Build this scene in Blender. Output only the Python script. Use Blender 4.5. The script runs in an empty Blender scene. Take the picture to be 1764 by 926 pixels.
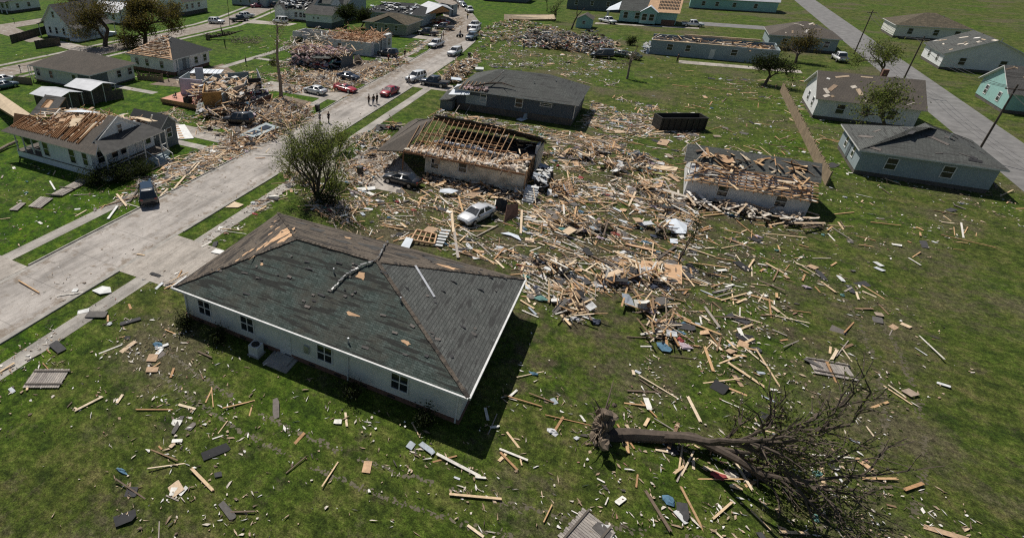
import bpy, bmesh, math, random
from mathutils import Vector, Matrix, noise
sc = bpy.context.scene
COL = sc.collection
RND = random.Random(11)
PI = math.pi
# ---------------------------------------------------------------- camera, sky, sun, exposure
F, CX, CY, TILT, CAMH, YAW = 953.0, 600.0, 400.0, math.radians(29.54), 27.0, math.radians(28.7)
cam = bpy.data.cameras.new('camera')
cam.sensor_width = 36.0
cam.lens = F / 1764 * 36
cam.shift_x = (882 - CX) / 1764
cam.shift_y = -(463 - CY) / 1764
cam.clip_end = 5000
camo = bpy.data.objects.new('camera', cam)
COL.objects.link(camo)
camo.location = (0, 0, CAMH)
camo.rotation_euler = (PI / 2 - TILT, 0, YAW)
sc.camera = camo
SUNV = Vector((-0.80, 0.60, 0)).normalized() * math.cos(math.radians(56)) + Vector((0, 0, math.sin(math.radians(56))))
world = bpy.data.worlds.new('World')
sc.world = world
world.use_nodes = True
wn = world.node_tree.nodes
sky = wn.new('ShaderNodeTexSky')
sky.sky_type = 'NISHITA'
sky.sun_disc = False
sky.sun_elevation = math.radians(56)
sky.sun_rotation = math.atan2(SUNV.x, SUNV.y)
world.node_tree.links.new(sky.outputs[0], wn['Background'].inputs[0])
wn['Background'].inputs[1].default_value = 0.058
sun = bpy.data.lights.new('sun', 'SUN')
sun.energy = 5.0
sun.angle = math.radians(0.5)
sun.color = (1.0, 0.95, 0.87)
suno = bpy.data.objects.new('sun', sun)
COL.objects.link(suno)
suno.location = (0, 0, 80)
suno.rotation_euler = SUNV.to_track_quat('Z', 'Y').to_euler()
sc.view_settings.view_transform = 'Standard'
sc.view_settings.look = 'None'
sc.view_settings.gamma = 1
sc.view_settings.use_curve_mapping = False
sc.view_settings.exposure = -0.12
sc.cycles.max_bounces = 6
sc.cycles.use_denoising = False
sc.cycles.filter_width = 1.2
sc.cycles.sample_clamp_indirect = 4.0

# ---------------------------------------------------------------- helpers
_c, _s = math.cos(YAW), math.sin(YAW)
def at(x, y, z=0.0):
    """world point at height z that lies under photo position (x, y)"""
    a, b = x - CX, y - CY
    d = b * math.cos(TILT) + F * math.sin(TILT)
    f = F * math.cos(TILT) - b * math.sin(TILT)
    t = (CAMH - z) / d
    return Vector((a * t * _c - f * t * _s, a * t * _s + f * t * _c, z))
def proj(p):
    x = p[0] * _c + p[1] * _s; y = -p[0] * _s + p[1] * _c; z = p[2] - CAMH
    cd = -z * math.sin(TILT) + y * math.cos(TILT)
    up = z * math.cos(TILT) + y * math.sin(TILT)
    if cd < 1: return None
    return CX + F * x / cd, CY - F * up / cd, F / cd
WL = {}
def tag(o, label=None, cat=None, group=None, kind=None):
    if label: o['label'] = label
    if cat: o['category'] = cat
    if group: o['group'] = group
    if kind: o['kind'] = kind
    return o
def root(name, loc, label, cat, group=None, rz=None):
    o = bpy.data.objects.new(name, None)
    o.empty_display_size = 0.3
    COL.objects.link(o)
    o.location = loc
    WL[o.name] = Vector(loc) if rz is None else Vector((0, 0, 0))
    if rz is not None: o.rotation_euler = (0, 0, rz)
    return tag(o, label, cat, group)
class MB:
    def __init__(s): s.v = []; s.f = []; s.m = []
    def add(s, vs, fs, mi=0):
        n = len(s.v)
        s.v += [tuple(p) for p in vs]
        s.f += [tuple(i + n for i in f) for f in fs]
        s.m += [mi] * len(fs)
        return s
    def obox(s, c, ax, ay, az, mi=0):
        c = Vector(c)
        vs = [c + ax * i + ay * j + az * k for i in (-1, 1) for j in (-1, 1) for k in (-1, 1)]
        return s.add(vs, [(0, 1, 3, 2), (4, 6, 7, 5), (0, 4, 5, 1), (2, 3, 7, 6), (0, 2, 6, 4), (1, 5, 7, 3)], mi)
    def box(s, c, d, rz=0.0, rx=0.0, ry=0.0, mi=0):
        m = Matrix.Rotation(rz, 3, 'Z') @ Matrix.Rotation(ry, 3, 'Y') @ Matrix.Rotation(rx, 3, 'X')
        return s.obox(c, m @ Vector((d[0] / 2, 0, 0)), m @ Vector((0, d[1] / 2, 0)), m @ Vector((0, 0, d[2] / 2)), mi)
    def span(s, x0, x1, y0, y1, z0, z1, mi=0):
        return s.box(((x0 + x1) / 2, (y0 + y1) / 2, (z0 + z1) / 2), (abs(x1 - x0), abs(y1 - y0), abs(z1 - z0)), mi=mi)
    def beam(s, p, q, w, t, mi=0, up=(0, 0, 1)):
        p = Vector(p); q = Vector(q); d = q - p
        if d.length < 1e-5: return s
        dn = d.normalized(); u = Vector(up)
        sd = dn.cross(u)
        if sd.length < 1e-4: sd = dn.cross(Vector((1, 0, 0)))
        sd.normalize(); un = sd.cross(dn)
        return s.obox((p + q) / 2, d / 2, sd * w / 2, un * t / 2, mi)
    def slab(s, pts, th, mi=0, mi2=None):
        pts = [Vector(p) for p in pts]
        n = (pts[1] - pts[0]).cross(pts[2] - pts[0]).normalized()
        k = len(pts)
        b = [p - n * th for p in pts]
        s.add(pts + b, [tuple(range(k))], mi)
        i0 = len(s.v) - 2 * k
        fs = [tuple(i0 + k + i for i in reversed(range(k)))] + [(i0 + i, i0 + k + i, i0 + k + (i + 1) % k, i0 + (i + 1) % k) for i in range(k)]
        s.f += fs; s.m += [mi if mi2 is None else mi2] * len(fs)
        return s
    def tube(s, pts, rs, n=6, mi=0):
        pts = [Vector(p) for p in pts]
        if not hasattr(rs, '__len__'): rs = [rs] * len(pts)
        vs = []; fs = []
        for i, p in enumerate(pts):
            d = (pts[min(i + 1, len(pts) - 1)] - pts[max(i - 1, 0)])
            d = d.normalized() if d.length > 1e-6 else Vector((0, 0, 1))
            a = d.cross(Vector((0.31, 0.17, 0.93)))
            if a.length < 1e-3: a = d.cross(Vector((1, 0, 0)))
            a.normalize(); b = d.cross(a)
            for k in range(n):
                t = 2 * PI * k / n
                vs.append(p + (a * math.cos(t) + b * math.sin(t)) * rs[i])
        for i in range(len(pts) - 1):
            for k in range(n):
                fs.append((i * n + k, i * n + (k + 1) % n, (i + 1) * n + (k + 1) % n, (i + 1) * n + k))
        fs.append(tuple(reversed(range(n)))); fs.append(tuple((len(pts) - 1) * n + k for k in range(n)))
        return s.add(vs, fs, mi)
    def disc(s, c, axis, r, w, n=14, mi=0):
        a = Vector(axis).normalized() * (w / 2); c = Vector(c)
        return s.tube([c - a, c + a], r, n, mi)
    def blob(s, c, r, mi=0, j=0.3, rnd=RND):
        c = Vector(c)
        vs = []; nu, nv = 7, 4
        for i in range(nv + 1):
            for k in range(nu):
                th = PI * i / nv; ph = 2 * PI * k / nu
                q = 1 + rnd.uniform(-j, j)
                vs.append(c + Vector((r[0] * math.sin(th) * math.cos(ph) * q, r[1] * math.sin(th) * math.sin(ph) * q, r[2] * math.cos(th) * q)))
        fs = [(i * nu + k, i * nu + (k + 1) % nu, (i + 1) * nu + (k + 1) % nu, (i + 1) * nu + k) for i in range(nv) for k in range(nu)]
        return s.add(vs, fs, mi)
    def build(s, name, mats, parent=None, smooth=False, kind=None, label=None, normals=True):
        if not s.v: return None
        me = bpy.data.meshes.new(name)
        off = WL.get(parent.name, Vector((0, 0, 0))) if parent else Vector((0, 0, 0))
        me.from_pydata([(v[0] - off.x, v[1] - off.y, v[2] - off.z) for v in s.v], [], s.f)
        if not isinstance(mats, (list, tuple)): mats = [mats]
        for m in mats: me.materials.append(m)
        if len(mats) > 1: me.polygons.foreach_set('material_index', s.m)
        if smooth: me.polygons.foreach_set('use_smooth', [True] * len(s.f))
        if normals:
            bm = bmesh.new(); bm.from_mesh(me)
            bmesh.ops.recalc_face_normals(bm, faces=bm.faces)
            bm.to_mesh(me); bm.free()
        me.update()
        o = bpy.data.objects.new(name, me)
        COL.objects.link(o)
        if parent:
            o.parent = parent
            WL[o.name] = off
        else: WL[o.name] = Vector((0, 0, 0))
        return tag(o, label, None, None, kind)

# ---------------------------------------------------------------- materials
class NT:
    def __init__(s, name):
        s.mat = bpy.data.materials.new(name); s.mat.use_nodes = True
        s.t = s.mat.node_tree; s.bsdf = s.t.nodes['Principled BSDF']
    def n(s, typ, **kw):
        nd = s.t.nodes.new('ShaderNode' + typ)
        for k, v in kw.items():
            if k.startswith('i_'):
                key = k[2:]; key = int(key) if key.isdigit() else key.replace('_', ' ')
                nd.inputs[key].default_value = v
            else: setattr(nd, k, v)
        return nd
    def l(s, a, b): s.t.links.new(a, b)
    def pos(s): return s.n('NewGeometry').outputs['Position']
    def obj(s): return s.n('TexCoord').outputs['Object']
    def noise(s, vec, scale, detail=4, rough=0.6):
        nd = s.n('TexNoise', i_Scale=scale, i_Detail=detail, i_Roughness=rough)
        s.l(vec, nd.inputs['Vector']); return nd.outputs['Fac']
    def ramp(s, fac, stops, interp='LINEAR'):
        nd = s.n('ValToRGB'); cr = nd.color_ramp; cr.interpolation = interp
        while len(cr.elements) < len(stops): cr.elements.new(0.5)
        for e, (p, c) in zip(cr.elements, stops):
            e.position = p; e.color = (c, c, c, 1) if not hasattr(c, '__len__') else (*c, 1)
        s.l(fac, nd.inputs[0]); return nd.outputs['Color']
    def mix(s, fac, a, b, mode='MIX'):
        nd = s.n('Mix', data_type='RGBA', blend_type=mode)
        for v, i in ((fac, 0), (a, 6), (b, 7)):
            if hasattr(v, 'is_linked') or hasattr(v, 'links'): s.l(v, nd.inputs[i])
            elif i == 0: nd.inputs[0].default_value = v
            else: nd.inputs[i].default_value = (*v, 1) if hasattr(v, '__len__') else (v, v, v, 1)
        return nd.outputs[2]
    def math(s, op, a, b=0.0):
        nd = s.n('Math', operation=op)
        for v, i in ((a, 0), (b, 1)):
            if hasattr(v, 'links'): s.l(v, nd.inputs[i])
            else: nd.inputs[i].default_value = v
        return nd.outputs[0]
    def bump(s, h, strength=0.4, dist=0.05):
        nd = s.n('Bump', i_Strength=strength, i_Distance=dist)
        s.l(h, nd.inputs['Height']); s.l(nd.outputs[0], s.bsdf.inputs['Normal'])
    def out(s, col=None, rough=0.8, metal=0.0, spec=None):
        if col is not None:
            if hasattr(col, 'links'): s.l(col, s.bsdf.inputs['Base Color'])
            else: s.bsdf.inputs['Base Color'].default_value = (*col, 1)
        s.bsdf.inputs['Roughness'].default_value = rough
        s.bsdf.inputs['Metallic'].default_value = metal
        if spec is not None: s.bsdf.inputs['Specular IOR Level'].default_value = spec
        return s.mat
def sc3(c, k): return tuple(min(1, x * k) for x in c)
def m_plain(name, c, rough=0.8, var=0.25, scale=2.0, metal=0.0, bump=0.0, spec=None):
    t = NT(name); p = t.pos()
    f = t.noise(p, scale, 6, 0.65)
    col = t.ramp(f, [(0.3, sc3(c, 1 - var)), (0.7, sc3(c, 1 + var))])
    if bump: t.bump(t.noise(p, scale * 6, 3), bump, 0.03)
    return t.out(col, rough, metal, spec)
def m_gloss(name, c, rough=0.25, metal=0.0, coat=1.0):
    t = NT(name); t.out(c, rough, metal)
    t.bsdf.inputs['Coat Weight'].default_value = coat
    t.bsdf.inputs['Coat Roughness'].default_value = 0.06
    f = t.noise(t.obj(), 3.0, 4)
    t.l(t.ramp(f, [(0.35, rough), (0.75, min(1, rough + 0.1))]), t.bsdf.inputs['Roughness'])
    d = t.noise(t.obj(), 1.4, 6, 0.7)
    t.l(t.mix(t.ramp(d, [(0.55, 0.0), (0.85, 0.12)]), c, (0.16, 0.14, 0.11)), t.bsdf.inputs['Base Color'])
    return t.mat
def m_island(name, stops, rough=0.85, obj=False, grain=True):
    t = NT(name)
    if obj: r = t.n('ObjectInfo').outputs['Random']
    else: r = t.n('NewGeometry').outputs['Random Per Island']
    col = t.ramp(r, stops, 'CONSTANT')
    f = t.noise(t.pos(), 5.0, 5, 0.7)
    col = t.mix(1.0, col, t.ramp(f, [(0.25, 0.62), (0.7, 1.18)]), 'MULTIPLY')
    return t.out(col, rough)
def m_shingle(name, c1, c2, dirt=(0.03, 0.03, 0.03), moss=None, row=0.055, zk=2.7, patches=0.0, pc=(0.02, 0.02, 0.02)):
    t = NT(name); p = t.pos()
    sx = t.n('SeparateXYZ'); t.l(p, sx.inputs[0])
    cx = t.n('CombineXYZ'); t.l(t.math('ADD', sx.outputs[0], sx.outputs[1]), cx.inputs[0]); t.l(t.math('MULTIPLY', sx.outputs[2], zk), cx.inputs[1])
    b = t.n('TexBrick', i_Scale=1.0, i_Mortar_Size=0.012, i_Brick_Width=0.34, i_Row_Height=0.17, i_Bias=0.0)
    b.inputs['Color1'].default_value = (*c1, 1); b.inputs['Color2'].default_value = (*c2, 1); b.inputs['Mortar'].default_value = (*sc3(c1, 0.35), 1)
    t.l(cx.outputs[0], b.inputs['Vector'])
    col = b.outputs['Color']
    f = t.noise(p, 0.55, 6, 0.7)
    col = t.mix(t.ramp(f, [(0.42, 0.0), (0.7, 0.75)]), col, dirt)
    if moss: col = t.mix(t.ramp(t.noise(p, 1.3, 5, 0.7), [(0.5, 0.0), (0.62, 0.7)]), col, moss)
    if patches:
        mp = t.n('Mapping'); mp.inputs['Scale'].default_value = (0.32, 0.32, 8.0); t.l(p, mp.inputs[0])
        f2 = t.noise(mp.outputs[0], 1.15, 3, 0.55)
        col = t.mix(t.ramp(f2, [(0.60 - patches, 0.0), (0.615 - patches, 0.85)]), col, pc)
    g = t.noise(p, 14.0, 4, 0.7)
    col = t.mix(1.0, col, t.ramp(g, [(0.3, 0.55), (0.7, 1.4)]), 'MULTIPLY')
    t.bump(b.outputs['Fac'], -0.35, 0.02)
    return t.out(col, 0.95, spec=0.2)
def m_siding(name, c, row=0.16, dirt=(0.12, 0.10, 0.08), amt=0.3):
    t = NT(name); p = t.pos()
    sx = t.n('SeparateXYZ'); t.l(p, sx.inputs[0])
    fr = t.math('FRACT', t.math('DIVIDE', sx.outputs[2], row))
    line = t.ramp(fr, [(0.0, 0.55), (0.14, 1.0), (1.0, 1.0)])
    f = t.noise(p, 0.9, 6, 0.75)
    col = t.mix(t.ramp(f, [(0.45, 0.0), (0.8, amt)]), c, dirt)
    col = t.mix(1.0, col, line, 'MULTIPLY')
    t.bump(fr, 0.3, 0.02)
    return t.out(col, 0.7)
def m_concrete(name, c, joint=4.6, stain=0.5, axis=1):
    t = NT(name); p = t.pos()
    f1 = t.noise(p, 0.22, 6, 0.7); f2 = t.noise(p, 1.7, 6, 0.75); f3 = t.noise(p, 16.0, 4, 0.7)
    mp = t.n('Mapping'); mp.inputs['Scale'].default_value = (1.0, 0.16, 1.0); t.l(p, mp.inputs[0])
    f4 = t.noise(mp.outputs[0], 0.9, 5, 0.7)
    col = t.ramp(f1, [(0.38, sc3(c, 0.80)), (0.5, c), (0.62, sc3(c, 1.14))])
    col = t.mix(1.0, col, t.ramp(f4, [(0.38, 0.76), (0.5, 1.0), (0.62, 1.13)]), 'MULTIPLY')
    col = t.mix(t.ramp(f2, [(0.52, 0.0), (0.70, stain)]), col, (0.17, 0.14, 0.11))
    sx = t.n('SeparateXYZ'); t.l(p, sx.inputs[0])
    j = t.math('ABSOLUTE', t.math('SUBTRACT', t.math('FRACT', t.math('DIVIDE', sx.outputs[axis], joint)), 0.5))
    jl = t.ramp(j, [(0.0, 0.72), (0.008, 0.82), (0.016, 1.0)])
    col = t.mix(1.0, col, jl, 'MULTIPLY')
    j2 = t.math('ABSOLUTE', t.math('SUBTRACT', sx.outputs[0], -41.2))
    if axis == 1 and joint > 4: col = t.mix(1.0, col, t.ramp(j2, [(0.0, 0.8), (0.03, 0.86), (0.06, 1.0)]), 'MULTIPLY')
    cr = t.n('TexVoronoi', feature='DISTANCE_TO_EDGE', i_Scale=0.28); wv = t.n('VectorMath', operation='ADD')
    nz = t.n('TexNoise', i_Scale=0.8, i_Detail=5.0); t.l(p, nz.inputs['Vector'])
    t.l(p, wv.inputs[0]); t.l(nz.outputs['Color'], wv.inputs[1]); t.l(wv.outputs[0], cr.inputs['Vector'])
    col = t.mix(1.0, col, t.ramp(cr.outputs['Distance'], [(0.0, 0.78), (0.008, 1.0)]), 'MULTIPLY')
    if axis == 1 and joint > 4:
        e = t.math('ABSOLUTE', t.math('SUBTRACT', sx.outputs[0], -41.2))
        e2 = t.n('MapRange', i_From_Min=2.1, i_From_Max=3.9, i_To_Min=0.0, i_To_Max=0.17); t.l(e, e2.inputs[0])
        col = t.mix(t.ramp(t.math('ADD', t.noise(p, 0.9, 6, 0.75), e2.outputs[0]), [(0.56, 0.0), (0.68, 0.75)]), col, (0.19, 0.15, 0.11))
    col = t.mix(1.0, col, t.ramp(f3, [(0.36, 0.8), (0.64, 1.14)]), 'MULTIPLY')
    t.bump(f3, 0.15, 0.02)
    return t.out(col, 0.9, spec=0.25)
def m_grass():
    t = NT('grass_ground'); p = t.pos()
    sx = t.n('SeparateXYZ'); t.l(p, sx.inputs[0])
    big = t.noise(p, 0.07, 4, 0.6); mid = t.noise(p, 0.6, 6, 0.72); fine = t.noise(p, 2.6, 6, 0.85); vf = t.noise(p, 11.0, 4, 0.85)
    g = t.ramp(mid, [(0.36, (0.018, 0.046, 0.004)), (0.5, (0.044, 0.098, 0.004)), (0.64, (0.092, 0.148, 0.010))])
    o = t.ramp(mid, [(0.36, (0.030, 0.046, 0.008)), (0.5, (0.070, 0.090, 0.016)), (0.64, (0.125, 0.116, 0.042))])
    mr = t.n('MapRange', i_From_Min=-46.0, i_From_Max=-26.0); t.l(sx.outputs[0], mr.inputs[0])
    w = t.math('ADD', t.math('MULTIPLY', mr.outputs[0], 0.62), t.math('MULTIPLY', t.math('SUBTRACT', big, 0.45), 2.4))
    cl = t.n('Clamp'); t.l(w, cl.inputs[0])
    col = t.mix(cl.outputs[0], g, o)
    vd = t.n('VectorMath', operation='DISTANCE'); t.l(p, vd.inputs[0]); vd.inputs[1].default_value = (-6.0, 55.0, 0.0)
    m2 = t.n('MapRange', i_From_Min=14.0, i_From_Max=34.0, i_To_Min=0.14, i_To_Max=0.0); t.l(vd.outputs['Value'], m2.inputs[0])
    dirt = t.ramp(t.math('ADD', t.noise(p, 0.42, 7, 0.78), m2.outputs[0]), [(0.56, 0.0), (0.70, 0.85)])
    col = t.mix(dirt, col, (0.085, 0.066, 0.045))
    mr3 = t.n('MapRange', i_From_Min=-36.0, i_From_Max=-28.0, i_To_Min=-0.3, i_To_Max=0.0); t.l(sx.outputs[0], mr3.inputs[0])
    wear = t.math('ADD', t.math('ADD', t.noise(p, 0.085, 3, 0.5), t.math('MULTIPLY', t.math('SUBTRACT', t.noise(p, 1.1, 6, 0.8), 0.5), 0.55)), mr3.outputs[0])
    col = t.mix(t.ramp(wear, [(0.52, 0.0), (0.66, 0.8)]), col, (0.105, 0.088, 0.055))
    col = t.mix(1.0, col, t.ramp(fine, [(0.36, 0.35), (0.5, 0.95), (0.62, 1.7)]), 'MULTIPLY')
    col = t.mix(1.0, col, t.ramp(vf, [(0.36, 0.45), (0.64, 1.6)]), 'MULTIPLY')
    hh = t.math('ADD', fine, t.math('MULTIPLY', vf, 0.6))
    t.bump(hh, 0.9, 0.12)
    return t.out(col, 0.95, spec=0.15)
WOOD = [(0.0, (0.52, 0.33, 0.17)), (0.18, (0.64, 0.47, 0.29)), (0.36, (0.40, 0.23, 0.11)), (0.50, (0.68, 0.55, 0.39)), (0.64, (0.22, 0.14, 0.08)), (0.74, (0.68, 0.64, 0.57)), (0.84, (0.14, 0.10, 0.07)), (0.92, (0.30, 0.26, 0.22))]
CHIP = [(0.0, (0.50, 0.38, 0.26)), (0.2, (0.62, 0.55, 0.46)), (0.38, (0.34, 0.24, 0.16)), (0.48, (0.74, 0.71, 0.66)), (0.68, (0.14, 0.10, 0.07)), (0.76, (0.30, 0.22, 0.14)), (0.86, (0.07, 0.06, 0.05)), (0.90, (0.56, 0.50, 0.42)), (0.97, (0.30, 0.16, 0.12))]
PLY = [(0.0, (0.52, 0.34, 0.20)), (0.35, (0.44, 0.30, 0.19)), (0.6, (0.58, 0.44, 0.30)), (0.8, (0.32, 0.25, 0.19))]
WHT = [(0.0, (0.62, 0.62, 0.60)), (0.4, (0.50, 0.52, 0.54)), (0.65, (0.70, 0.68, 0.62)), (0.85, (0.34, 0.38, 0.42))]
DRK = [(0.0, (0.045, 0.044, 0.046)), (0.35, (0.10, 0.092, 0.085)), (0.6, (0.02, 0.02, 0.022)), (0.8, (0.15, 0.13, 0.115))]
RAG = [(0.0, (0.08, 0.17, 0.25)), (0.2, (0.45, 0.36, 0.40)), (0.4, (0.30, 0.05, 0.05)), (0.5, (0.10, 0.22, 0.20)), (0.65, (0.55, 0.55, 0.56)), (0.85, (0.05, 0.06, 0.09)), (0.95, (0.35, 0.36, 0.12))]
M = {}
M['grass'] = m_grass()
M['road'] = m_concrete('road_concrete', (0.37, 0.34, 0.31), 4.8, 0.45)
M['asphalt'] = m_plain('worn_asphalt', (0.17, 0.165, 0.16), 0.95, 0.3, 0.6, bump=0.2)
M['walk'] = m_concrete('sidewalk_concrete', (0.36, 0.335, 0.30), 1.52, 0.4)
M['drive'] = m_concrete('driveway_concrete', (0.37, 0.335, 0.295), 3.1, 0.6, 0)
M['kerb'] = m_plain('kerb_concrete', (0.30, 0.28, 0.25), 0.9, 0.35, 1.2)
M['dirt'] = m_plain('bare_dirt', (0.17, 0.13, 0.095), 0.95, 0.4, 0.8, bump=0.4)
M['mud'] = m_plain('wet_mud', (0.085, 0.072, 0.042), 0.75, 0.4, 2.0, bump=0.5)
M['wood'] = m_island('timber_debris', WOOD); M['wood_o'] = m_island('timber_plank', WOOD, obj=True)
M['chip'] = m_island('splinter_debris', CHIP)
M['ply'] = m_island('sheathing_debris', PLY); M['ply_o'] = m_island('sheathing_board', PLY, obj=True)
M['wht'] = m_island('siding_debris', WHT); M['wht_o'] = m_island('siding_board', WHT, 0.6, obj=True)
M['drk'] = m_island('roofing_debris', DRK); M['drk_o'] = m_island('roofing_scrap', DRK, obj=True)
M['rag'] = m_island('fabric_debris', RAG)
M['insul'] = m_island('insulation', [(0.0, (0.72, 0.59, 0.45)), (0.3, (0.78, 0.70, 0.58)), (0.6, (0.64, 0.47, 0.33)), (0.8, (0.74, 0.66, 0.58))], 0.95)
M['pinkins'] = m_island('pink_insulation', [(0.0, (0.58, 0.40, 0.40)), (0.4, (0.62, 0.50, 0.48)), (0.7, (0.42, 0.30, 0.30)), (0.85, (0.25, 0.18, 0.16))], 0.95)
M['rafter'] = m_island('rafter_timber', [(0.0, (0.40, 0.21, 0.10)), (0.4, (0.46, 0.28, 0.15)), (0.75, (0.28, 0.14, 0.07))])
M['rafter_d'] = m_island('aged_rafter_timber', [(0.0, (0.33, 0.16, 0.07)), (0.3, (0.42, 0.23, 0.11)), (0.6, (0.22, 0.10, 0.05)), (0.8, (0.50, 0.34, 0.20))])
M['deck'] = m_plain('roof_decking', (0.52, 0.33, 0.19), 0.85, 0.25, 1.6)
M['palewood'] = m_plain('pale_decking', (0.60, 0.47, 0.32), 0.85, 0.18, 0.9)
M['sh_near'] = m_shingle('grey_green_shingle', (0.046, 0.062, 0.055), (0.086, 0.108, 0.098), (0.066, 0.058, 0.046), patches=0.045, pc=(0.028, 0.028, 0.026))
M['sh_worn'] = m_shingle('worn_shingle', (0.095, 0.078, 0.062), (0.14, 0.118, 0.096), (0.145, 0.12, 0.095), patches=0.06, pc=(0.035, 0.032, 0.03))
M['sh_dark'] = m_shingle('dark_shingle', (0.045, 0.048, 0.050), (0.06, 0.063, 0.066), (0.05, 0.05, 0.05))
M['sh_grey'] = m_shingle('grey_shingle', (0.085, 0.083, 0.080), (0.115, 0.11, 0.104), (0.065, 0.065, 0.062), patches=0.03, pc=(0.045, 0.043, 0.04))
M['sh_brown'] = m_shingle('brown_grey_shingle', (0.115, 0.10, 0.086), (0.14, 0.12, 0.10), (0.075, 0.068, 0.06))
M['sh_char'] = m_shingle('charcoal_shingle', (0.088, 0.094, 0.088), (0.125, 0.13, 0.122), (0.07, 0.07, 0.067), patches=0.01, pc=(0.05, 0.05, 0.048))
M['sh_olive'] = m_shingle('olive_brown_shingle', (0.10, 0.085, 0.06), (0.125, 0.105, 0.075), (0.06, 0.055, 0.04), moss=(0.16, 0.13, 0.09))
M['tarpaper'] = m_plain('tar_paper', (0.05, 0.048, 0.045), 0.9, 0.4, 1.5)
M['s_white'] = m_siding('white_siding', (0.76, 0.77, 0.76)); M['s_cream'] = m_siding('cream_siding', (0.70, 0.70, 0.64))
M['s_blue'] = m_siding('pale_blue_siding', (0.74, 0.79, 0.82)); M['s_navy'] = m_siding('slate_blue_siding', (0.075, 0.098, 0.125))
M['s_mint'] = m_siding('mint_siding', (0.30, 0.52, 0.48)); M['s_olive'] = m_siding('olive_siding', (0.26, 0.28, 0.22)); M['s_grey'] = m_siding('grey_blue_siding', (0.30, 0.36, 0.38))
M['s_slate'] = m_siding('dark_slate_siding', (0.12, 0.145, 0.16))
M['stucco'] = m_plain('weathered_stucco', (0.60, 0.55, 0.45), 0.9, 0.55, 0.8, bump=0.3)
M['block'] = m_plain('pale_block_wall', (0.56, 0.57, 0.57), 0.85, 0.2, 0.8)
M['trim'] = m_plain('white_trim', (0.62, 0.62, 0.60), 0.6, 0.18, 2.0)
M['shadeblack'] = m_plain('interior_shade_black', (0.035, 0.032, 0.03), 0.95, 0.4, 1.0)  # near-black stands in for interior shade; plain colour on crate and chair
M['skirt'] = m_plain('crawlspace_skirt', (0.105, 0.092, 0.078), 0.9, 0.3, 1.2)
M['brickbase'] = m_plain('brick_base', (0.16, 0.085, 0.06), 0.9, 0.3, 3.0)
M['redfloor'] = m_plain('red_floor', (0.50, 0.235, 0.165), 0.8, 0.25, 0.9)
M['lavender'] = m_plain('lavender_plaster', (0.47, 0.45, 0.54), 0.9, 0.18, 0.8)
M['ochre'] = m_plain('ochre_board', (0.34, 0.18, 0.05), 0.8, 0.45, 1.4)
M['glass'] = m_gloss('window_glass', (0.02, 0.025, 0.03), 0.08, 0.0, 0.5)
M['metalroof'] = m_plain('pale_metal_roof', (0.40, 0.41, 0.43), 0.5, 0.15, 1.0, metal=0.2)
M['shadewood'] = m_plain('weathered_wood', (0.10, 0.085, 0.07), 0.9, 0.35, 1.5)
M['fencewood'] = m_plain('fence_wood', (0.27, 0.20, 0.13), 0.9, 0.3, 1.2)
M['greywood'] = m_island('grey_weathered_board', [(0.0, (0.30, 0.27, 0.24)), (0.4, (0.36, 0.32, 0.28)), (0.7, (0.24, 0.21, 0.19))])
M['bark'] = m_plain('bark', (0.085, 0.065, 0.05), 0.95, 0.4, 3.0, bump=0.5)
M['palebark'] = m_plain('pale_bark', (0.24, 0.19, 0.15), 0.95, 0.35, 2.0, bump=0.4)
def m_leaf(name, stops):
    t = NT(name); r = t.n('NewGeometry').outputs['Random Per Island']
    col = t.ramp(r, stops)
    t.out(col, 0.75, spec=0.2)
    tr = t.n('BsdfTranslucent'); t.l(t.mix(1.0, col, (1.5, 1.6, 0.9), 'MULTIPLY'), tr.inputs[0]); mx = t.n('MixShader'); mx.inputs[0].default_value = 0.45
    t.l(t.bsdf.outputs[0], mx.inputs[1]); t.l(tr.outputs[0], mx.inputs[2]); t.l(mx.outputs[0], t.t.nodes['Material Output'].inputs[0])
    return t.mat
M['leaf'] = m_leaf('leaf', [(0.0, (0.06, 0.08, 0.025)), (0.5, (0.12, 0.145, 0.045)), (1.0, (0.21, 0.22, 0.085))])
M['leaf_o'] = m_leaf('oak_leaf', [(0.0, (0.035, 0.036, 0.014)), (0.5, (0.085, 0.07, 0.026)), (1.0, (0.15, 0.11, 0.045))])
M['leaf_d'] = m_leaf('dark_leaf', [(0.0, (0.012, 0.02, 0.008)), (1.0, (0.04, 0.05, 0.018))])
M['blade'] = m_leaf('grass_blade', [(0.0, (0.03, 0.055, 0.008)), (0.45, (0.06, 0.085, 0.014)), (0.8, (0.10, 0.105, 0.03)), (1.0, (0.15, 0.12, 0.06))])
M['leaf_p'] = m_leaf('pale_leaf', [(0.0, (0.09, 0.10, 0.04)), (1.0, (0.17, 0.16, 0.08))])
M['tyre'] = m_plain('tyre_rubber', (0.018, 0.018, 0.018), 0.9, 0.2, 5)
M['rim'] = m_plain('wheel_alloy', (0.45, 0.45, 0.46), 0.35, 0.1, 5, metal=0.7)
M['black'] = m_plain('black_plastic', (0.02, 0.02, 0.021), 0.6, 0.3, 3)
M['roofglass'] = m_gloss('sky_tint_roof_glass', (0.003, 0.02, 0.04), 0.06, 0.0, 1.0)  # blue of the mirrored sky is put into the glass colour
M['lamp'] = m_gloss('lamp_lens', (0.55, 0.57, 0.60), 0.15); M['redlamp'] = m_gloss('red_lens', (0.25, 0.01, 0.01), 0.2)
M['metal'] = m_plain('bare_metal', (0.52, 0.53, 0.55), 0.38, 0.2, 2.0, metal=0.75)
M['dullmetal'] = m_plain('dull_sheet_metal', (0.26, 0.26, 0.26), 0.5, 0.35, 3.0, metal=0.4)
M['darksteel'] = m_plain('painted_steel', (0.022, 0.021, 0.018), 0.6, 0.35, 1.5)
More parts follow.
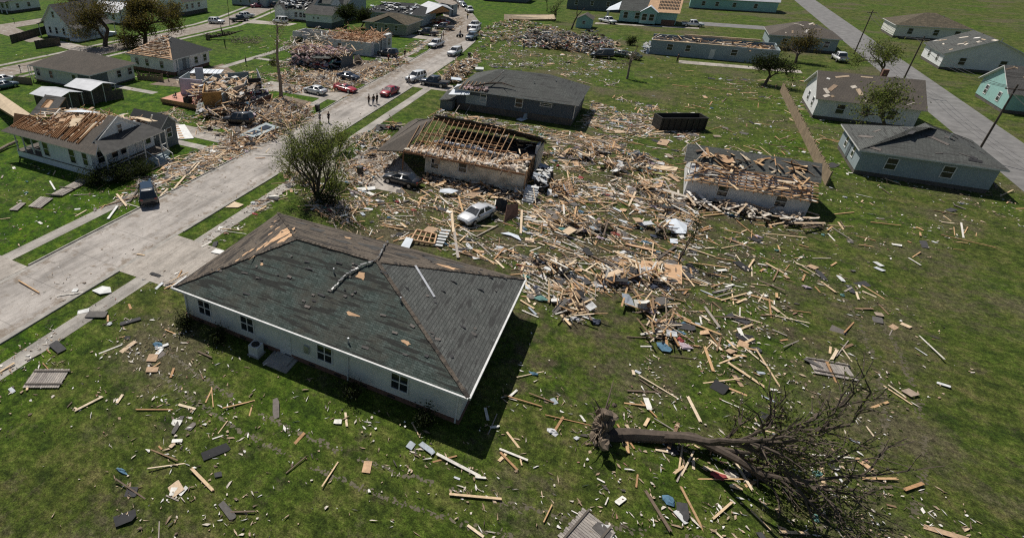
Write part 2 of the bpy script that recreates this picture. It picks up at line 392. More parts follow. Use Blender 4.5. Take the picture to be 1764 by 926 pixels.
M['tarp'] = m_plain('pale_sheet', (0.58, 0.63, 0.68), 0.6, 0.12, 1.0)
for k, c in dict(p_black=(0.012, 0.013, 0.015), p_skyblack=(0.003, 0.008, 0.015), p_navy=(0.02, 0.03, 0.05), p_silver=(0.62, 0.63, 0.64), p_white=(0.72, 0.73, 0.73), p_red=(0.42, 0.012, 0.018), p_crim=(0.36, 0.014, 0.022), p_grey=(0.14, 0.155, 0.17), p_green=(0.03, 0.06, 0.05), p_blue=(0.12, 0.17, 0.22), p_maroon=(0.20, 0.03, 0.06)).items():  # the SUV's black carries a blue tint for the reflected sky
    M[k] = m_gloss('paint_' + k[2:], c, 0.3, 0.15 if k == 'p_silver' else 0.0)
for k, c in dict(skin=(0.40, 0.24, 0.16), hair=(0.03, 0.02, 0.015), c_black=(0.02, 0.02, 0.022), c_blue=(0.06, 0.09, 0.16), c_grey=(0.16, 0.16, 0.17), c_white=(0.6, 0.6, 0.58), c_red=(0.3, 0.04, 0.04), c_green=(0.05, 0.08, 0.05), c_vest=(0.5, 0.45, 0.05)).items():
    M[k] = m_plain('cloth_' + k, c, 0.85, 0.15, 4.0)
# ---------------------------------------------------------------- the setting: ground, street, kerbs, walks, drives
def flat(name, polys, m, z, kind='structure'):
    b = MB()
    for p in polys: b.add([(q[0], q[1], z) for q in p], [tuple(range(len(p)))])
    o = b.build(name, m, kind=kind)
    for pl in o.data.polygons:
        if pl.normal.z < 0: pl.flip()
    return o
flat('ground', [[(-1500, -600), (1500, -600), (1500, 2200), (-1500, 2200)]], M['grass'], 0.0)
KL = [(-45.0, -80), (-45.0, 55), (-45.4, 70), (-46.4, 87), (-47.3, 111), (-47.8, 126), (-50.0, 140), (-57.5, 165), (-74, 205), (-96, 240), (-130, 280)]
KR = [(-37.3, -80), (-37.3, 50), (-38.0, 68), (-38.5, 91), (-39.0, 110), (-39.4, 120), (-41.6, 142), (-49.6, 172), (-66, 208), (-88, 243), (-120, 283)]
def strip(a, b, lo=-1e9, hi=1e9):
    out = []
    for i in range(len(a) - 1):
        if a[i][1] < hi and a[i + 1][1] > lo: out.append([a[i], a[i + 1], b[i + 1], b[i]])
    return out
def off(a, d): return [(p[0] + d, p[1]) for p in a]
flat('street', strip(KL, KR), M['road'], 0.008)
def ribbon_kerb(name, pts, gaps, m, w=0.16, h=0.11):
    b = MB()
    for (x0, y0), (x1, y1) in zip(pts[:-1], pts[1:]):
        n = max(1, int((y1 - y0) / 2)) if y1 > 0 else 1
        for i in range(n):
            ya = y0 + (y1 - y0) * i / n; yb = y0 + (y1 - y0) * (i + 1) / n
            if any(g0 < (ya + yb) / 2 < g1 for g0, g1 in gaps): continue
            xa = x0 + (x1 - x0) * i / n; xb = x0 + (x1 - x0) * (i + 1) / n
            b.beam((xa, ya, h / 2), (xb, yb, h / 2), w, h)
    return b.build(name, m, kind='structure')
ribbon_kerb('kerb', off(KL, -0.08), [(17, 23), (55, 59), (80, 86), (98, 104)], M['kerb'])
ribbon_kerb('kerb', off(KR, 0.08), [(26, 33.5), (50, 58), (96, 100)], M['kerb'])
g = MB()
flat('gutter', strip(KL, off(KL, 0.45), hi=170) + strip(off(KR, -0.45), KR, hi=170), M['kerb'], 0.012)
SL = [(-48.0, -30), (-48.0, 60), (-48.3, 70), (-49.4, 87), (-50.1, 111), (-50.6, 126), (-52.8, 140), (-60, 165)]
SR = [(-34.6, -60), (-34.4, 40), (-34.4, 50), (-35.2, 68), (-35.6, 91), (-36, 110), (-36.5, 125)]
flat('sidewalk', strip(off(SL, -0.75), off(SL, 0.75)), M['walk'], 0.020)
flat('sidewalk', strip(off(SR, -0.75), off(SR, 0.75)), M['walk'], 0.020)
flat('driveway', [[(-37.3, 26), (-28.0, 26.4), (-28.0, 33.2), (-37.3, 33.2)]], M['drive'], 0.026)
flat('driveway', [[(-37.4, 51.5), (-22.5, 52.3), (-22.3, 58.0), (-27.5, 63.5), (-31.5, 63.5), (-31.8, 57.2), (-37.6, 57.2)]], M['drive'], 0.026)
flat('driveway', [[(-60.0, 17.0), (-45.0, 17.0), (-45.0, 22.6), (-60.0, 22.6)]], M['drive'], 0.026)
flat('driveway', [[(-63.0, 55.2), (-45.0, 55.2), (-45.0, 58.6), (-63.0, 58.6)]], M['drive'], 0.026)
flat('driveway', [[(-64, 80.6), (-46.2, 80.6), (-46.5, 86.0), (-64, 86.0)], [(-60, 92.6), (-46.7, 92.6), (-46.9, 96.2), (-60, 96.2)], [(-60, 114.2), (-47.4, 114.2), (-47.5, 118.0), (-60, 118.0)]], M['drive'], 0.026)
flat('driveway', [[(-61, 139.2), (-50.2, 139.6), (-51.2, 144.4), (-61, 144.0)]], M['drive'], 0.026)
flat('driveway', [[(-38.8, 95.2), (-27.6, 95.2), (-27.6, 99.6), (-38.9, 99.6)]], M['drive'], 0.026)
flat('footpath', [[(-54.2, 45.4), (-48.7, 45.4), (-48.7, 47.0), (-54.2, 47.0)], [(-56.5, 52.0), (-48.7, 52.0), (-48.7, 53.4), (-56.5, 53.4)]], M['walk'], 0.026)
flat('footpath', [[(-80.4, 90), (-78.6, 90), (-77.6, 122), (-79.6, 122)], [(-88.5, 68.5), (-77, 68.5), (-77, 70), (-88.5, 70)], [(-79, 100), (-66, 100), (-66, 101.4), (-79, 101.4)]], M['walk'], 0.020)
flat('bare_soil', [[(-82.5, 73), (-73.5, 75), (-72, 82), (-74, 88), (-81.5, 93), (-82.4, 80)], [(-58, 60), (-50, 60), (-49.5, 78), (-56, 79)], [(-62, 88), (-50, 88), (-50.5, 111), (-61, 110)]], M['dirt'], 0.014)
K2L = [(-119.4, -40), (-119.4, 128), (-121.6, 141), (-130.3, 169), (-150, 215), (-175, 255)]
K2R = [(-111.4, -40), (-111.4, 133), (-115.5, 149), (-121.5, 169), (-141, 213), (-164, 252)]
flat('street', strip(K2L, K2R), M['road'], 0.010)
flat('sidewalk', strip(off(K2L, -3.0), off(K2L, -1.6)) + strip(off(K2R, 1.7), off(K2R, 3.0)), M['walk'], 0.020)
flat('street', [[(-171.5, -20), (-163, -20), (-163, 126), (-171.5, 126)], [(-171.5, 126), (-163, 126), (-170, 170), (-179, 170)], [(-163, 93), (-139, 88), (-139, 92), (-163, 100)]], M['road'], 0.010)
flat('driveway', [[(-134, 89.5), (-119.4, 86), (-119.4, 91), (-134, 93)], [(-111.4, 137.5), (-96, 139.5), (-96, 144), (-113.5, 143)], [(-63, 104), (-79, 117), (-79.2, 119), (-63, 106)]], M['drive'], 0.022)
flat('street', [[(40, 60), (47, 60), (47, 420), (40, 420)], [(8, 198), (40, 198), (40, 205), (8, 205)]], M['asphalt'], 0.010)
flat('driveway', [[(-19, 186.0), (8, 190.6), (8, 193), (-19, 188.6)], [(4, 140.3), (26, 142.2), (26, 145), (4, 143.5)]], M['drive'], 0.024)

# ---------------------------------------------------------------- house builder
def face_pt(r, face, u, z, n):
    x0, x1, y0, y1 = r
    return {'S': (u, y0 - n, z), 'N': (u, y1 + n, z), 'E': (x1 + n, u, z), 'W': (x0 - n, u, z)}[face]
def fbox(mb, r, face, u0, u1, z0, z1, n0, n1, mi=0):
    a = face_pt(r, face, u0, z0, n0); b = face_pt(r, face, u1, z1, n1)
    return mb.span(a[0], b[0], a[1], b[1], a[2], b[2], mi)
def window(par, r, face, u, z, w, h, tm='trim', cols=1):
    t = 0.09; f = MB()
    for a, b, c, d in ((u - w / 2 - t, u + w / 2 + t, z - t, z), (u - w / 2 - t, u + w / 2 + t, z + h, z + h + t), (u - w / 2 - t, u - w / 2, z, z + h), (u + w / 2, u + w / 2 + t, z, z + h), (u - w / 2, u + w / 2, z + h / 2 - .035, z + h / 2 + .035)):
        fbox(f, r, face, a, b, c, d, -0.02, 0.07)
    for k in range(1, cols):
        q = u - w / 2 + w * k / cols; fbox(f, r, face, q - .03, q + .03, z, z + h, -0.02, 0.065)
    o = f.build('window', M[tm], par)
    fbox(MB(), r, face, u - w / 2, u + w / 2, z, z + h, -0.05, 0.02).build('pane', M['glass'], o)
    return o
def door(par, r, face, u, z, w=0.95, h=2.05, m='trim', name='door'):
    o = fbox(MB(), r, face, u - w / 2, u + w / 2, z, z + h, -0.05, 0.06).build(name, M[m], par)
    fbox(MB(), r, face, u + w / 2 - .14, u + w / 2 - .08, z + 1.0, z + 1.06, 0.06, 0.12).build('handle', M['metal'], o)
    return o
def hip(mb, r, ze, zr, axis, h0, h1, mis=(0, 0, 0, 0), soff=1, th=0.16, off_ridge=0.0):
    """closed hip roof; mis = material index of the S, E, N, W slopes"""
    x0, x1, y0, y1 = r
    E = [(x0, y0, ze), (x1, y0, ze), (x1, y1, ze), (x0, y1, ze)]
    B = [(a, b, ze - th) for a, b, _ in E]
    if axis == 'x':
        ym = (y0 + y1) / 2 + off_ridge; A = (x0 + h0, ym, zr); C = (x1 - h1, ym, zr)
        fs = [([E[0], E[1], C, A], mis[0]), ([E[1], E[2], C], mis[1]), ([E[2], E[3], A, C], mis[2]), ([E[3], E[0], A], mis[3])]
    else:
        xm = (x0 + x1) / 2 + off_ridge; A = (xm, y0 + h0, zr); C = (xm, y1 - h1, zr)
        fs = [([E[0], E[1], A], mis[0]), ([E[1], E[2], C, A], mis[1]), ([E[2], E[3], C], mis[2]), ([E[3], E[0], A, C], mis[3])]
    for p, mi in fs:
        if mi is not None: mb.add(p, [tuple(range(len(p)))], mi)
    for i in range(4):
        j = (i + 1) % 4; mb.add([B[i], B[j], E[j], E[i]], [(0, 1, 2, 3)], soff)
    mb.add(B, [(0, 1, 2, 3)], soff)
    return A, C
def gable(mb, r, ze, zr, axis, over=0.4, th=0.14, mi=0, side=1, keep=(True, True)):
    """two roof slabs over the rectangle r (wall faces), eaves dropped by the overhang"""
    x0, x1, y0, y1 = r
    if axis == 'x':
        ym = (y0 + y1) / 2; k = (zr - ze) / (ym - y0); d = over * k
        q = [[(x0 - over, y0 - over, ze - d), (x1 + over, y0 - over, ze - d), (x1 + over, ym, zr), (x0 - over, ym, zr)],
             [(x1 + over, y1 + over, ze - d), (x0 - over, y1 + over, ze - d), (x0 - over, ym, zr), (x1 + over, ym, zr)]]
    else:
        xm = (x0 + x1) / 2; k = (zr - ze) / (xm - x0); d = over * k
        q = [[(x0 - over, y1 + over, ze - d), (x0 - over, y0 - over, ze - d), (xm, y0 - over, zr), (xm, y1 + over, zr)],
             [(x1 + over, y0 - over, ze - d), (x1 + over, y1 + over, ze - d), (xm, y1 + over, zr), (xm, y0 - over, zr)]]
    for i in (0, 1):
        if keep[i]: mb.slab([Vector(p) + Vector((0, 0, th)) for p in q[i]], th, mi, side)
def gable_walls(mb, r, z0, ze, zr, axis, mi=0):
    x0, x1, y0, y1 = r
    if axis == 'x':
        ym = (y0 + y1) / 2; prof = [(y0, z0), (y1, z0), (y1, ze), (ym, zr), (y0, ze)]
        A = [(x0, a, b) for a, b in prof]; B = [(x1, a, b) for a, b in prof]
    else:
        xm = (x0 + x1) / 2; prof = [(x0, z0), (x1, z0), (x1, ze), (xm, zr), (x0, ze)]
        A = [(a, y0, b) for a, b in prof]; B = [(a, y1, b) for a, b in prof]
    n = 5
    mb.add(A + B, [tuple(range(n)), tuple(n + i for i in reversed(range(n)))] + [(i, n + i, n + (i + 1) % n, (i + 1) % n) for i in range(n)], mi)
def simple_house(name, label, r, ze, zr, axis='x', kind='hip', wall='s_white', roof='sh_dark', zf=0.5, over=0.5, h=(None, None), wins=(), doors=(), base='skirt', group=None, cat='house', chim=None, vents=()):
    x0, x1, y0, y1 = r
    o = root(name, ((x0 + x1) / 2, (y0 + y1) / 2, 0), label, cat, group)
    if zf > 0: MB().span(x0 + .06, x1 - .06, y0 + .06, y1 - .06, -0.05, zf).build('foundation', M[base], o)
    w = MB(); rf = MB()
    if kind == 'hip':
        w.span(x0, x1, y0, y1, zf, ze - 0.05)
        half = ((y1 - y0) if axis == 'x' else (x1 - x0)) / 2 + over
        h0 = half if h[0] is None else h[0]; h1 = half if h[1] is None else h[1]
        hip(rf, (x0 - over, x1 + over, y0 - over, y1 + over), ze, zr, axis, h0, h1)
    else:
        gable_walls(w, r, zf, ze, zr, axis); gable(rf, r, ze, zr, axis, over)
    w.build('wall', M[wall], o)
    rfo = rf.build('roof', [M[roof], M['trim']], o)
    for face, u, z, ww, hh in wins: window(o, r, face, u, z, ww, hh)
    for face, u, z in doors: door(o, r, face, u, z, m='s_slate')
    if chim: MB().span(chim[0] - .35, chim[0] + .35, chim[1] - .35, chim[1] + .35, ze, zr + .9).build('chimney', M['brickbase'], rfo)
    for vx, vy, vz in vents: MB().tube([(vx, vy, vz - .4), (vx, vy, vz + .35)], 0.07, 8).build('vent_pipe', M['metal'], rfo)
    return o
def ray_plane(px, py, p0, n):
    c = Vector((0, 0, CAMH)); d = at(px, py) - c
    p0 = Vector(p0); n = Vector(n)
    return c + d * ((p0 - c).dot(n) / d.dot(n))
def ragged(c, r, ax, ay, n=9, j=0.45, rnd=RND):
    return [Vector(c) + ax * (math.cos(2 * PI * i / n) * r[0] * rnd.uniform(1 - j, 1 + j)) + ay * (math.sin(2 * PI * i / n) * r[1] * rnd.uniform(1 - j, 1 + j)) for i in range(n)]
def heap(mb, fn, n, L=(0.6, 3.2), W=(0.07, 0.2), T=0.045, tilt=0.25, mi=0, rnd=RND, bias=None):
    """n loose boards at points fn() -> (x, y, z)"""
    for _ in range(n):
        p = fn(); l = rnd.uniform(*L); w = rnd.uniform(*W)
        a = rnd.uniform(0, PI) if bias is None or rnd.random() < 0.3 else rnd.gauss(bias, 0.3)
        mb.box(p, (l, w, T * rnd.uniform(0.6, 1.2)), a, rnd.uniform(-tilt, tilt), rnd.gauss(0, tilt * 0.5), mi)
def inrect(x0, x1, y0, y1, z0, z1, rnd=RND): return lambda: (rnd.uniform(x0, x1), rnd.uniform(y0, y1), rnd.uniform(z0, z1))

# ---------------------------------------------------------------- near house: dark hip roof filling the front of the picture
r1 = (-28.0, -5.0, 23.6, 37.4)
h1 = root('house', (-16.5, 30.5, 0), 'large house nearest the camera, dark grey hip roof with torn shingles and bare orange patches', 'house')
MB().span(-27.5, -5.5, 24.1, 36.9, 0, 2.76).build('wall', M['s_cream'], h1)
rf = MB(); A1, C1 = hip(rf, r1, 2.9, 5.5, 'x', 6.8, 9.3, (0, 2, 1, 1), 3)
rfo = rf.build('roof', [M['sh_near'], M['sh_worn'], M['sh_char'], M['trim']], h1)
for a, b in ((A1, C1), (A1, (-28, 23.6, 2.9)), (A1, (-28, 37.4, 2.9)), (C1, (-5, 23.6, 2.9)), (C1, (-5, 37.4, 2.9))):
    a = Vector(a); b = Vector(b); n = int((b - a).length / 0.33); cap = MB()
    for i in range(n):
        cap.beam(a.lerp(b, i / n) + Vector((0, 0, .035 + RND.random() * .01)), a.lerp(b, (i + 1.06) / n) + Vector((0, 0, .02)), 0.3 * RND.uniform(.7, 1), 0.03)
    cap.build('ridge_cap', M['sh_worn'], rfo)
MB().beam((-4.93, 23.6, 2.86), (-4.93, 37.4, 2.86), 0.12, 0.16).beam((-28.07, 23.6, 2.86), (-28.07, 25.2, 2.86), 0.12, 0.16).beam((-28, 23.53, 2.86), (-5, 23.53, 2.86), 0.12, 0.16).build('gutter', M['trim'], rfo)
nW = Vector((-2.6, 0, 6.8)).normalized(); axW = Vector((6.8, 0, 2.6)).normalized(); ayW = Vector((0, 1, 0))
rl = random.Random(5)
def patch_part(name, m, plane, spots, ax, ay, lift=0.012):
    p0, n = plane
    for px, py, ra, rb in spots:
        b = MB()
        c = ray_plane(px, py, p0, n) + n * lift
        b.slab(ragged(c, (ra, rb), ax, ay, 11, 0.5, rl), 0.01 + rl.random() * .004)
        b.build(name, M[m], rfo)
patch_part('bare_decking', 'deck', ((-28, 30, 2.9), nW), [(493, 401, .42, .8), (483, 408, .34, .7), (468, 416, .2, .8), (489, 397, .28, .55), (499, 406, .3, .6), (480, 405, .16, .7), (470, 413, .22, .55), (488, 413, .3, .55), (455, 421, .12, .5), (447, 428, .2, .45), (433, 431, .12, .4), (421, 438, .12, .4), (468, 390, .16, .25), (474, 381, .1, .2), (478, 393, .12, .3), (408, 449, .1, .35), (380, 462, .1, .3), (500, 396, .14, .3), (466, 402, .1, .35), (438, 441, .08, .5)], axW, ayW)
nS = Vector((0, -2.6, 6.9)).normalized(); axS = Vector((1, 0, 0)); ayS = Vector((0, 6.9, 2.6)).normalized()
patch_part('bare_decking', 'deck', ((-16, 23.6, 2.9), nS), [(621, 476, .45, .3), (451, 455, .16, .12), (605, 540, .5, .18), (700, 590, .3, .15)], axS, ayS)
nN = Vector((0, 2.6, 6.9)).normalized()
nB = Vector((0, 2.6, 6.9)).normalized(); ayN = Vector((0, -6.9, 2.6)).normalized()
patch_part('tar_paper', 'tarpaper', ((-16, 37.4, 2.9), nN), [(545, 396, .8, .6), (585, 415, .7, .5), (640, 425, 1.0, .7), (700, 440, .8, .6), (745, 446, .7, .5), (790, 458, .8, .5), (520, 385, .4, .4)], axS, ayN, 0.006)
patch_part('bare_decking', 'deck', ((-16, 37.4, 2.9), nN), [(772, 460, 1.0, .35), (600, 410, .3, .3)], axS, ayN)
nE = Vector((2.6, 0, 9.3)).normalized()
fl = MB(); a = ray_plane(715, 458, (-5, 30, 2.9), nE) + nE * .05; b = ray_plane(748, 512, (-5, 30, 2.9), nE) + nE * .05
fl.beam(a, b, 0.16, 0.05).build('metal_flashing', M['metal'], rfo)
ls = MB(); rk = random.Random(3)
for _ in range(240):
    x = rk.uniform(-27, -6); y = rk.uniform(24, 37); 
    if noise.noise(Vector((x * .3, y * .5, 2))) + .4 * rk.uniform(-1, 1) < .12: continue
    if y < 30.4: z = 2.9 + min((y - 23.6) * 2.6 / 6.8, (x + 28) * 2.6 / 6.8, (-5 - x) * 2.6 / 9.3); pit = math.atan(2.6 / 6.8)
    else: z = 2.9 + min((37.4 - y) * 2.6 / 7.0, (x + 28) * 2.6 / 6.8, (-5 - x) * 2.6 / 9.3); pit = -math.atan(2.6 / 7.0)
    ls.box((x, y, z + .04), (rk.uniform(.15, .6), rk.uniform(.1, .2), .012), rk.gauss(0, .12), pit + rk.gauss(0, .1), rk.gauss(0, .06))
ls.build('lifted_shingles', M['drk'], rfo, kind='stuff')
vp = MB()
for px, py in ((575, 470), (690, 520), (600, 590)):
    p = ray_plane(px, py, (-16, 23.6, 2.9), nS); vp.tube([p - Vector((0, 0, .2)), p + Vector((0, 0, .4))], .06, 8)
vp.build('vent_pipe', M['metal'], rfo)
for u in (-25.5, -21.5, -15, -9.5): window(h1, (-27.5, -5.5, 24.1, 36.9), 'S', u, 0.95, 1.1, 1.3, cols=2)
window(h1, (-27.5, -5.5, 24.1, 36.9), 'E', 27, 0.95, 1.1, 1.3, cols=2); window(h1, (-27.5, -5.5, 24.1, 36.9), 'E', 33, 0.95, 1.1, 1.3, cols=2)
door(h1, (-27.5, -5.5, 24.1, 36.9), 'S', -18.2, 0.12)
for u in (-27.3, -13.2, -5.7): MB().span(u - .05, u + .05, 24.0, 24.09, 0.05, 2.7).build('downpipe', M['trim'], h1)
MB().span(-16.6, -16.2, 23.95, 24.09, 1.1, 1.7).build('meter_box', M['metal'], h1)
MB().span(-19.2, -17.2, 22.6, 24.09, 0, .1).span(-18.9, -17.5, 23.1, 24.09, .1, .2).build('door_step', M['kerb'], h1)
MB().span(-27.56, -5.44, 24.04, 36.96, 0, .34).build('foundation', M['brickbase'], h1)
b = MB()
for x in range(-26, -6, 2): b.span(x - .25, x + .25, 24.0, 24.03, .1, .25)
b.build('floor_vents', M['black'], h1, kind='stuff')
# crumpled metal strip lying over the ridge
tm = MB(); pts = []
for px, py in ((668, 418), (662, 424), (657, 436), (650, 449)): pts.append(ray_plane(px, py, (-16, 37.4, 2.9), nN) + nN * 0.16)
for px, py in ((640, 453), (628, 456), (612, 466), (596, 475), (584, 488), (572, 500)): pts.append(ray_plane(px, py, (-16, 23.6, 2.9), nS) + nS * 0.14)
for i in range(len(pts) - 1):
    for k in range(3):
        a = pts[i].lerp(pts[i + 1], k / 3); b = pts[i].lerp(pts[i + 1], (k + 1) / 3)
        j = Vector((rl.uniform(-.05, .05), rl.uniform(-.05, .05), rl.uniform(0, .1)))
        tm.beam(a, b + j, rl.uniform(.09, .17), .025, up=(rl.uniform(-.6, .6), rl.uniform(-.6, .6), 1))
tmo = tm.build('torn_gutter', M['dullmetal']); tag(tmo, 'crumpled thin strip of grey metal guttering draped over the ridge of the nearest dark roof', 'gutter')

# ---------------------------------------------------------------- roofless house with bare rafters
h2 = root('ruined_house', (-16, 63.5, 0), 'pale stucco house with its front roof torn off to a row of bare rafters', 'house')
r2 = (-21.7, -9.9, 58.9, 68.6)
w = MB()
w.span(-21.7, -20.9, 58.9, 59.1, 0.2, 2.8); w.span(-20.0, -17.5, 58.9, 59.1, 0.2, 2.8); w.span(-16.6, -9.9, 58.9, 59.1, 0.2, 2.8)
for a, b, z0, z1 in ((-20.9, -20.0, 0.2, 1.0), (-20.9, -20.0, 2.1, 2.8), (-17.5, -16.6, 0.2, 1.2), (-17.5, -16.6, 2.25, 2.8)): w.span(a, b, 58.9, 59.1, z0, z1)
w.span(-21.7, -21.5, 59.1, 68.6, 0.2, 2.8); w.span(-21.7, -9.9, 68.4, 68.6, 0.2, 2.8); w.span(-10.1, -9.9, 65.0, 68.4, 0.2, 3.1); w.span(-10.1, -9.9, 59.1, 60.0, 0.2, 2.8)
w.build('wall', M['stucco'], h2)
MB().span(-21.6, -10, 59.0, 68.5, 0, 0.2).build('foundation', M['skirt'], h2)
MB().span(-21.5, -10.1, 59.1, 68.4, 2.62, 2.7).build('ceiling', M['shadeblack'], h2)
MB().span(-9.87, -9.75, 58.86, 59.1, 0.3, 2.85).build('corner_board', M['deck'], h2)
for u, z, ww, hh in ((-20.45, 1.0, .9, 1.1), (-17.05, 1.2, .9, 1.05)): window(h2, (-21.7, -9.9, 58.95, 68), 'S', u, z, ww, hh)
b = MB(); heap(b, lambda: (lambda y: (RND.uniform(-21.6, -10), y, (y - 56.0) * .13 * RND.random() + .05))(RND.uniform(56.0, 58.7)), 170, (.4, 2.4), (.07, .3), tilt=.5); b.build('wall_rubble', M['wood'], h2, kind='stuff')
b = MB(); heap(b, lambda: (RND.uniform(-21.6, -10), RND.uniform(56.6, 58.7), RND.uniform(.05, .25)), 50, (.3, 1.1), (.2, .7), .05, .5); b.build('wall_scraps', M['drk'], h2, kind='stuff')
b = MB()
for i in range(9): x = RND.uniform(-24, -10.2); l = RND.uniform(.3, .9); b.box((x, 57.86, 2.7 - l * .35), (RND.uniform(.08, .5), .04, l), RND.gauss(0, .2), RND.gauss(0, .35), RND.gauss(0, .3))
b.build('hanging_sheathing', M['ply'], h2, kind='stuff')
# stud frame at the broken right end
for y in (60.6, 61.4, 62.2, 63.1, 64.0): MB().beam((-10.0, y, 0.2), (-10.0 + RND.uniform(-.15, .15), y + RND.uniform(-.4, .4), 2.75), .09, .05).build('stud', M['rafter'], h2)
# left hip slab with its shingles, sagging over the carport
sl = MB()
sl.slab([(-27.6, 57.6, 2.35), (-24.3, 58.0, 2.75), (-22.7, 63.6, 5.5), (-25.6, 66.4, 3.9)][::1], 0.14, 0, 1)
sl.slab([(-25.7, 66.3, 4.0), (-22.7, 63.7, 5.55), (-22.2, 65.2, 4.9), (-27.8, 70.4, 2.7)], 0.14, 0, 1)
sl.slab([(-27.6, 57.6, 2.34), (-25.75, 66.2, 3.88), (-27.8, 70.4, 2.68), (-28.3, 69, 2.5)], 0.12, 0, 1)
sl.build('hip_roof', [M['sh_brown'], M['shadeblack']], h2)
bk = MB()
nb = 14
tops = []
for i in range(nb + 1):
    x = -22.8 + 13.0 * i / nb
    sag = 0.0 if i < 5 else (i - 5) * 0.14
    ytop = 63.8 + max(0, (i - 6)) * 0.2 + RND.uniform(-.12, .12)
    ztop = 5.75 - (ytop - 63.8) * 0.40 - sag * 0.5 + RND.uniform(-.06, .06)
    tops.append(((x, ytop, ztop), (x, 69.6, 2.75 - (0.25 if i > 11 else 0))))
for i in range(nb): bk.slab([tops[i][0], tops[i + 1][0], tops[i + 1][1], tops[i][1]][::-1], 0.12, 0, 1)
bk.build('back_roof', [M['sh_brown'], M['shadeblack']], h2)
for i in range(18):
    x = -24.0 + i * 0.66
    yt, zt = (63.6, 5.5) if x > -22.6 else (58.2 + (63.6 - 58.2) * (x + 27.6) / 5.0, 2.9 + 2.6 * (x + 27.6) / 5.0)
    dx = RND.uniform(-.05, .05) + (0.25 if i > 14 else 0)
    if i > 15: yt, zt = yt - 0.6, zt - 0.3
    MB().beam((x, 57.95, 2.78), (x + dx, yt, zt), 0.06, 0.16).build('rafter', M['rafter'], h2)
bm_ = MB()
for z, y in ((3.7, 60.0), (4.3, 61.3), (5.4, 63.6)): bm_.beam((-23.3, y + .15, z - .12), (-14 + RND.uniform(-1, 1), y + .25, z - .2), 0.09, 0.14)
bm_.beam((-24.2, 58.0, 2.7), (-9.8, 58.0, 2.7), .06, .2); bm_.beam((-22, 66, 3.1), (-14, 64.4, 3.4), .12, .16); bm_.beam((-24.2, 58, .0), (-24.2, 58, 2.7), .12, .12); bm_.beam((-22, 62, 3.0), (-12, 63.0, 3.1), .12, .16)
bm_.build('beam', M['rafter'], h2)
ins = MB()
for _ in range(430):
    x = RND.uniform(-24.0, -10.2); d = RND.random() ** 1.4 * (1.9 if x < -14 else 4.2)
    ins.blob((x, 58.35 + d, 2.78 + RND.uniform(0, .28)), (RND.uniform(.16, .42), RND.uniform(.12, .3), RND.uniform(.08, .2)), 0, .35)
ins.build('insulation', M['insul'], h2, kind='stuff')
lb = MB(); heap(lb, inrect(-23.5, -10.4, 59.2, 67.5, 2.85, 3.4), 110, (0.6, 2.6), tilt=.35); lb.build('loose_boards', M['wood'], h2, kind='stuff')
MB().tube([(-21, 61.8, 3.25), (-18.5, 61.2, 3.5), (-16, 61.5, 3.3), (-14, 61.0, 3.3)], .2, 8).build('air_duct', M['metal'], h2)
MB().tube([(-21.4, 60.6, 3.5), (-20.6, 61.5, 3.6)], .2, 8).build('air_duct', M['metal'], h2)
MB().span(-10.25, -10.0, 64.9, 66.5, 2.6, 3.7).build('gable_panel', M['block'], h2)
# fallen wall and blocks at the right end
fw = root('fallen_wall', (-8.4, 60.8, 0), 'dark collapsed wall section propped against the right end of the rafter house', 'wall panel')
MB().slab([(-9.2, 60.2, 0.15), (-8.0, 60.4, 0.3), (-8.0, 65.0, 1.5), (-9.2, 64.8, 1.6)], 0.12).build('panel', M['tarpaper'], fw)
b = MB(); heap(b, inrect(-9.4, -7.9, 59.4, 64.8, .4, 1.7), 40, (.3, 1.2), (.2, .6), .05, .5); b.build('rubble', M['wht'], fw, kind='stuff')
MB().beam((-7.9, 60.2, .35), (-7.9, 65.1, 1.55), .12, .2).beam((-9.2, 60.1, .2), (-8.0, 60.3, .35), .1, .14).build('frame_edge', M['shadewood'], fw)
st = root('rubble_stack', (-8.9, 57.4, 0), 'stack of pale broken slabs beside the right end of the rafter house', 'slab stack')
for i in range(7):
    MB().box((-8.9 + RND.uniform(-.12, .12), 57.2 + i * .26, .1 + i * .17), (1.3 + RND.uniform(-.2, .2), .55, .15), RND.uniform(-.1, .1), RND.uniform(-.06, .06)).build('slab', M['block'], st)
lw = root('wooden_lattice', at(968, 328), 'square wooden lattice frame tipped on the wreckage right of the rafter house', 'frame')
c = at(968, 326, .5); ax = Vector((.8, .35, .35)).normalized(); ay = Vector((-.4, .85, .35)).normalized()
for i in range(8):
    t = -1.1 + i * 2.2 / 7
    MB().beam(c + ax * t - ay * 1.3, c + ax * t + ay * 1.3, .08, .05).build('slat', M['rafter'], lw)
for i in range(8):
    t = -1.3 + i * 2.6 / 7
    MB().beam(c + ay * t - ax * 1.15 + Vector((0, 0, .06)), c + ay * t + ax * 1.15 + Vector((0, 0, .06)), .08, .05).build('slat', M['rafter'], lw)

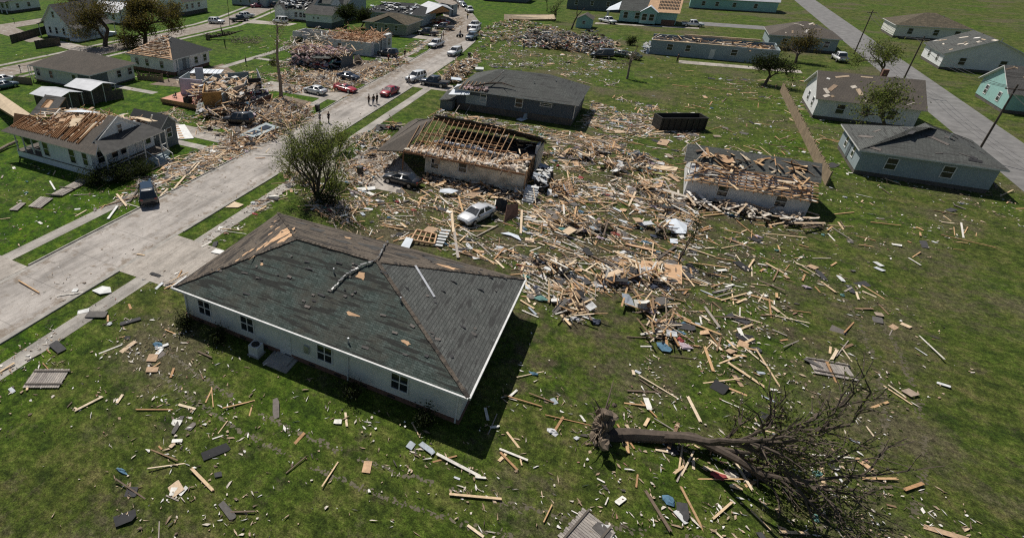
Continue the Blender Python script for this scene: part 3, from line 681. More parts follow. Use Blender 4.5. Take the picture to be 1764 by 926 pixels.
# ---------------------------------------------------------------- slate blue house behind
r3 = (-27.1, -9.1, 86.0, 96.8)
h3 = simple_house('house', 'slate blue single-storey house with a broad charcoal hip roof and a fallen limb on it', r3, 3.4, 5.9, 'x', 'hip', 's_navy', 'sh_char', zf=1.05, over=0.5, h=(5.6, 5.6),
    wins=[('S', -17.2, 1.75, 1.0, 1.25), ('S', -13.2, 2.45, 1.6, .45), ('S', -22.8, 1.8, .9, 1.1), ('E', 92, 1.7, 1, 1.2)], vents=[(-19, 92.8, 5.5), (-16, 89, 4.9), (-13, 90, 5.2)])
tp = MB(); fbox(tp, r3, 'S', -25.6, -22.2, 1.2, 2.6, 0, .05); tp.build('torn_wrap', M['s_grey'], h3)
MB().span(-9.12, -9.02, 85.88, 86.0, 1.05, 3.3).build('corner_board', M['trim'], h3)
MB().slab([(-28.2, 84.9, 2.5), (-24.8, 84.9, 2.9), (-25.0, 87.2, 3.9), (-27.6, 87.2, 3.7)], .1).build('torn_eave', M['tarp'], h3)
pk = MB()
for _ in range(46): pk.blob((RND.uniform(-25.9, -22.4), RND.uniform(85.6, 87.2), 3.5 + RND.uniform(0, .4)), (.3, .25, .16), 0, .4)
pk.build('insulation', M['pinkins'], h3, kind='stuff')
for i in range(6): MB().beam((-26.6 + i * .62, 85.2, 3.52), (-26.4 + i * .62, 87.6, 4.35), .06, .12).build('rafter', M['rafter'], h3)
ln = root('lean_to', (-28, 86, 0), 'small collapsed lean-to against the left end of the slate blue house', 'lean-to')
MB().slab([(-29.6, 84.6, 1.5), (-27.3, 84.6, 1.9), (-27.3, 88.6, 2.5), (-29.6, 88.6, 2.1)], .1).build('roof', M['sh_char'], ln)
MB().span(-29.4, -27.4, 84.8, 88.4, 0, 1.5).build('wall', M['s_slate'], ln)
lm = MB(); p = [(-24.6, 85.8, 4.05), (-22.5, 87.0, 4.5), (-20.5, 87.3, 4.75), (-18.4, 87.0, 4.45)]
lm.tube(p, [.17, .15, .12, .05], 7); lm.tube([p[1], (-21.6, 88.6, 5.2), (-21.2, 90, 5.9)], [.08, .05, .03], 5); lm.tube([p[2], (-19.6, 86.4, 4.5)], [.06, .03], 5)
tag(lm.build('fallen_limb', M['bark']), 'bare broken tree limb lying across the charcoal hip roof', 'tree limb')
cb = MB(); a = Vector((-24, 92, 5.4)); b = at(802, 196); cb.tube([at(868, 122, 5.8), (a + b) / 2 - Vector((0, 0, .3)), b], .035, 5)
tag(cb.build('loose_cable', M['metal']), 'slack service cable hanging down the front of the slate blue house', 'cable')
ps = root('leaning_sheet', at(910, 206), 'pale blue-grey panel leaning on the skirt of the slate blue house', 'panel')
MB().slab([at(900, 206, .05), at(911, 205, .05), at(917, 184, 1.9), at(908, 182, 1.9)], .06).build('board', M['s_grey'], ps)
MB().slab([at(889, 206, .06), at(903, 201, .1), at(912, 204, .1), at(898, 209, .06)], .05).build('base', M['tarp'], ps)
# ---------------------------------------------------------------- front-left cottage with its roof stripped to splintered rafters
h4 = root('ruined_house', (-63, 44, 0), 'white cottage with porch and gable front, its long roof stripped to splintered brown rafters', 'house')
r4 = (-65.2, -55.8, 38.9, 48.6)
w = MB(); w.span(-65.2, -55.8, 38.9, 48.6, 0.8, 3.55)
w.span(-70.2, -65.2, 43.5, 48.6, 0.8, 3.55)
w.build('wall', M['s_blue'], h4)
bs = MB(); bs.span(-70.4, -53.4, 38.85, 48.7, 0, 0.8); bs.build('porch_base', M['s_blue'], h4)
MB().span(-70.45, -53.35, 38.8, 48.75, 0.8, 0.88).build('porch_floor', M['shadewood'], h4)
# side porch: posts, half-height screens
for x in (-70.2, -68.6, -66.9, -65.25): MB().span(x - .07, x + .07, 38.9, 39.04, 0.88, 3.5).build('porch_post', M['trim'], h4)
for z in (1.55, 3.3): MB().span(-68.6, -65.3, 38.93, 39.0, z, z + .09).build('porch_rail', M['trim'], h4)
for u in (-66.2, -67.9): window(h4, (-70.2, -65, 43.48, 48), 'S', u, 1.5, 1.0, 1.4)
for u in (-64.1, -59.2): window(h4, r4, 'S', u, 1.25, .95, 1.75)
window(h4, r4, 'S', -56.9, 1.4, .8, 1.5)
for u in (40.2, 42.2, 43.6): window(h4, r4, 'E', u, 1.5, .9, 1.4)
door(h4, r4, 'E', 46.0, 0.9); window(h4, r4, 'E', 47.6, 1.5, .8, 1.4)
for y in (39.2, 42.3, 44.9, 47.6, 48.6): MB().span(-53.6, -53.45, y - .07, y + .07, 0.88, 3.35).build('porch_post', M['trim'], h4)
rr = MB()
for y0, y1 in ((39.2, 42.3), (42.3, 44.9), (47.6, 48.6)): MB().span(-53.56, -53.48, y0, y1, 1.6, 1.68).build('porch_rail', M['trim'], h4)
stp = MB()
for i in range(5): stp.span(-53.3 + i * .36, -52.94 + i * .36 + .03, 44.95, 47.4, 0.0, 0.74 - i * .15)
stp.build('steps', M['s_grey'], h4)
for y in (44.95, 47.4): MB().beam((-53.4, y, 1.75), (-51.5, y, 1.0), .07, .07).beam((-51.5, y, 0), (-51.5, y, 1.05), .09, .09).build('step_rail', M['trim'], h4)
# gable front
gw = MB(); gw.add([(-55.75, 39.8, 3.75), (-55.75, 47.4, 3.75), (-55.75, 43.6, 6.0), (-56.3, 39.8, 3.75), (-56.3, 47.4, 3.75), (-56.3, 43.6, 6.0)], [(0, 1, 2), (5, 4, 3), (0, 2, 5, 3), (1, 4, 5, 2), (0, 3, 4, 1)])
gw.build('gable_wall', M['s_white'], h4)
for y, s in ((39.6, 1), (47.6, -1)): MB().beam((-55.68, y, 3.8), (-55.68, 43.6, 6.12), .08, .2).build('rake_board', M['trim'], h4)
window(h4, (-60, -55.73, 40, 47), 'E', 43.6, 4.25, .6, .95)
pr = MB(); pr.slab([(-53.1, 38.7, 3.45), (-53.1, 48.2, 3.45), (-55.9, 47.3, 4.35), (-55.9, 39.9, 4.35)], .12, 0, 1); pr.build('porch_roof', [M['tarpaper'], M['trim']], h4)  # tar-paper black puts this slope's shade into its colour
# roof edge strips that still carry shingles
es = MB()
es.slab([(-71.2, 38.0, 3.55), (-53.6, 38.0, 3.55), (-54.8, 39.5, 4.15), (-70.6, 39.1, 3.99)], .12, 0, 1)
es.slab([(-57.9, 39.3, 4.07), (-55.86, 39.4, 4.12), (-55.86, 43.55, 6.2), (-57.3, 43.55, 6.15), (-57.0, 42.2, 5.5), (-57.7, 41.2, 4.98)], .11, 0, 1)
es.slab([(-55.86, 43.62, 6.2), (-55.86, 47.9, 3.95), (-57.6, 47.9, 3.95), (-57.4, 45.6, 5.1), (-57.3, 43.62, 6.15)], .11, 0, 1)
es.build('roof_edge', [M['sh_brown'], M['trim']], h4)
MB().slab([(-60.6, 39.7, 4.2), (-57.6, 39.8, 4.25), (-57.9, 42.4, 5.5), (-58.6, 42.0, 5.35), (-58.9, 41.0, 4.8)], .05).build('roof_decking', M['palewood'], h4)
MB().slab([(-62.5, 40.6, 4.7), (-60.2, 41.2, 5.0), (-60.6, 42.6, 5.6), (-62.9, 42.2, 5.2)], .04).build('roof_decking', M['palewood'], h4)
MB().slab([(-66, 43.0, 4.4), (-62.5, 43.3, 4.7), (-62.6, 45.0, 4.6), (-66.2, 44.9, 4.3)], .04).build('roof_decking', M['palewood'], h4)
MB().slab([(-58.5, 47.6, 4.7), (-55.4, 47.9, 4.4), (-55.2, 49.3, 4.1), (-58.0, 49.2, 4.2)], .05).build('roof_decking', M['palewood'], h4)
for i in range(42):
    x = -70.3 + i * 0.31
    if RND.random() < .16: continue
    frac = 1.0 if x > -60.5 else RND.uniform(.35, .8)
    z1 = 4.0 + (6.0 - 4.0) * frac; y1 = 38.9 + 4.7 * frac
    if x < -63: z1 = min(z1, RND.uniform(4.1, 4.7))
    MB().beam((x, 38.9, 3.98), (x + RND.uniform(-.3, .35), y1, z1), .06, .16).build('rafter', M['rafter_d'], h4)
for i in range(30):
    x = -70 + i * .48
    if RND.random() < .3: continue
    f = RND.uniform(.3, .9)
    MB().beam((x, 48.6, 3.75), (x + RND.uniform(-.6, .6), 48.6 - 4.5 * f, 3.9 + RND.uniform(-.1, .9) * f), .06, .15).build('rafter', M['rafter_d'], h4)
lb = MB()
def h4pt():
    x = RND.uniform(-70, -57); y = RND.uniform(40.5, 48.5)
    return (x, y, 3.85 + max(0, 1 - abs(y - 43.6) / 4.6) * RND.uniform(.1, 1.0) * (1 if x > -64 else .6))
heap(lb, h4pt, 270, (0.8, 3.6), (.05, .11), .07, tilt=.45, bias=1.3); lb.build('splintered_boards', M['rafter_d'], h4, kind='stuff')
lb = MB(); heap(lb, h4pt, 190, (0.5, 2.8), (.06, .18), tilt=.45); lb.build('loose_boards', M['chip'], h4, kind='stuff')
lb = MB(); heap(lb, h4pt, 44, (0.5, 1.5), (.2, .6), .03, .4); lb.build('loose_sheets', M['wht'], h4, kind='stuff')
lb = MB(); heap(lb, lambda: (lambda q: (q[0], q[1], q[2] + RND.uniform(.1, .6)))(h4pt()), 110, (1.0, 3.8), (.08, .2), tilt=.4); lb.build('tangled_boards', M['wood'], h4, kind='stuff')
lb = MB(); heap(lb, lambda: (lambda q: (q[0], q[1], q[2] + RND.uniform(.0, .4)))(h4pt()), 34, (.6, 1.9), (.5, 1.1), .03, .4); lb.build('torn_decking', M['ply'], h4, kind='stuff')
MB().span(-70, -56, 39.2, 48.4, 3.5, 3.62).build('ceiling', M['shadeblack'], h4)
MB().slab([(-70.6, 43.8, 3.7), (-70.7, 39.4, 3.7), (-70.9, 40.2, 5.3)], .06).build('end_panel', M['rafter'], h4)
MB().slab([(-68, 44.6, 4.75), (-62.4, 45.4, 5.2), (-62.2, 46.3, 5.0), (-66, 46.4, 4.8)], .03).build('white_sheet', M['tarp'], h4)
# right-hand wing
wg = root('house_wing', (-57, 51.6, 0), 'dark-roofed side wing at the right end of the stripped white cottage', 'house wing')
rw = (-61.0, -55.4, 49.6, 52.4)
ww_ = MB(); gable_walls(ww_, rw, 0, 3.1, 4.3, 'x'); ww_.build('wall', M['s_slate'], wg)  # dark siding colours in the shade lying on this pale wing
gr = MB(); gable(gr, rw, 3.1, 4.3, 'x', .35); gr.build('roof', [M['sh_dark'], M['trim']], wg)
window(wg, rw, 'E', 51.0, 1.4, .8, 1.2); window(wg, rw, 'S', -57, 1.5, .9, 1.3)
wd = MB(); wd.tube([at(262, 198, 5), at(258, 214, 3.6), at(252, 228, 2.4), at(253, 241, 1.2)], [.1, .1, .09, .07], 6)
tag(wd.build('hanging_trim', M['trim']), 'long white strip of trim hanging off the cottage side wing', 'trim strip')
# roof pieces thrown behind the cottage
rp = root('roof_section', (-74, 47, 0), 'torn dark-shingled roof section with a hole, thrown behind the stripped cottage', 'roof section')
P = [at(50, 198, 3.6), at(78, 163, 5.2), at(113, 168, 5.0), at(92, 197, 4.0)]
def bil(P, u, v): return P[0].lerp(P[3], u).lerp(P[1].lerp(P[2], u), v)
tp = MB()
for u0, u1, v0, v1 in ((0, 1, 0, .36), (0, .22, .36, .8), (.58, 1, .36, .8), (0, 1, .8, 1)):
    tp.slab([bil(P, u0, v0), bil(P, u1, v0), bil(P, u1, v1), bil(P, u0, v1)], .12, 0, 1)
tp.build('shingled_slope', [M['sh_grey'], M['deck']], rp)
dk = MB(); dk.slab([bil(P, .36, .38) + Vector((0, 0, -.02)), bil(P, .6, .36), bil(P, .6, .7), bil(P, .42, .78)], .05); dk.build('decking', M['deck'], rp)
for i in range(8):
    u = .2 + i * .055
    MB().beam(bil(P, u, .32) - Vector((0, 0, .1)), bil(P, u, .84) - Vector((0, 0, .1)), .06, .12).build('rafter', M['rafter_d'], rp)
MB().beam(P[0] - Vector((0, 0, 3.4)), P[0], .15, .15).beam(P[1] - Vector((0, 0, 5)), P[1], .15, .15).beam(P[2] - Vector((0, 0, 4.8)), P[2], .15, .15).build('prop', M['shadewood'], rp)
bd = root('roof_deck', (-78, 40, 0), 'long bare plywood roof deck fallen on the grass at the left edge of the photo', 'roof deck')
D = [at(-30, 168, .4), at(-30, 140, 1.2), at(56, 199, 3.3), at(40, 211, 2.6)]
MB().slab(D, .08).build('deck', M['palewood'], bd)
jj = MB()
for i in range(9):
    t = (i + .5) / 9; jj.beam(D[0].lerp(D[3], t) + Vector((0, 0, .03)), D[1].lerp(D[2], t) + Vector((0, 0, .03)), .07, .03)
jj.build('seam_batten', M['deck'], bd)
MB().beam(D[0] - Vector((0, 0, .15)), D[3] - Vector((0, 0, .15)), .1, .2).beam(D[1] - Vector((0, 0, .15)), D[2] - Vector((0, 0, .15)), .1, .2).build('edge_joist', M['rafter_d'], bd)
lg = MB(); lg.tube([at(-8, 262, .3), at(14, 250, .35), at(30, 243, .5)], .22, 7)
tag(lg.build('fallen_post', M['palebark']), 'long weathered post on the grass left of the cottage porch', 'post')

# ---------------------------------------------------------------- grey hip-roof house, sheds and fences behind it
r5 = (-103.6, -87.7, 64.8, 74.6)
h5 = simple_house('house', 'cream bungalow with an intact grey-brown hip roof behind the metal-roofed sheds', r5, 3.0, 5.4, 'x', 'hip', 's_cream', 'sh_brown', zf=.3, over=.6, h=(6.0, 6.4),
    wins=[('S', -102.3, 1.1, .9, 1.3), ('S', -98.6, 1.1, .9, 1.3), ('S', -92.2, 1.1, .9, 1.3), ('E', 71.0, 1.2, .9, 1.2), ('E', 73.6, 1.2, .9, 1.2)], vents=[(-98, 67.5, 4.2), (-96, 70.2, 5.3)])
MB().span(-91, -87.6, 64.75, 68.4, .3, 2.75).build('recess_shade', M['s_slate'], h5)  # solid dark box stands in for the shaded recess
MB().span(-87.75, -87.6, 64.6, 64.75, 0, 2.85).build('porch_post', M['trim'], h5)
MB().span(-105, -103.6, 65.4, 72, 0, .4).build('side_step', M['kerb'], h5)
for x in (-105, -104.3): MB().span(x, x + .1, 64.6, 64.7, 0, 2.7).build('porch_post', M['trim'], h5)
def shed(name, label, r, ze, zr, wall='shadewood'):
    o = root(name, ((r[0] + r[1]) / 2, (r[2] + r[3]) / 2, 0), label, 'shed')
    w = MB(); gable_walls(w, (r[0] + .3, r[1] - .8, r[2] + .3, r[3] - .3), 0, ze - .05, zr - .05, 'x'); w.build('wall', M[wall], o)  # solid dark walls stand in for the shaded open interior
    b = MB(); gable(b, r, ze, zr, 'x', .15, .06); b.build('roof', [M['metalroof'], M['trim']], o)
    for y in (r[2] + .1, (r[2] + r[3]) / 2, r[3] - .1): MB().span(r[1] - .15, r[1] - .05, y - .05, y + .05, 0, ze + (zr - ze) * (1 - abs(y - (r[2] + r[3]) / 2) / ((r[3] - r[2]) / 2)) - .05).build('post', M['trim'], o)
    return o
shed('shed', 'low shed with a pale metal roof, nearer the stripped cottage', (-88.0, -81.4, 53.4, 58.0), 2.3, 2.9)
shed('shed', 'taller dark shed with a pale metal roof, behind the wooden fence', (-86.5, -80.2, 58.8, 63.8), 2.5, 3.2)
def fence(label, p, q, h, m='shadewood', t=.05, gap=0.0, name='wooden_fence', jag=0.0):
    p = Vector((p[0], p[1], 0)); q = Vector((q[0], q[1], 0)); n = max(2, int((q - p).length / .3))
    o = root(name, (p + q) / 2, label, 'fence')
    b = MB(); d = (q - p) / n
    for i in range(n):
        a = p + d * (i + .5); hh = h * (1 + RND.uniform(-.03, .03) - (RND.random() * jag))
        b.beam(a, a + Vector((0, 0, hh)), d.length * (1 - gap) * .96, t, up=d.cross(Vector((0, 0, 1))))
    b.build('board_panel', M[m], o)
    pm = MB(); k = max(2, int((q - p).length / 2.4))
    for i in range(k + 1):
        a = p.lerp(q, i / k) + Vector((.06, .06, 0)); pm.beam(a, a + Vector((0, 0, h * 1.02)), .1, .1)
    pm.build('posts', M[m], o); o.children[-1].name = 'post'
    rm = MB(); rm.beam(p + Vector((.05, .05, h * .3)), q + Vector((.05, .05, h * .3)), .04, .1).beam(p + Vector((.05, .05, h * .8)), q + Vector((.05, .05, h * .8)), .04, .1)
    rm.build('rail', M[m], o)
    return o
fence('tall dark board fence behind the metal-roofed sheds', at(141, 181), at(212, 170), 1.7)
fence('tan wooden fence with broken tops right of the cream bungalow', at(237, 137), at(281, 141), 1.5, 'fencewood', gap=.1, jag=.5)
fence('short tan fence section left of the cream bungalow', at(26, 143), at(55, 146), 1.3, 'fencewood')
fence('long dark fence on the lawn left of the gabled farmhouse', at(20, 75), at(82, 57), 1.9)
fence('dark picket fence in front of the gabled farmhouse', at(62, 84), at(104, 78), 1.8)

# ---------------------------------------------------------------- white bungalow, left half of the roof stripped
r7 = (-94.6, -82.9, 80.2, 90.6)
h7 = root('damaged_house', (-88.7, 85.4, 0), 'white bungalow with half its hip roof stripped to battens, half dark shingle', 'house')
MB().span(-94.5, -83, 80.3, 90.5, 0, .7).build('foundation', M['brickbase'], h7)
w = MB(); w.span(*r7, .7, 3.15); w.build('wall', M['s_white'], h7)
b = MB(); A, C = hip(b, (-95.2, -82.3, 79.6, 91.2), 3.2, 6.3, 'x', 5.6, 6.2, (None, 0, 0, 2), 1)
b.slab([(-95.2, 79.6, 3.2), (-82.3, 79.6, 3.2), tuple(C), tuple(A)], .06, 2, 1)
b.build('roof', [M['sh_dark'], M['trim'], M['deck']], h7)
for i in range(13):
    t = i / 13; y = 79.7 + 5.4 * t; z = 3.3 + 3.0 * t
    MB().beam((-95.0 + 5.4 * t, y, z), (-82.6 - 6.0 * t + RND.uniform(-.6, .1), y, z), .16, .1).build('batten', M['palewood' if i % 2 else 'rafter'], h7)
bb = MB(); heap(bb, lambda: (lambda t: (RND.uniform(-94.5 + 5 * t, -83.2 - 5.4 * t), 79.7 + 5.4 * t, 3.4 + 3.0 * t))(RND.random()), 90, (.6, 2.2), tilt=.4, bias=0.2); bb.build('loose_boards', M['chip'], h7, kind='stuff')
MB().span(-82.92, -82.87, 81.0, 84.6, .75, 3.0).build('recess_shade', M['s_grey'], h7)  # darker flat panel stands in for the recess in shade
for u in (-92.8, -90.0, -86.0): window(h7, r7, 'S', u, 1.2, .9, 1.3)
door(h7, (-94.6, -82.87, 80.1, 90), 'E', 83.2, .75, m='s_slate'); window(h7, r7, 'E', 86.6, 1.2, .9, 1.3); window(h7, r7, 'E', 89.2, 1.2, .9, 1.3)
for y in (80.9, 84.5): MB().span(-82.5, -82.36, y, y + .14, .2, 3.05).build('porch_post', M['trim'], h7)
MB().span(-82.87, -82.3, 80.8, 84.7, 0, .6).build('porch_step', M['kerb'], h7)
MB().span(-82.3, -81.5, 82.4, 84, 0, .3).build('step', M['kerb'], h7)

# ---------------------------------------------------------------- flattened house with red floor, lavender and ochre walls
h8 = root('collapsed_house', at(365, 190), 'collapsed house with a red floor slab, one lavender wall and an ochre wall still up', 'house')
b = MB(); b.span(-71.3, -56.8, 65.2, 76.2, 0, .86); b.build('foundation', M['brickbase'], h8)
MB().span(-71.3, -63.6, 65.2, 70.6, .86, .90).build('red_floor', M['redfloor'], h8)
MB().span(-63.6, -56.8, 65.2, 76.2, .86, .905).span(-71.3, -63.6, 70.6, 76.2, .86, .905).build('grey_floor', M['kerb'], h8)
MB().span(-71.4, -63.4, 65.05, 65.2, .3, .92).build('floor_edge', M['rafter_d'], h8)
def wallpx(par, name, p, q, z0, h, m, t=.15):
    a = at(p[0], p[1], z0); c = at(q[0], q[1], z0)
    o = MB(); d = (c - a); up = d.cross(Vector((0, 0, 1)))
    o.slab([a, c, c + Vector((0, 0, h)), a + Vector((0, 0, h))], t)
    return o.build(name, M[m], par)
wallpx(h8, 'lavender_wall', (313, 162), (351, 166), .9, 2.7, 'lavender')
wallpx(h8, 'wall', (313, 162), (330, 150), .9, 2.7, 's_grey')
wallpx(h8, 'wall', (338, 140), (352, 139), .9, 2.4, 'lavender')
wallpx(h8, 'wall', (351, 166), (372, 150), .9, 2.3, 's_grey')
wallpx(h8, 'ochre_wall', (353, 186), (384, 184), .9, 2.4, 'ochre')
wallpx(h8, 'ochre_wall', (353, 186), (356, 168), .9, 2.4, 'ochre')
wallpx(h8, 'wall', (384, 184), (400, 168), .9, 1.9, 's_grey')
wallpx(h8, 'board_wall', (405, 178), (424, 172), .9, 2.6, 'greywood')
wallpx(h8, 'board_wall', (424, 172), (428, 164), .9, 2.6, 's_slate')
wallpx(h8, 'dark_wall', (429, 163), (452, 162), .9, 2.7, 'shadeblack')
wallpx(h8, 'dark_wall', (452, 163), (445, 145), .9, 2.8, 's_slate')
wallpx(h8, 'wall', (372, 150), (430, 146), .9, 2.3, 's_grey')
tops = MB(); heap(tops, lambda: (RND.uniform(-67, -57), RND.uniform(66.5, 76), RND.uniform(2.3, 3.1)), 150, (.8, 3.4), tilt=.3); tops.build('loose_boards', M['wood'], h8, kind='stuff')
tops = MB(); heap(tops, lambda: (RND.uniform(-67, -57), RND.uniform(68, 76), RND.uniform(2.4, 3.2)), 34, (.8, 2.0), (.5, 1.2), .03, .4); tops.build('loose_sheets', M['ply'], h8, kind='stuff')
tops = MB(); heap(tops, lambda: (RND.uniform(-66, -57), RND.uniform(68, 76), RND.uniform(2.4, 3.2)), 22, (.6, 1.6), (.4, .9), .03, .4); tops.build('pale_sheets', M['wht'], h8, kind='stuff')
tops = MB(); heap(tops, lambda: (RND.uniform(-61, -57), RND.uniform(72, 76), RND.uniform(.9, 1.8)), 60, (.4, 1.2), (.2, .6), .2, .5); tops.build('room_contents', M['rag'], h8, kind='stuff')
tops = MB(); heap(tops, lambda: (RND.uniform(-66, -57), RND.uniform(65.6, 72), RND.uniform(.95, 2.4)), 150, (.5, 2.4), (.1, .4), .06, .6); tops.build('room_wreckage', M['wood'], h8, kind='stuff')
cr = root('wooden_crate', at(324, 176, .9), 'dark open box standing on the red floor slab', 'box')
c = at(324, 176, .9)
for dx, dy, sx, sy in ((-.55, 0, .06, .9), (.55, 0, .06, .9), (0, -.42, 1.1, .06), (0, .42, 1.1, .06)): MB().box(c + Vector((dx, dy, .4)), (sx, sy, .8)).build('side', M['shadeblack'], cr)
c = at(301, 168, .9); cr = root('toppled_chair', c, 'small toppled dark chair left of the box on the red floor', 'chair')
MB().box(c + Vector((0, 0, .35)), (.5, .5, .06), .5, .2).build('seat', M['shadeblack'], cr); MB().box(c + Vector((.25, .1, .6)), (.06, .5, .6), .5, .2).build('backrest', M['shadeblack'], cr)
for sx in (-.2, .2):
    for sy in (-.2, .2): MB().beam(c + Vector((sx, sy, 0)), c + Vector((sx, sy, .35)), .05, .05).build('leg', M['shadeblack'], cr)
b = MB()
def h8f(): p = at(RND.uniform(348, 440), RND.uniform(190, 206), 0); return (p.x, p.y, RND.uniform(.1, 1.3))
heap(b, h8f, 90, (.4, 2.0), (.15, .7), .08, .6); b.build('front_wreckage', M['drk'], h8, kind='stuff')
b = MB(); heap(b, h8f, 170, (.8, 3.6), (.09, .22), .05, .5); b.build('front_boards', M['wood'], h8, kind='stuff')
b = MB(); heap(b, h8f, 40, (.3, 1.0), (.2, .6), .1, .6); b.build('front_belongings', M['rag'], h8, kind='stuff')
ld = root('leaning_ladder', at(345, 196), 'pale ladder leaning from the red floor slab to the ground', 'ladder')
a0, a1 = at(337, 197, .05), at(343, 198, .05); b0, b1 = at(342, 175, 1.6), at(349, 176, 1.6)
for p, q in ((a0, b0), (a1, b1)): MB().beam(p, q, .07, .09).build('rail', M['trim'], ld)
for i in range(9): t = (i + .5) / 9; MB().beam(a0.lerp(b0, t), a1.lerp(b1, t), .1, .04).build('rung', M['trim'], ld)
ms = root('roof_sheet', at(352, 127, 1), 'crumpled pale metal roof sheet lying behind the lavender wall', 'roof sheet')
MB().slab([at(326, 126, .5), at(380, 127, .5), at(386, 120, .9), at(336, 118, .9)], .05).build('sheet', M['tarp'], ms)
rib = MB()
for i in range(8): rib.beam(at(326, 126, .5).lerp(at(380, 127, .5), i / 7) + Vector((0, 0, .05)), at(336, 118, .9).lerp(at(386, 120, .9), i / 7) + Vector((0, 0, .05)), .08, .06)
rib.build('rib', M['tarp'], ms)
# wall frames lying flat
wf = root('fallen_wall', at(310, 225), 'flattened white wall panel with exposed tan studs beside the driveway', 'wall panel')
Q = [at(287, 241, .12), at(334, 238, .12), at(318, 214, .3), at(284, 218, .3)]
MB().slab(Q, .08).build('panel', M['trim'], wf)
for i in range(6): MB().slab([bil([Q[0], Q[3], Q[2], Q[1]], .03 + .0 * i, 0) if 0 else Q[0].lerp(Q[3], i / 6 + .03).lerp(Q[1].lerp(Q[2], i / 6 + .03), .04) + Vector((0, 0, .05)), Q[0].lerp(Q[3], i / 6 + .03).lerp(Q[1].lerp(Q[2], i / 6 + .03), .66) + Vector((0, 0, .05)), Q[0].lerp(Q[3], i / 6 + .1).lerp(Q[1].lerp(Q[2], i / 6 + .1), .66) + Vector((0, 0, .05)), Q[0].lerp(Q[3], i / 6 + .1).lerp(Q[1].lerp(Q[2], i / 6 + .1), .04) + Vector((0, 0, .05))], .04).build('stud', M['deck'], wf)
for v in (.22, .45): MB().beam(Q[0].lerp(Q[1], v) + Vector((0, 0, .08)), Q[3].lerp(Q[2], v) + Vector((0, 0, .08)), .22, .04).build('cross_strip', M['trim'], wf)
wp = root('fallen_wall', at(442, 220), 'flat white wall panel with two dark window openings beside the kerb', 'wall panel')
Q = [at(410, 233, .35), at(438, 236, .45), at(481, 219, .7), at(458, 211, .9)]
MB().slab(Q, .1).build('panel', M['s_grey'], wp)
for u0, u1 in ((.15, .45), (.58, .88)):
    MB().slab([Q[0].lerp(Q[3], u0).lerp(Q[1].lerp(Q[2], u0), .25) + Vector((0, 0, .02)), Q[0].lerp(Q[3], u1).lerp(Q[1].lerp(Q[2], u1), .25) + Vector((0, 0, .02)), Q[0].lerp(Q[3], u1).lerp(Q[1].lerp(Q[2], u1), .7) + Vector((0, 0, .02)), Q[0].lerp(Q[3], u0).lerp(Q[1].lerp(Q[2], u0), .7) + Vector((0, 0, .02))], .02).build('window', M['glass'], wp)

# ---------------------------------------------------------------- roofless white house and the dark wreck in front of it
h9 = root('ruined_house', (-62, 119, 0), 'white roofless house with a garage door, splintered boards heaped on top', 'house')
for q in ((-68.0, -57.0, 114.6, 114.8, 0, 2.9), (-57.2, -57.0, 114.8, 116.2, 0, 2.9), (-57.2, -57.0, 118.8, 124, 0, 2.9), (-57.2, -57.0, 116.2, 118.8, 2.3, 2.9), (-57.4, -56.3, 121.3, 124.25, 0, 3.6), (-80, -57.4, 124, 124.2, 0, 2.8), (-68.2, -68, 114.8, 124, 0, 2.8), (-80, -76, 118, 118.2, 0, 3.1), (-80.2, -80, 118, 124, 0, 2.9), (-72, -68.2, 118, 118.2, 0, 2.8)):
    MB().span(*q).build('wall', M['block'], h9)
MB().span(-57.16, -57.08, 116.2, 118.8, 0, 2.3).build('garage_door', M['s_grey'], h9)
window(h9, (-68, -57, 114.6, 124), 'S', -65, 1.0, .9, 1.2); window(h9, (-60, -56.3, 120, 124), 'E', 122.7, 1.2, 1.2, 1.5, cols=2)
MB().span(-57.02, -56.9, 119.6, 120.1, 0, 2.8).build('corner_board', M['s_slate'], h9)
MB().span(-68, -57.2, 114.8, 124, 2.45, 2.55).build('ceiling', M['deck'], h9)
b = MB(); heap(b, inrect(-70, -56.2, 114.2, 125, 2.6, 4.3), 330, (.6, 3.4), tilt=.6); b.build('splintered_boards', M['rafter'], h9, kind='stuff')
b = MB(); heap(b, inrect(-78, -56.5, 115, 125, 2.6, 3.4), 130, (.5, 2.4), tilt=.4); b.build('loose_boards', M['chip'], h9, kind='stuff')
b = MB(); heap(b, inrect(-68, -57.5, 115, 124, 2.7, 3.4), 18, (1.2, 2.4), (.8, 1.3), .03, .35); b.build('loose_sheets', M['ply'], h9, kind='stuff')
b = MB(); heap(b, inrect(-80.5, -68.2, 110, 123, .1, 2.0), 260, (.6, 3.4), (.08, .3), tilt=.6); b.build('rear_wreckage', M['chip'], h9, kind='stuff')
h9b = root('ruined_house', (-63, 102, 0), 'dark burst-open wreck of a house heaped with pink insulation', 'house')
for q in ((-68.5, -57.4, 106.4, 106.6, 0, 2.6), (-57.4, -57.2, 101.5, 106.6, 0, 2.3), (-68.5, -68.3, 100, 106.4, 0, 2.2), (-62.8, -60.8, 99.2, 99.4, 0, 2.1), (-67, -66, 99.6, 99.8, 0, 1.7)): MB().span(*q).build('wall', M['s_slate'], h9b)
MB().slab([(-69, 100.2, 1.9), (-65.5, 99.3, 2.5), (-62, 99.9, 2.2), (-58.6, 99.2, 2.6), (-57, 101, 2.4), (-57, 106.8, 2.75), (-63, 107.2, 2.5), (-69, 106.0, 2.7)], .12).build('ceiling', M['shadeblack'], h9b)
MB().span(-68.4, -57.4, 100.5, 106.3, 0, .3).build('floor', M['shadeblack'], h9b)
MB().slab([(-62.6, 98.0, 2.2), (-58.2, 98.6, 2.4), (-58.4, 100.4, 2.75), (-62.4, 100.0, 2.7)], .1).build('porch_roof', M['sh_char'], h9b)
b = MB()
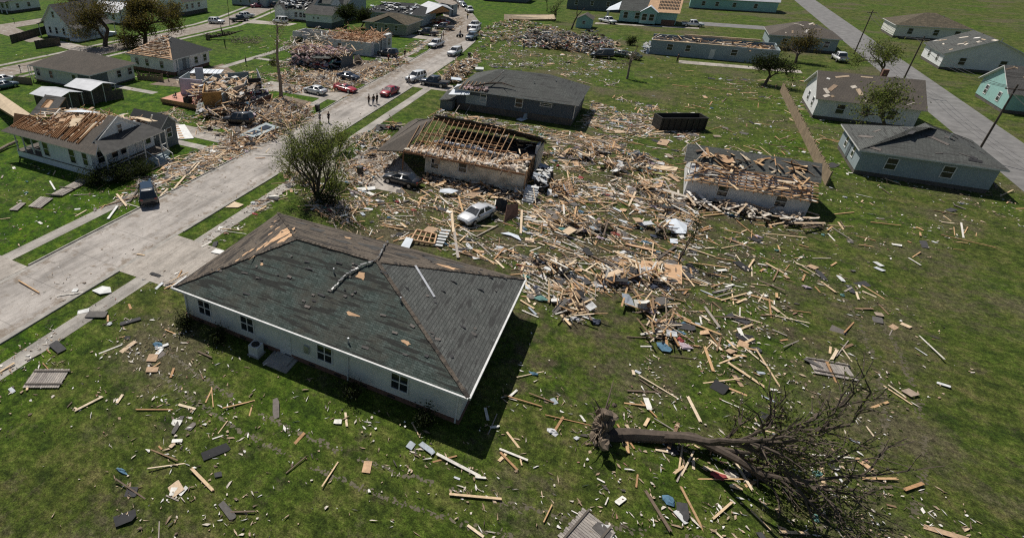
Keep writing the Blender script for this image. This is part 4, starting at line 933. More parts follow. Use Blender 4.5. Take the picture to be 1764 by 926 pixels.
for _ in range(260): b.blob((RND.uniform(-68.8, -57.4), RND.uniform(99.6, 106.6), 2.35 + RND.uniform(0, .75)), (RND.uniform(.15, .45), RND.uniform(.12, .4), RND.uniform(.08, .25)), 0, .45)
b.build('insulation', M['pinkins'], h9b, kind='stuff')
b = MB(); heap(b, inrect(-70, -56.2, 98.8, 107.6, 2.4, 3.5), 170, (.6, 3.0), tilt=.55); b.build('loose_boards', M['wood'], h9b, kind='stuff')
b = MB(); heap(b, inrect(-68, -57.5, 98.6, 101.5, .1, 1.9), 120, (.4, 1.6), (.1, .6), .12, .6); b.build('room_contents', M['rag'], h9b, kind='stuff')
b = MB()
for _ in range(60): b.blob((RND.uniform(-68, -60), RND.uniform(98.6, 100), RND.uniform(.2, 2.2)), (.35, .3, .25), 0, .4)
b.build('spilled_insulation', M['pinkins'], h9b, kind='stuff')
tt = root('fallen_sheet', at(612, 100), 'white crumpled sheet propped at the end of the pink-strewn wreck', 'sheet')
MB().slab([at(610, 106, .1), at(618, 104, .1), at(616, 95, 1.9), at(610, 96, 1.6)], .04).slab([at(618, 104, .1), at(624, 106, .1), at(618, 94, 1.8), at(616, 95, 1.9)], .04).build('sheet', M['trim'], tt)
bdm = MB(); bdm.beam(at(617, 95, 2), at(629, 107, .1), .2, .06); tag(bdm.build('plank', M['palewood']), 'pale plank leaning from the white crumpled sheet to the ground', 'plank')
# ---------------------------------------------------------------- houses farther off
def W_(face, *us, z=1.2, w=.95, h=1.3): return [(face, u, z, w, h) for u in us]
simple_house('garage', 'grey-roofed garage with two tiny windows beside the torn white house', (-91.2, -82.6, 141.2, 148.5), 3.6, 5.2, 'x', 'gable', 's_white', 'sh_grey', zf=1.5, over=.4, base='s_slate', wins=W_('S', -88.5, -87.0, z=2.3, w=.5, h=.5), cat='garage')
ho = simple_house('damaged_house', 'white house with its left roof torn open to pale boards, far street', (-106.2, -94.0, 148.0, 158), 3.6, 6.6, 'x', 'gable', 's_white', 'sh_grey', zf=.5, over=.5, wins=W_('S', -99, -97.3, -96) + W_('E', 151, 155), doors=[('S', -103.5, .6)])
b = MB(); heap(b, lambda: (lambda t: (RND.uniform(-106, -95), 148 + 4.8 * t, 3.9 + 3 * t))(RND.random()), 80, (1, 3), (.2, .8), .04, .4); b.build('torn_decking', M['wht'], ho, kind='stuff')
gv = MB(); gable_walls(gv, (-105.6, -102, 146.4, 148), .4, 3.2, 4.6, 'y'); gv.build('porch', M['s_white'], ho); gv = MB(); gable(gv, (-105.6, -102, 146.4, 148), 3.2, 4.6, 'y', .3); gv.build('porch_roof', [M['sh_grey'], M['trim']], ho)
ho = simple_house('house', 'slate-roofed two-storey house behind the grey-roofed garage', (-95, -84.5, 153.0, 166), 5.0, 8.4, 'x', 'gable', 's_grey', 'sh_char', zf=.5, over=.5, wins=W_('S', -93, -90, -87) + W_('E', 156, 160, 163))
dv = MB(); gable_walls(dv, (-89.0, -85.8, 152, 157), 4.6, 5.4, 7.4, 'y'); dv.build('dormer', M['s_white'], ho); dv = MB(); gable(dv, (-89.0, -85.8, 152, 157), 5.4, 7.4, 'y', .3); dv.build('dormer_roof', [M['sh_char'], M['trim']], ho)
ho = simple_house('house', 'low olive house with a mossy brown roof and small front gable', (-71.8, -59.6, 140.6, 150.0), 3.0, 4.9, 'x', 'hip', 's_olive', 'sh_olive', zf=.2, over=.6, wins=W_('S', -68.5, -65.5, -62.6, h=1.2), doors=[('S', -70, .2)])
gv = MB(); gv.add([(-68.5, 139.95, 3.0), (-60.5, 139.95, 3.0), (-64.5, 139.95, 4.7), (-68.5, 140.7, 3.0), (-60.5, 140.7, 3.0), (-64.5, 140.7, 4.7)], [(0, 1, 2), (5, 4, 3), (0, 2, 5, 3), (1, 4, 5, 2), (0, 3, 4, 1)]); gv.build('front_gable', M['s_slate'], ho)
gv = MB(); gv.slab([(-69, 139.8, 2.9), (-64.5, 139.8, 4.8), (-64.5, 145, 4.9), (-69, 144, 2.95)][::-1], .1).slab([(-60, 139.8, 2.9), (-64.5, 139.8, 4.8), (-64.5, 145, 4.9), (-60, 144, 2.95)], .1); gv.build('gable_roof', M['sh_olive'], ho)
ho = simple_house('house', 'long grey-blue house with a dark damaged roof behind the olive house', (-79.5, -61.0, 155.0, 165.5), 3.3, 5.6, 'x', 'hip', 's_grey', 'sh_dark', zf=.4, over=.5, wins=W_('S', -75, -66, -63.6))
b = MB(); heap(b, lambda: (lambda t: (RND.uniform(-78, -64), 155 + 4.5 * t, 3.5 + 2.0 * t))(RND.random()), 55, (.8, 2.6), (.2, .7), .05, .3); b.build('roof_litter', M['wht'], ho, kind='stuff')
# torn metal-roofed house by the bend
hm = root('damaged_house', at(748, 28), 'house with a big pale metal roof torn open at one end by the bend', 'house')
E0, E1, R0, R1 = at(711, 16, 3.4), at(732, 25, 3.4), at(738, 2, 5.2), at(762, 10, 5.2)
MB().slab([E0, E1, R1, R0], .12).build('roof', M['metalroof'], hm)
MB().slab([R0, R1, at(782, 18, 3.6), at(770, 9, 3.6)], .12).build('far_roof', M['metalroof'], hm)
for p, q, m in (((713, 23), (733, 32), 's_cream'), ((733, 32), (758, 23), 'rafter_d'), ((758, 23), (779, 28), 's_slate'), ((774, 29), (787, 25), 's_grey')): wallpx(hm, 'wall', p, q, 0, 3.2, m)
gm = MB(); gm.slab([at(733, 25, 3.2), at(776, 20, 3.3), at(762, 11, 5.0)], .1); gm.build('open_gable', M['rafter_d'], hm)
hf = root('roof_section', at(752, 36), 'fallen orange-streaked pale roof piece in front of the metal-roofed house', 'roof section')
MB().slab([at(737, 38, .4), at(757, 40, .4), at(772, 30, 1.8), at(758, 26, 1.8)], .12).build('roof_slope', M['palewood'], hf)
MB().slab([at(755, 40, .1), at(789, 39, .1), at(772, 30, 1.75)], .15).build('gable_end', M['s_slate'], hf)
b = MB(); heap(b, lambda: at(RND.uniform(742, 764), RND.uniform(30, 38), 1.3) + Vector((0, 0, 0)), 30, (.6, 2), (.2, .6), .04, .2); b.build('rust_boards', M['rafter'], hf, kind='stuff')
# far left: gabled farmhouse and its neighbours
r14 = (-141.2, -132.0, 94.5, 106)
ho = simple_house('house', 'white gabled farmhouse with a side porch behind the bare oak', r14, 4.2, 8.2, 'y', 'gable', 's_blue', 'sh_grey', zf=.6, over=.6, wins=W_('S', -139.3, -136.8, -134, z=1.3, w=.8, h=1.5) + [('S', -136.8, 5.2, .8, 1.4)] + W_('E', 97, 100, 103, z=1.3))
pc = MB(); pc.slab([(-132.2, 94, 3.9), (-128.4, 94, 3.1), (-128.4, 106.4, 3.1), (-132.2, 106.4, 3.9)], .12); pc.build('porch_roof', M['sh_grey'], ho)
MB().span(-132, -128.7, 94.2, 106.2, 0, .7).build('porch_floor', M['s_blue'], ho)
for y in (94.4, 97.3, 100.2, 103.1, 106): MB().span(-128.95, -128.8, y - .08, y + .08, .7, 3.1).build('porch_post', M['trim'], ho)
dv = MB(); gable_walls(dv, (-133.4, -130.5, 98.4, 101.4), 4.5, 6.0, 7.2, 'x'); dv.build('dormer', M['s_blue'], ho); dv = MB(); gable(dv, (-133.8, -130.5, 98.4, 101.4), 6.0, 7.2, 'x', .25); dv.build('dormer_roof', [M['sh_grey'], M['trim']], ho)
sb = MB(); sb.slab([(-144.2, 94.2, 3.2), (-141.2, 94.2, 4.0), (-141.2, 106, 4.0), (-144.2, 106, 3.2)][::1], .12); sb.build('side_porch_roof', M['sh_grey'], ho)
for y in (94.6, 100): MB().span(-144, -143.85, y, y + .15, 0, 3.2).build('porch_post', M['trim'], ho)
simple_house('house', 'white gabled house with dark windows at the top, right of the leafy oak', (-146.5, -135.4, 138.8, 150), 4.4, 8.6, 'y', 'gable', 's_white', 'sh_grey', zf=1.2, over=.6, wins=[('S', -143, 5.4, .9, 1.4)] + W_('S', -139, -137, z=2, h=1.4) + W_('E', 140.5, 143, 146, z=2))
ho = simple_house('house', 'small white house with a columned porch at the top left corner', (-199, -189.4, 116.5, 127), 3.8, 6.0, 'x', 'hip', 's_white', 'sh_dark', zf=.7, over=.6, wins=W_('S', -196, -193.5, -191, z=1.4) + W_('E', 119, 123, z=1.4))
for x in (-198.5, -195, -192.3, -189.6): MB().span(x, x + .25, 114.8, 115.05, 0, 3.6).build('porch_post', M['trim'], ho)
MB().slab([(-199.4, 114.5, 3.5), (-189, 114.5, 3.5), (-189, 117, 4.0), (-199.4, 117, 4.0)], .12).build('porch_roof', M['sh_dark'], ho)
simple_house('house', 'long white house with a dark base along the top left edge', (-196, -172, 143, 153), 4.4, 6.6, 'x', 'hip', 's_white', 'sh_dark', zf=1.3, over=.6, wins=W_('S', -193, -189, -185, -180, -176, z=2.3, w=1.2))
simple_house('house', 'grey cottage half hidden at the top behind the white gabled house', (-139, -124, 167, 177), 3.2, 5.0, 'x', 'hip', 's_grey', 'sh_grey', zf=.3, over=.5, wins=W_('S', -135, -131, -127, h=1.1))
simple_house('shed', 'grey-blue shed with a littered roof left of the gabled farmhouse', (-150.5, -143.8, 100.5, 108), 2.9, 4.0, 'x', 'gable', 's_grey', 'sh_grey', zf=.2, over=.3, cat='shed')
simple_house('house', 'pale house with a metal roof seen between the two oaks', (-153, -141, 118, 127), 3.2, 5.2, 'x', 'gable', 's_white', 'metalroof', zf=.3, over=.4, wins=W_('S', -150, -146, -143))
# far right
r19 = (-13.2, 1.8, 192.0, 203)
hm = root('damaged_house', (-5.5, 197, 0), 'mint green house with dark shingles left and bare tan decking right', 'house')
w = MB(); gable_walls(w, r19, .4, 3.8, 7.0, 'x'); w.build('wall', M['s_mint'], hm)
b = MB(); b.slab([(-13.7, 191.3, 3.6), (-6.5, 191.3, 3.6), (-6.0, 197.5, 7.1), (-13.7, 197.5, 7.1)], .12, 0, 1).slab([(-6.5, 191.3, 3.6), (2.3, 191.3, 3.6), (2.3, 197.5, 7.1), (-6.0, 197.5, 7.1)], .1, 2, 1).slab([(2.3, 203.7, 3.6), (-13.7, 203.7, 3.6), (-13.7, 197.5, 7.1), (2.3, 197.5, 7.1)], .12, 0, 1); b.build('roof', [M['sh_char'], M['trim'], M['deck']], hm)
for j in range(4):
    for i in range(14): x = -3.4 + i * .38; y0 = 192.6 + j * 1.2; k = 3.5 / 6.2; MB().beam((x, y0, 3.72 + (y0 - 191.3) * k), (x, y0 + .8, 3.72 + (y0 + .8 - 191.3) * k), .2, .06).build('gap_shade_strip', M['shadeblack'], hm)  # dark strips laid on the decking imitate the shade in its slots
bay = MB(); gable_walls(bay, (-7.6, -3.4, 190.6, 195), .4, 3.6, 5.0, 'y'); bay.build('bay', M['s_mint'], hm); bay = MB(); gable(bay, (-7.6, -3.4, 190.6, 195), 3.6, 5.0, 'y', .3); bay.build('bay_roof', [M['tarp'], M['trim']], hm)
for u in (-11.6, -8.5): window(hm, r19, 'S', u, 1.4, 1.1, 1.6)
for u in (-6.5, -4.6): window(hm, (-7.6, -3.4, 190.6, 195), 'S', u, 1.3, 1.2, 1.7)
MB().span(-1.9, 1.6, 191.9, 192.02, .1, 1.6).build('dark_skirt', M['brickbase'], hm)
pc = MB(); pc.slab([(-17.2, 191.5, 3.2), (-13.2, 191.5, 3.7), (-13.2, 198, 5.6), (-17.0, 198, 3.4)], .1); pc.build('porch_roof', M['tarp'], hm)
for y in (191.8, 194, 196.5): MB().span(-16.8, -16.6, y, y + .2, 0, 3.2).build('porch_post', M['trim'], hm)
simple_house('shed', 'tiny mint green garden shed with one window', (-22.9, -18.9, 176.3, 180.5), 2.5, 3.6, 'y', 'gable', 's_mint', 'sh_brown', zf=.05, over=.3, wins=[('S', -20.9, 1.2, .7, .7)], cat='shed')
simple_house('house', 'dark slate house with a long grey roof at the top, left of the mint house', (-32.0, -15.5, 214.5, 226), 3.8, 5.6, 'x', 'gable', 's_slate', 'sh_grey', zf=.8, over=.5, wins=W_('S', -29, -24, -19, z=1.6), base='s_slate')
simple_house('house', 'teal house with a pale metal roof at the top right corner', (5, 30, 236, 246), 3.4, 5.6, 'x', 'gable', 's_mint', 'metalroof', zf=.3, over=.4, wins=W_('S', 9, 13, 18, 24))
simple_house('house', 'dark low house cut by the top edge beside the bend', (-63.5, -47.5, 222, 232), 3.0, 4.6, 'x', 'hip', 's_slate', 'sh_dark', zf=.3, over=.5, wins=W_('S', -60, -55, -51))
hr = root('ruined_house', (10, 152, 0), 'long pale roofless house at the right with its end wall torn away', 'house')
w = MB(); w.span(-2.4, 22, 148.0, 148.2, 0, 3); w.span(-2.4, 22, 157, 157.2, 0, 3); w.span(21.8, 22, 148.2, 157, 0, 3); w.span(-2.4, -2.2, 148.2, 150.5, 0, 3); w.span(-2.4, -2.2, 153, 157, 0, 2.2); w.build('wall', M['s_grey'], hr)
MB().span(-2.3, 21.9, 148.1, 157.1, 2.3, 2.4).build('ceiling', M['shadeblack'], hr)
b = MB(); heap(b, inrect(-2, 21.5, 148.3, 157, 2.42, 2.9), 120, (.8, 3.4), (.08, .4), tilt=.45); b.build('loose_boards', M['wood'], hr, kind='stuff')
MB().beam((-2.4, 148.1, 3.04), (14, 148.1, 3.08), .35, .1).build('wall_plate', M['palewood'], hr); MB().beam((4, 157.1, 3.2), (19, 157.1, 3.3), .3, .4).build('wall_plate', M['palewood'], hr)
b = MB(); heap(b, inrect(-4, -2, 147.6, 153, .1, 1.6), 40, (.6, 2), (.2, .7), tilt=.6); b.build('torn_end', M['wht'], hr, kind='stuff')
window(hr, (-2.4, 22, 148, 157), 'S', 1.6, 1.2, 1.1, 1.2); window(hr, (-2.4, 22, 148, 157), 'S', 5.2, 1.2, .9, 1.3); window(hr, (-2.4, 22, 148, 157), 'S', 14, 1.2, 1.1, 1.2); door(hr, (-2.4, 22, 148, 157), 'S', 10, .1)
dp = root('roof_deck', at(912, 30), 'long tan roof deck lying flat beyond the far rubble field', 'roof deck')
MB().slab([at(868, 34, .3), at(958, 33, .6), at(954, 25, 1.6), at(869, 25, 1.6)], .12).build('deck', M['palewood'], dp)
b = MB(); b.beam(at(869, 26, .8), at(876, 33, .3), .2, .5).beam(at(876, 34, .3), at(958, 34, .35), .15, .4); b.build('joist', M['rafter_d'], dp)
# wrecked small house cut by the photo's right edge
rg = (6.0, 17.0, 66.6, 75.4)
hg = root('ruined_house', (11, 71, 0), 'small wrecked house right of the debris field, roof half tar paper half bare battens', 'house')
w = MB(); gable_walls(w, rg, .2, 2.4, 4.6, 'x'); w.build('wall', M['block'], hg)
b = MB(); b.slab([(5.2, 68.6, 3.5), (17.6, 68.6, 3.5), (17.6, 71, 4.75), (5.2, 71, 4.75)], .12, 0, 1).slab([(17.6, 76, 2.2), (5.2, 76, 2.2), (5.2, 71, 4.75), (17.6, 71, 4.75)], .12, 0, 1); b.build('roof', [M['sh_char'], M['trim']], hg)
b = MB(); heap(b, lambda: (lambda x, y: (x, y, 2.35 + (y - 66) * .5))(RND.uniform(6, 17), RND.uniform(66, 70.5)), 120, (.5, 2.6), (.08, .3), tilt=.45); b.build('loose_boards', M['wood'], hg, kind='stuff')
b = MB(); heap(b, inrect(4.6, 17.5, 64, 66.4, .1, .9), 130, (.5, 2.6), (.08, .4), tilt=.5); b.build('fallen_boards', M['chip'], hg, kind='stuff')
for i in range(7): y = 66.1 + i * .38; z = 2.3 + (y - 66.1) * .5; MB().beam((6.6 + RND.uniform(0, .4), y, z), (17.4, y, z), .14, .07).build('batten', M['rafter'], hg)
for i in range(14): x = 6.4 + i * .8; MB().beam((x, 66.0, 2.15), (x, 68.7, 3.42), .07, .14).build('rafter', M['rafter_d'], hg)
for u in (9.4, 14.6): window(hg, rg, 'S', u, 1.0, .9, 1.1)
window(hg, rg, 'W', 69, 1.0, .9, 1.1)
b = MB(); b.slab(ragged((9, 69.6, 4.2), (.9, .5), Vector((1, 0, 0)), Vector((0, .9, .45)), 9), .01); b.slab(ragged((7.2, 69.7, 4.2), (.6, .4), Vector((1, 0, 0)), Vector((0, .9, .45)), 9), .01); b.build('bare_decking', M['deck'], hg)
# skip
ds = root('skip', (5.5, 92, 0), 'open dark steel skip standing on the grass at the right', 'skip')
U = Vector((.877, .48, 0)); V = Vector((-.48, .877, 0)); O = Vector((2.6, 90.0, 0.15))
b = MB()
for a, d_, n_ in ((O, U * 6.6, V * .08), (O + V * 2.4, U * 6.6, V * .08), (O, V * 2.4, U * .08), (O + U * 6.6, V * 2.4, U * .08)): b.slab([a, a + d_, a + d_ + Vector((0, 0, 1.7)), a + Vector((0, 0, 1.7))], .08)
b.slab([O, O + U * 6.6, O + U * 6.6 + V * 2.4, O + V * 2.4], .08); b.build('body', M['darksteel'], ds)
for i in range(8): p = O + U * (.3 + i * .87) - V * .1; MB().beam(p, p + Vector((0, 0, 1.6)), .1, .1).build('rib', M['darksteel'], ds)
for a, e in ((O, U * 6.6), (O + V * 2.4, U * 6.6), (O, V * 2.4), (O + U * 6.6, V * 2.4)): MB().beam(a + Vector((0, 0, 1.72)), a + e + Vector((0, 0, 1.72)), .16, .12).build('rim', M['darksteel'], ds)
for i in range(4): p = O - U * .06 + Vector((0, 0, .3 + i * .4)); MB().beam(p, p + V * 2.4, .06, .08).build('end_rib', M['darksteel'], ds)

# ---------------------------------------------------------------- houses and street beyond the photo's right edge
simple_house('house', 'brick-based grey house right of the back street fence, charcoal hip roof', (24, 36, 84, 94), 3.1, 5.6, 'y', 'hip', 's_grey', 'sh_char', zf=.5, wins=W_('S', 27, 32) + W_('W', 87, 91), doors=[('W', 89, .5)], vents=[(28, 88, 4.6)])
simple_house('house', 'white back-street house with a brown-grey gable roof', (23, 35, 108, 119), 3.2, 6.0, 'x', 'gable', 's_white', 'sh_brown', zf=.5, wins=W_('S', 26, 29, 32) + W_('W', 111, 115), chim=(31, 115))
simple_house('house', 'cream back-street house with a dark hip roof', (50, 63, 96, 107), 3.1, 5.6, 'x', 'hip', 's_cream', 'sh_dark', zf=.5, wins=W_('S', 53, 57, 61) + W_('W', 99, 104))
simple_house('house', 'mint back-street house with a grey gable roof', (50, 62, 126, 137), 3.2, 6.2, 'x', 'gable', 's_mint', 'sh_grey', zf=.5, wins=W_('S', 53, 57) + W_('W', 129, 134))
simple_house('house', 'white far house with a charcoal roof past the back street', (51, 64, 160, 172), 3.2, 6.2, 'y', 'gable', 's_white', 'sh_char', zf=.5, wins=W_('S', 54, 60) + W_('W', 163, 168))
simple_house('house', 'slate house with a brown roof farthest along the back street', (22, 35, 168, 180), 3.2, 5.8, 'x', 'hip', 's_grey', 'sh_brown', zf=.5, wins=W_('S', 25, 29, 33))
simple_house('house', 'pale back-street bungalow with an olive-brown roof', (52, 66, 200, 212), 3.2, 5.8, 'x', 'hip', 's_cream', 'sh_olive', zf=.5, wins=W_('S', 55, 60, 64))
simple_house('house', 'grey bungalow near the right edge with a dark hip roof', (50, 64, 64, 76), 3.1, 5.7, 'x', 'hip', 's_white', 'sh_char', zf=.5, wins=W_('S', 53, 58, 62) + W_('W', 67, 72))
fence('grey board fence between the debris field and the back-street houses', (20.5, 78), (20.5, 124), 1.8, 'fencewood', gap=.12, jag=.25)

# ---------------------------------------------------------------- vehicles
ST = dict(
 sedan=dict(b=[(-2.32, .82, .42, .70), (-2.2, .97, .3, .82), (-1.6, 1.02, .22, .89), (-.9, 1.0, .2, .91), (.9, .97, .2, .91), (1.35, .93, .22, .89), (2.05, .80, .24, .83), (2.28, .62, .34, .70)], c=(-1.75, -1.0, .30, 1.12, 1.46, .80, .60), w=(-1.38, 1.38, .33), split=(-.28,)),
 suv=dict(b=[(-2.35, 1.0, .45, .82), (-2.28, 1.12, .36, .92), (-1.5, 1.16, .3, .97), (0, 1.14, .28, .98), (1.0, 1.13, .28, .97), (1.9, 1.06, .32, .94), (2.3, .98, .36, .88), (2.42, .75, .45, .78)], c=(-2.3, -1.95, .35, 1.05, 1.82, .90, .70), w=(-1.45, 1.45, .38), split=(-1.15, -.2)),
 pickup=dict(b=[(-2.85, 1.0, .5, .90), (-2.8, 1.06, .45, .97), (-1.0, 1.08, .4, .99), (0, 1.1, .36, 1.0), (1.2, 1.12, .36, 1.0), (2.2, 1.08, .4, .97), (2.7, 1.0, .44, .92), (2.82, .75, .5, .84)], c=(-.95, -.8, .75, 1.4, 1.88, .92, .72), w=(-1.75, 1.8, .41), split=(.0,)),
 van=dict(b=[(-2.4, 1.0, .4, .88), (-2.35, 1.1, .34, .95), (0, 1.1, .3, .98), (1.2, 1.08, .3, .97), (2.0, 1.0, .34, .92), (2.4, .72, .42, .8)], c=(-2.38, -2.2, .7, 1.5, 2.0, .92, .78), w=(-1.5, 1.5, .35), split=(-1.0, .1)),
 sports=dict(b=[(-2.2, .86, .36, .78), (-2.1, .94, .28, .88), (-1.3, .96, .2, .94), (-.4, .9, .17, .93), (.8, .86, .17, .92), (1.5, .76, .2, .9), (2.1, .62, .22, .82), (2.3, .5, .3, .7)], c=(-1.6, -.6, .05, .85, 1.2, .78, .55), w=(-1.3, 1.35, .33), split=()))
_mc = {}
def car_meshes(kind):
    if kind in _mc: return _mc[kind]
    S = ST[kind]; out = []
    b = MB(); n = 0; prof = []
    for x, zt, zb, w in S['b']:
        zm = zb + (zt - zb) * .55
        half = [(0, zb), (w * .86, zb), (w * .97, zb + .1), (w, zm), (w * .965, zt - .1), (w * .86, zt - .01), (w * .45, zt + .03), (0, zt + .04)]
        ring = half + [(-y, z) for y, z in half[-2:0:-1]]
        prof.append([(x, y, z) for y, z in ring])
    k = len(prof[0]); vs = [p for r in prof for p in r]
    fs = [(i * k + j, i * k + (j + 1) % k, (i + 1) * k + (j + 1) % k, (i + 1) * k + j) for i in range(len(prof) - 1) for j in range(k)]
    fs += [tuple(reversed(range(k))), tuple((len(prof) - 1) * k + j for j in range(k))]
    b.add(vs, fs)
    rb, rt, ft, fb, zr, wb, wt = S['c']
    def zbelt(x):
        for (x0, z0, *_), (x1, z1, *_) in zip(S['b'][:-1], S['b'][1:]):
            if x0 <= x <= x1: return z0 + (z1 - z0) * (x - x0) / (x1 - x0) - .03
        return 1.0
    base = [(rb, -wb, zbelt(rb)), (fb, -wb, zbelt(fb)), (fb, wb, zbelt(fb)), (rb, wb, zbelt(rb))]
    top = [(rt, -wt, zr - .04), (ft, -wt, zr - .04), (ft, wt, zr - .04), (rt, wt, zr - .04)]
    mid = [(rt + .1, -wt * .8, zr), (ft - .1, -wt * .8, zr), (ft - .1, wt * .8, zr), (rt + .1, wt * .8, zr)]
    b.add(base + top + mid, [(0, 1, 5, 4), (1, 2, 6, 5), (2, 3, 7, 6), (3, 0, 4, 7), (4, 5, 9, 8), (5, 6, 10, 9), (6, 7, 11, 10), (7, 4, 8, 11), (8, 9, 10, 11)])
    if kind == 'pickup':
        b.add([(-2.78, -.8, 1.14), (-1.0, -.8, 1.14), (-1.0, .8, 1.14), (-2.78, .8, 1.14)], [(0, 1, 2, 3)], 1)
    if kind == 'sports': b.box((-2.05, 0, 1.08), (.3, 1.6, .05)); b.box((-2.0, .6, 1.0), (.1, .06, .16)); b.box((-2.0, -.6, 1.0), (.1, .06, .16))
    out.append(('body', b, 'PAINT', None))
    V = lambda p: Vector(p)
    def pane(name, a, b_, c, d, inset=.06, o=.012):
        a, b_, c, d = map(V, (a, b_, c, d)); cen = (a + b_ + c + d) / 4
        q = [p.lerp(cen, inset * 2) for p in (a, b_, c, d)]
        nn = (q[1] - q[0]).cross(q[2] - q[0]).normalized()
        if nn.dot(cen - Vector(((rb + fb) / 2, 0, 1.1))) < 0: nn = -nn
        m = MB(); q = [p + nn * o for p in q]; m.add(q + [p - nn * .03 for p in q], [(0, 1, 2, 3), (0, 4, 5, 1), (1, 5, 6, 2), (2, 6, 7, 3), (3, 7, 4, 0)])
        out.append((name, m, 'glass', None))
    pane('windscreen', base[1], base[2], top[2], top[1]); pane('rear_window', base[3], base[0], top[0], top[3], .08)
    for s in (0, 1):
        B0, B1, T0, T1 = (base[0], base[1], top[0], top[1]) if s == 0 else (base[3], base[2], top[3], top[2])
        B0, B1, T0, T1 = map(V, (B0, B1, T0, T1)); cuts = [0] + [(x - rb) / (fb - rb) for x in S['split']] + [1]
        for u0, u1 in zip(cuts[:-1], cuts[1:]): pane('side_window', B0.lerp(B1, u0), B0.lerp(B1, u1), T0.lerp(T1, u1), T0.lerp(T1, u0), .07)
    xr, xf, rad = S['w']; wmax = max(q[3] for q in S['b'])
    for x in (xr, xf):
        for s in (-1, 1):
            t = MB(); t.disc((x, s * (wmax - .09), rad), (0, 1, 0), rad, .24, 16)
            r_ = MB(); r_.disc((x, s * (wmax + .035), rad), (0, 1, 0), rad * .62, .03, 12)
            out.append(('wheel', t, 'tyre', [('rim', r_, 'rim')]))
    x, zt, zb, w = S['b'][-2]
    for s in (-1, 1):
        m = MB(); m.box((x + .06, s * w * .72, zt - .12), (.16, .34, .14)); out.append(('headlight', m, 'lamp', None))
        m = MB(); x2, z2, _, w2 = S['b'][1]; m.box((x2 - .03, s * w2 * .78, z2 - .16), (.14, .26, .16)); out.append(('tail_light', m, 'redlamp', None))
        m = MB(); m.box((fb - .25, s * (wmax + .06), zbelt(fb) + .08), (.14, .2, .13)); out.append(('wing_mirror', m, 'black', None))
    m = MB(); xe, ze_, zb_, we = S['b'][-1]; m.box((xe + .01, 0, (ze_ + zb_) / 2 + .02), (.06, we * 1.1, .16)); out.append(('grille', m, 'black', None))
    m = MB(); m.box((xe + .012, 0, zb_ + .07), (.08, we * 1.7, .1)); m.box((S['b'][0][0] - .01, 0, S['b'][0][2] + .08), (.08, we * 1.7, .12)); out.append(('bumper', m, 'black', None))
    res = []
    def mk(name, mb, mk_):
        me = bpy.data.meshes.new(name); me.from_pydata(mb.v, [], mb.f)
        mats = [M['black'] if mk_ == 'PAINT' else M[mk_]] + ([M['black']] if mk_ == 'PAINT' else [])
        for q in mats: me.materials.append(q)
        me.polygons.foreach_set('material_index', mb.m)
        bm = bmesh.new(); bm.from_mesh(me); bmesh.ops.recalc_face_normals(bm, faces=bm.faces)
        if name == 'body': bmesh.ops.bevel(bm, geom=[e for e in bm.edges if len(e.link_faces) == 2 and e.calc_face_angle(0) > .5], offset=.035, segments=2, affect='EDGES')
        bm.to_mesh(me); bm.free()
        if name in ('body',): me.polygons.foreach_set('use_smooth', [True] * len(me.polygons))
        return me
    for name, mb, m, subs in out:
        res.append((name, mk(name, mb, m), m, [(a, mk(a, q, r), r) for a, q, r in (subs or [])]))
    _mc[kind] = res
    return res
def car(kind, paint, px, py, hd, label, group=None, name=None, tilt=None, z=0.015, cat=None, simple=False):
    p = at(px, py)
    cat = cat or {'sedan': 'car', 'suv': 'car', 'pickup': 'pickup truck', 'van': 'van', 'sports': 'car'}[kind]
    o = root(name or {'sedan': 'sedan_car', 'suv': 'suv_car', 'pickup': 'pickup_truck', 'van': 'van', 'sports': 'sports_car'}[kind], (p.x, p.y, z), label, cat, group, rz=math.radians(hd))
    if tilt: o.rotation_euler = (tilt[0], tilt[1], math.radians(hd))
    for name_, me, m, subs in car_meshes(kind):
        c = bpy.data.objects.new(name_, me); COL.objects.link(c); c.parent = o
        if m == 'PAINT':
            c.material_slots[0].link = 'OBJECT'; c.material_slots[0].material = M[paint]
        if simple and name_ in ('bumper', 'grille', 'wing_mirror'): continue
        for a, q, r in subs:
            d = bpy.data.objects.new(a, q); COL.objects.link(d); d.parent = c
    return o
def hd(pr, pf): a = at(*pr); b = at(*pf); return math.degrees(math.atan2(b.y - a.y, b.x - a.x))
cs = car('suv', 'p_skyblack', 256, 342, 140, 'black SUV stopped astride the left kerb, blue sky reflected on its roof')
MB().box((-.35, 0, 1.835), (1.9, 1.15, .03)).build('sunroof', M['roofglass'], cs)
car('sedan', 'p_silver', 820, 377, hd((848, 369), (806, 389)), 'silver sedan standing nose-out in the debris in front of the rafter house')
car('sedan', 'p_black', 692, 316, 176, 'dusty black sedan in the driveway beside the stucco wall of the rafter house')
car('sedan', 'p_crim', 671, 163, -96, 'crimson hatchback stopped in the street beside three standing people')
car('sports', 'p_red', 595, 157, -8, 'bright red sports car on the driveway across the street')
car('sedan', 'p_silver', 543, 161, 172, 'silver-white sedan parked left of the red sports car')
car('sedan', 'p_navy', 600, 137, -4, 'dark sedan on the driveway behind the red sports car')
car('suv', 'p_white', 716, 139, -104, 'white hatchback at the right kerb next to the navy pickup')
car('pickup', 'p_navy', 748, 148, 176, 'navy pickup truck in front of the rubble pile by the slate blue house')
car('suv', 'p_white', 783, 95, -96, 'white SUV at the right kerb with a rider behind it')
car('pickup', 'p_white', 751, 81, -98, 'white pickup truck at the left kerb beside the tidy lawn')
car('suv', 'p_black', 668, 97, 178, 'black SUV parked by the white garage wall')
car('pickup', 'p_black', 736, 61, 176, 'black pickup truck on the olive house driveway')
car('pickup', 'p_grey', 764, 51, 176, 'grey pickup truck parked beyond the olive house')
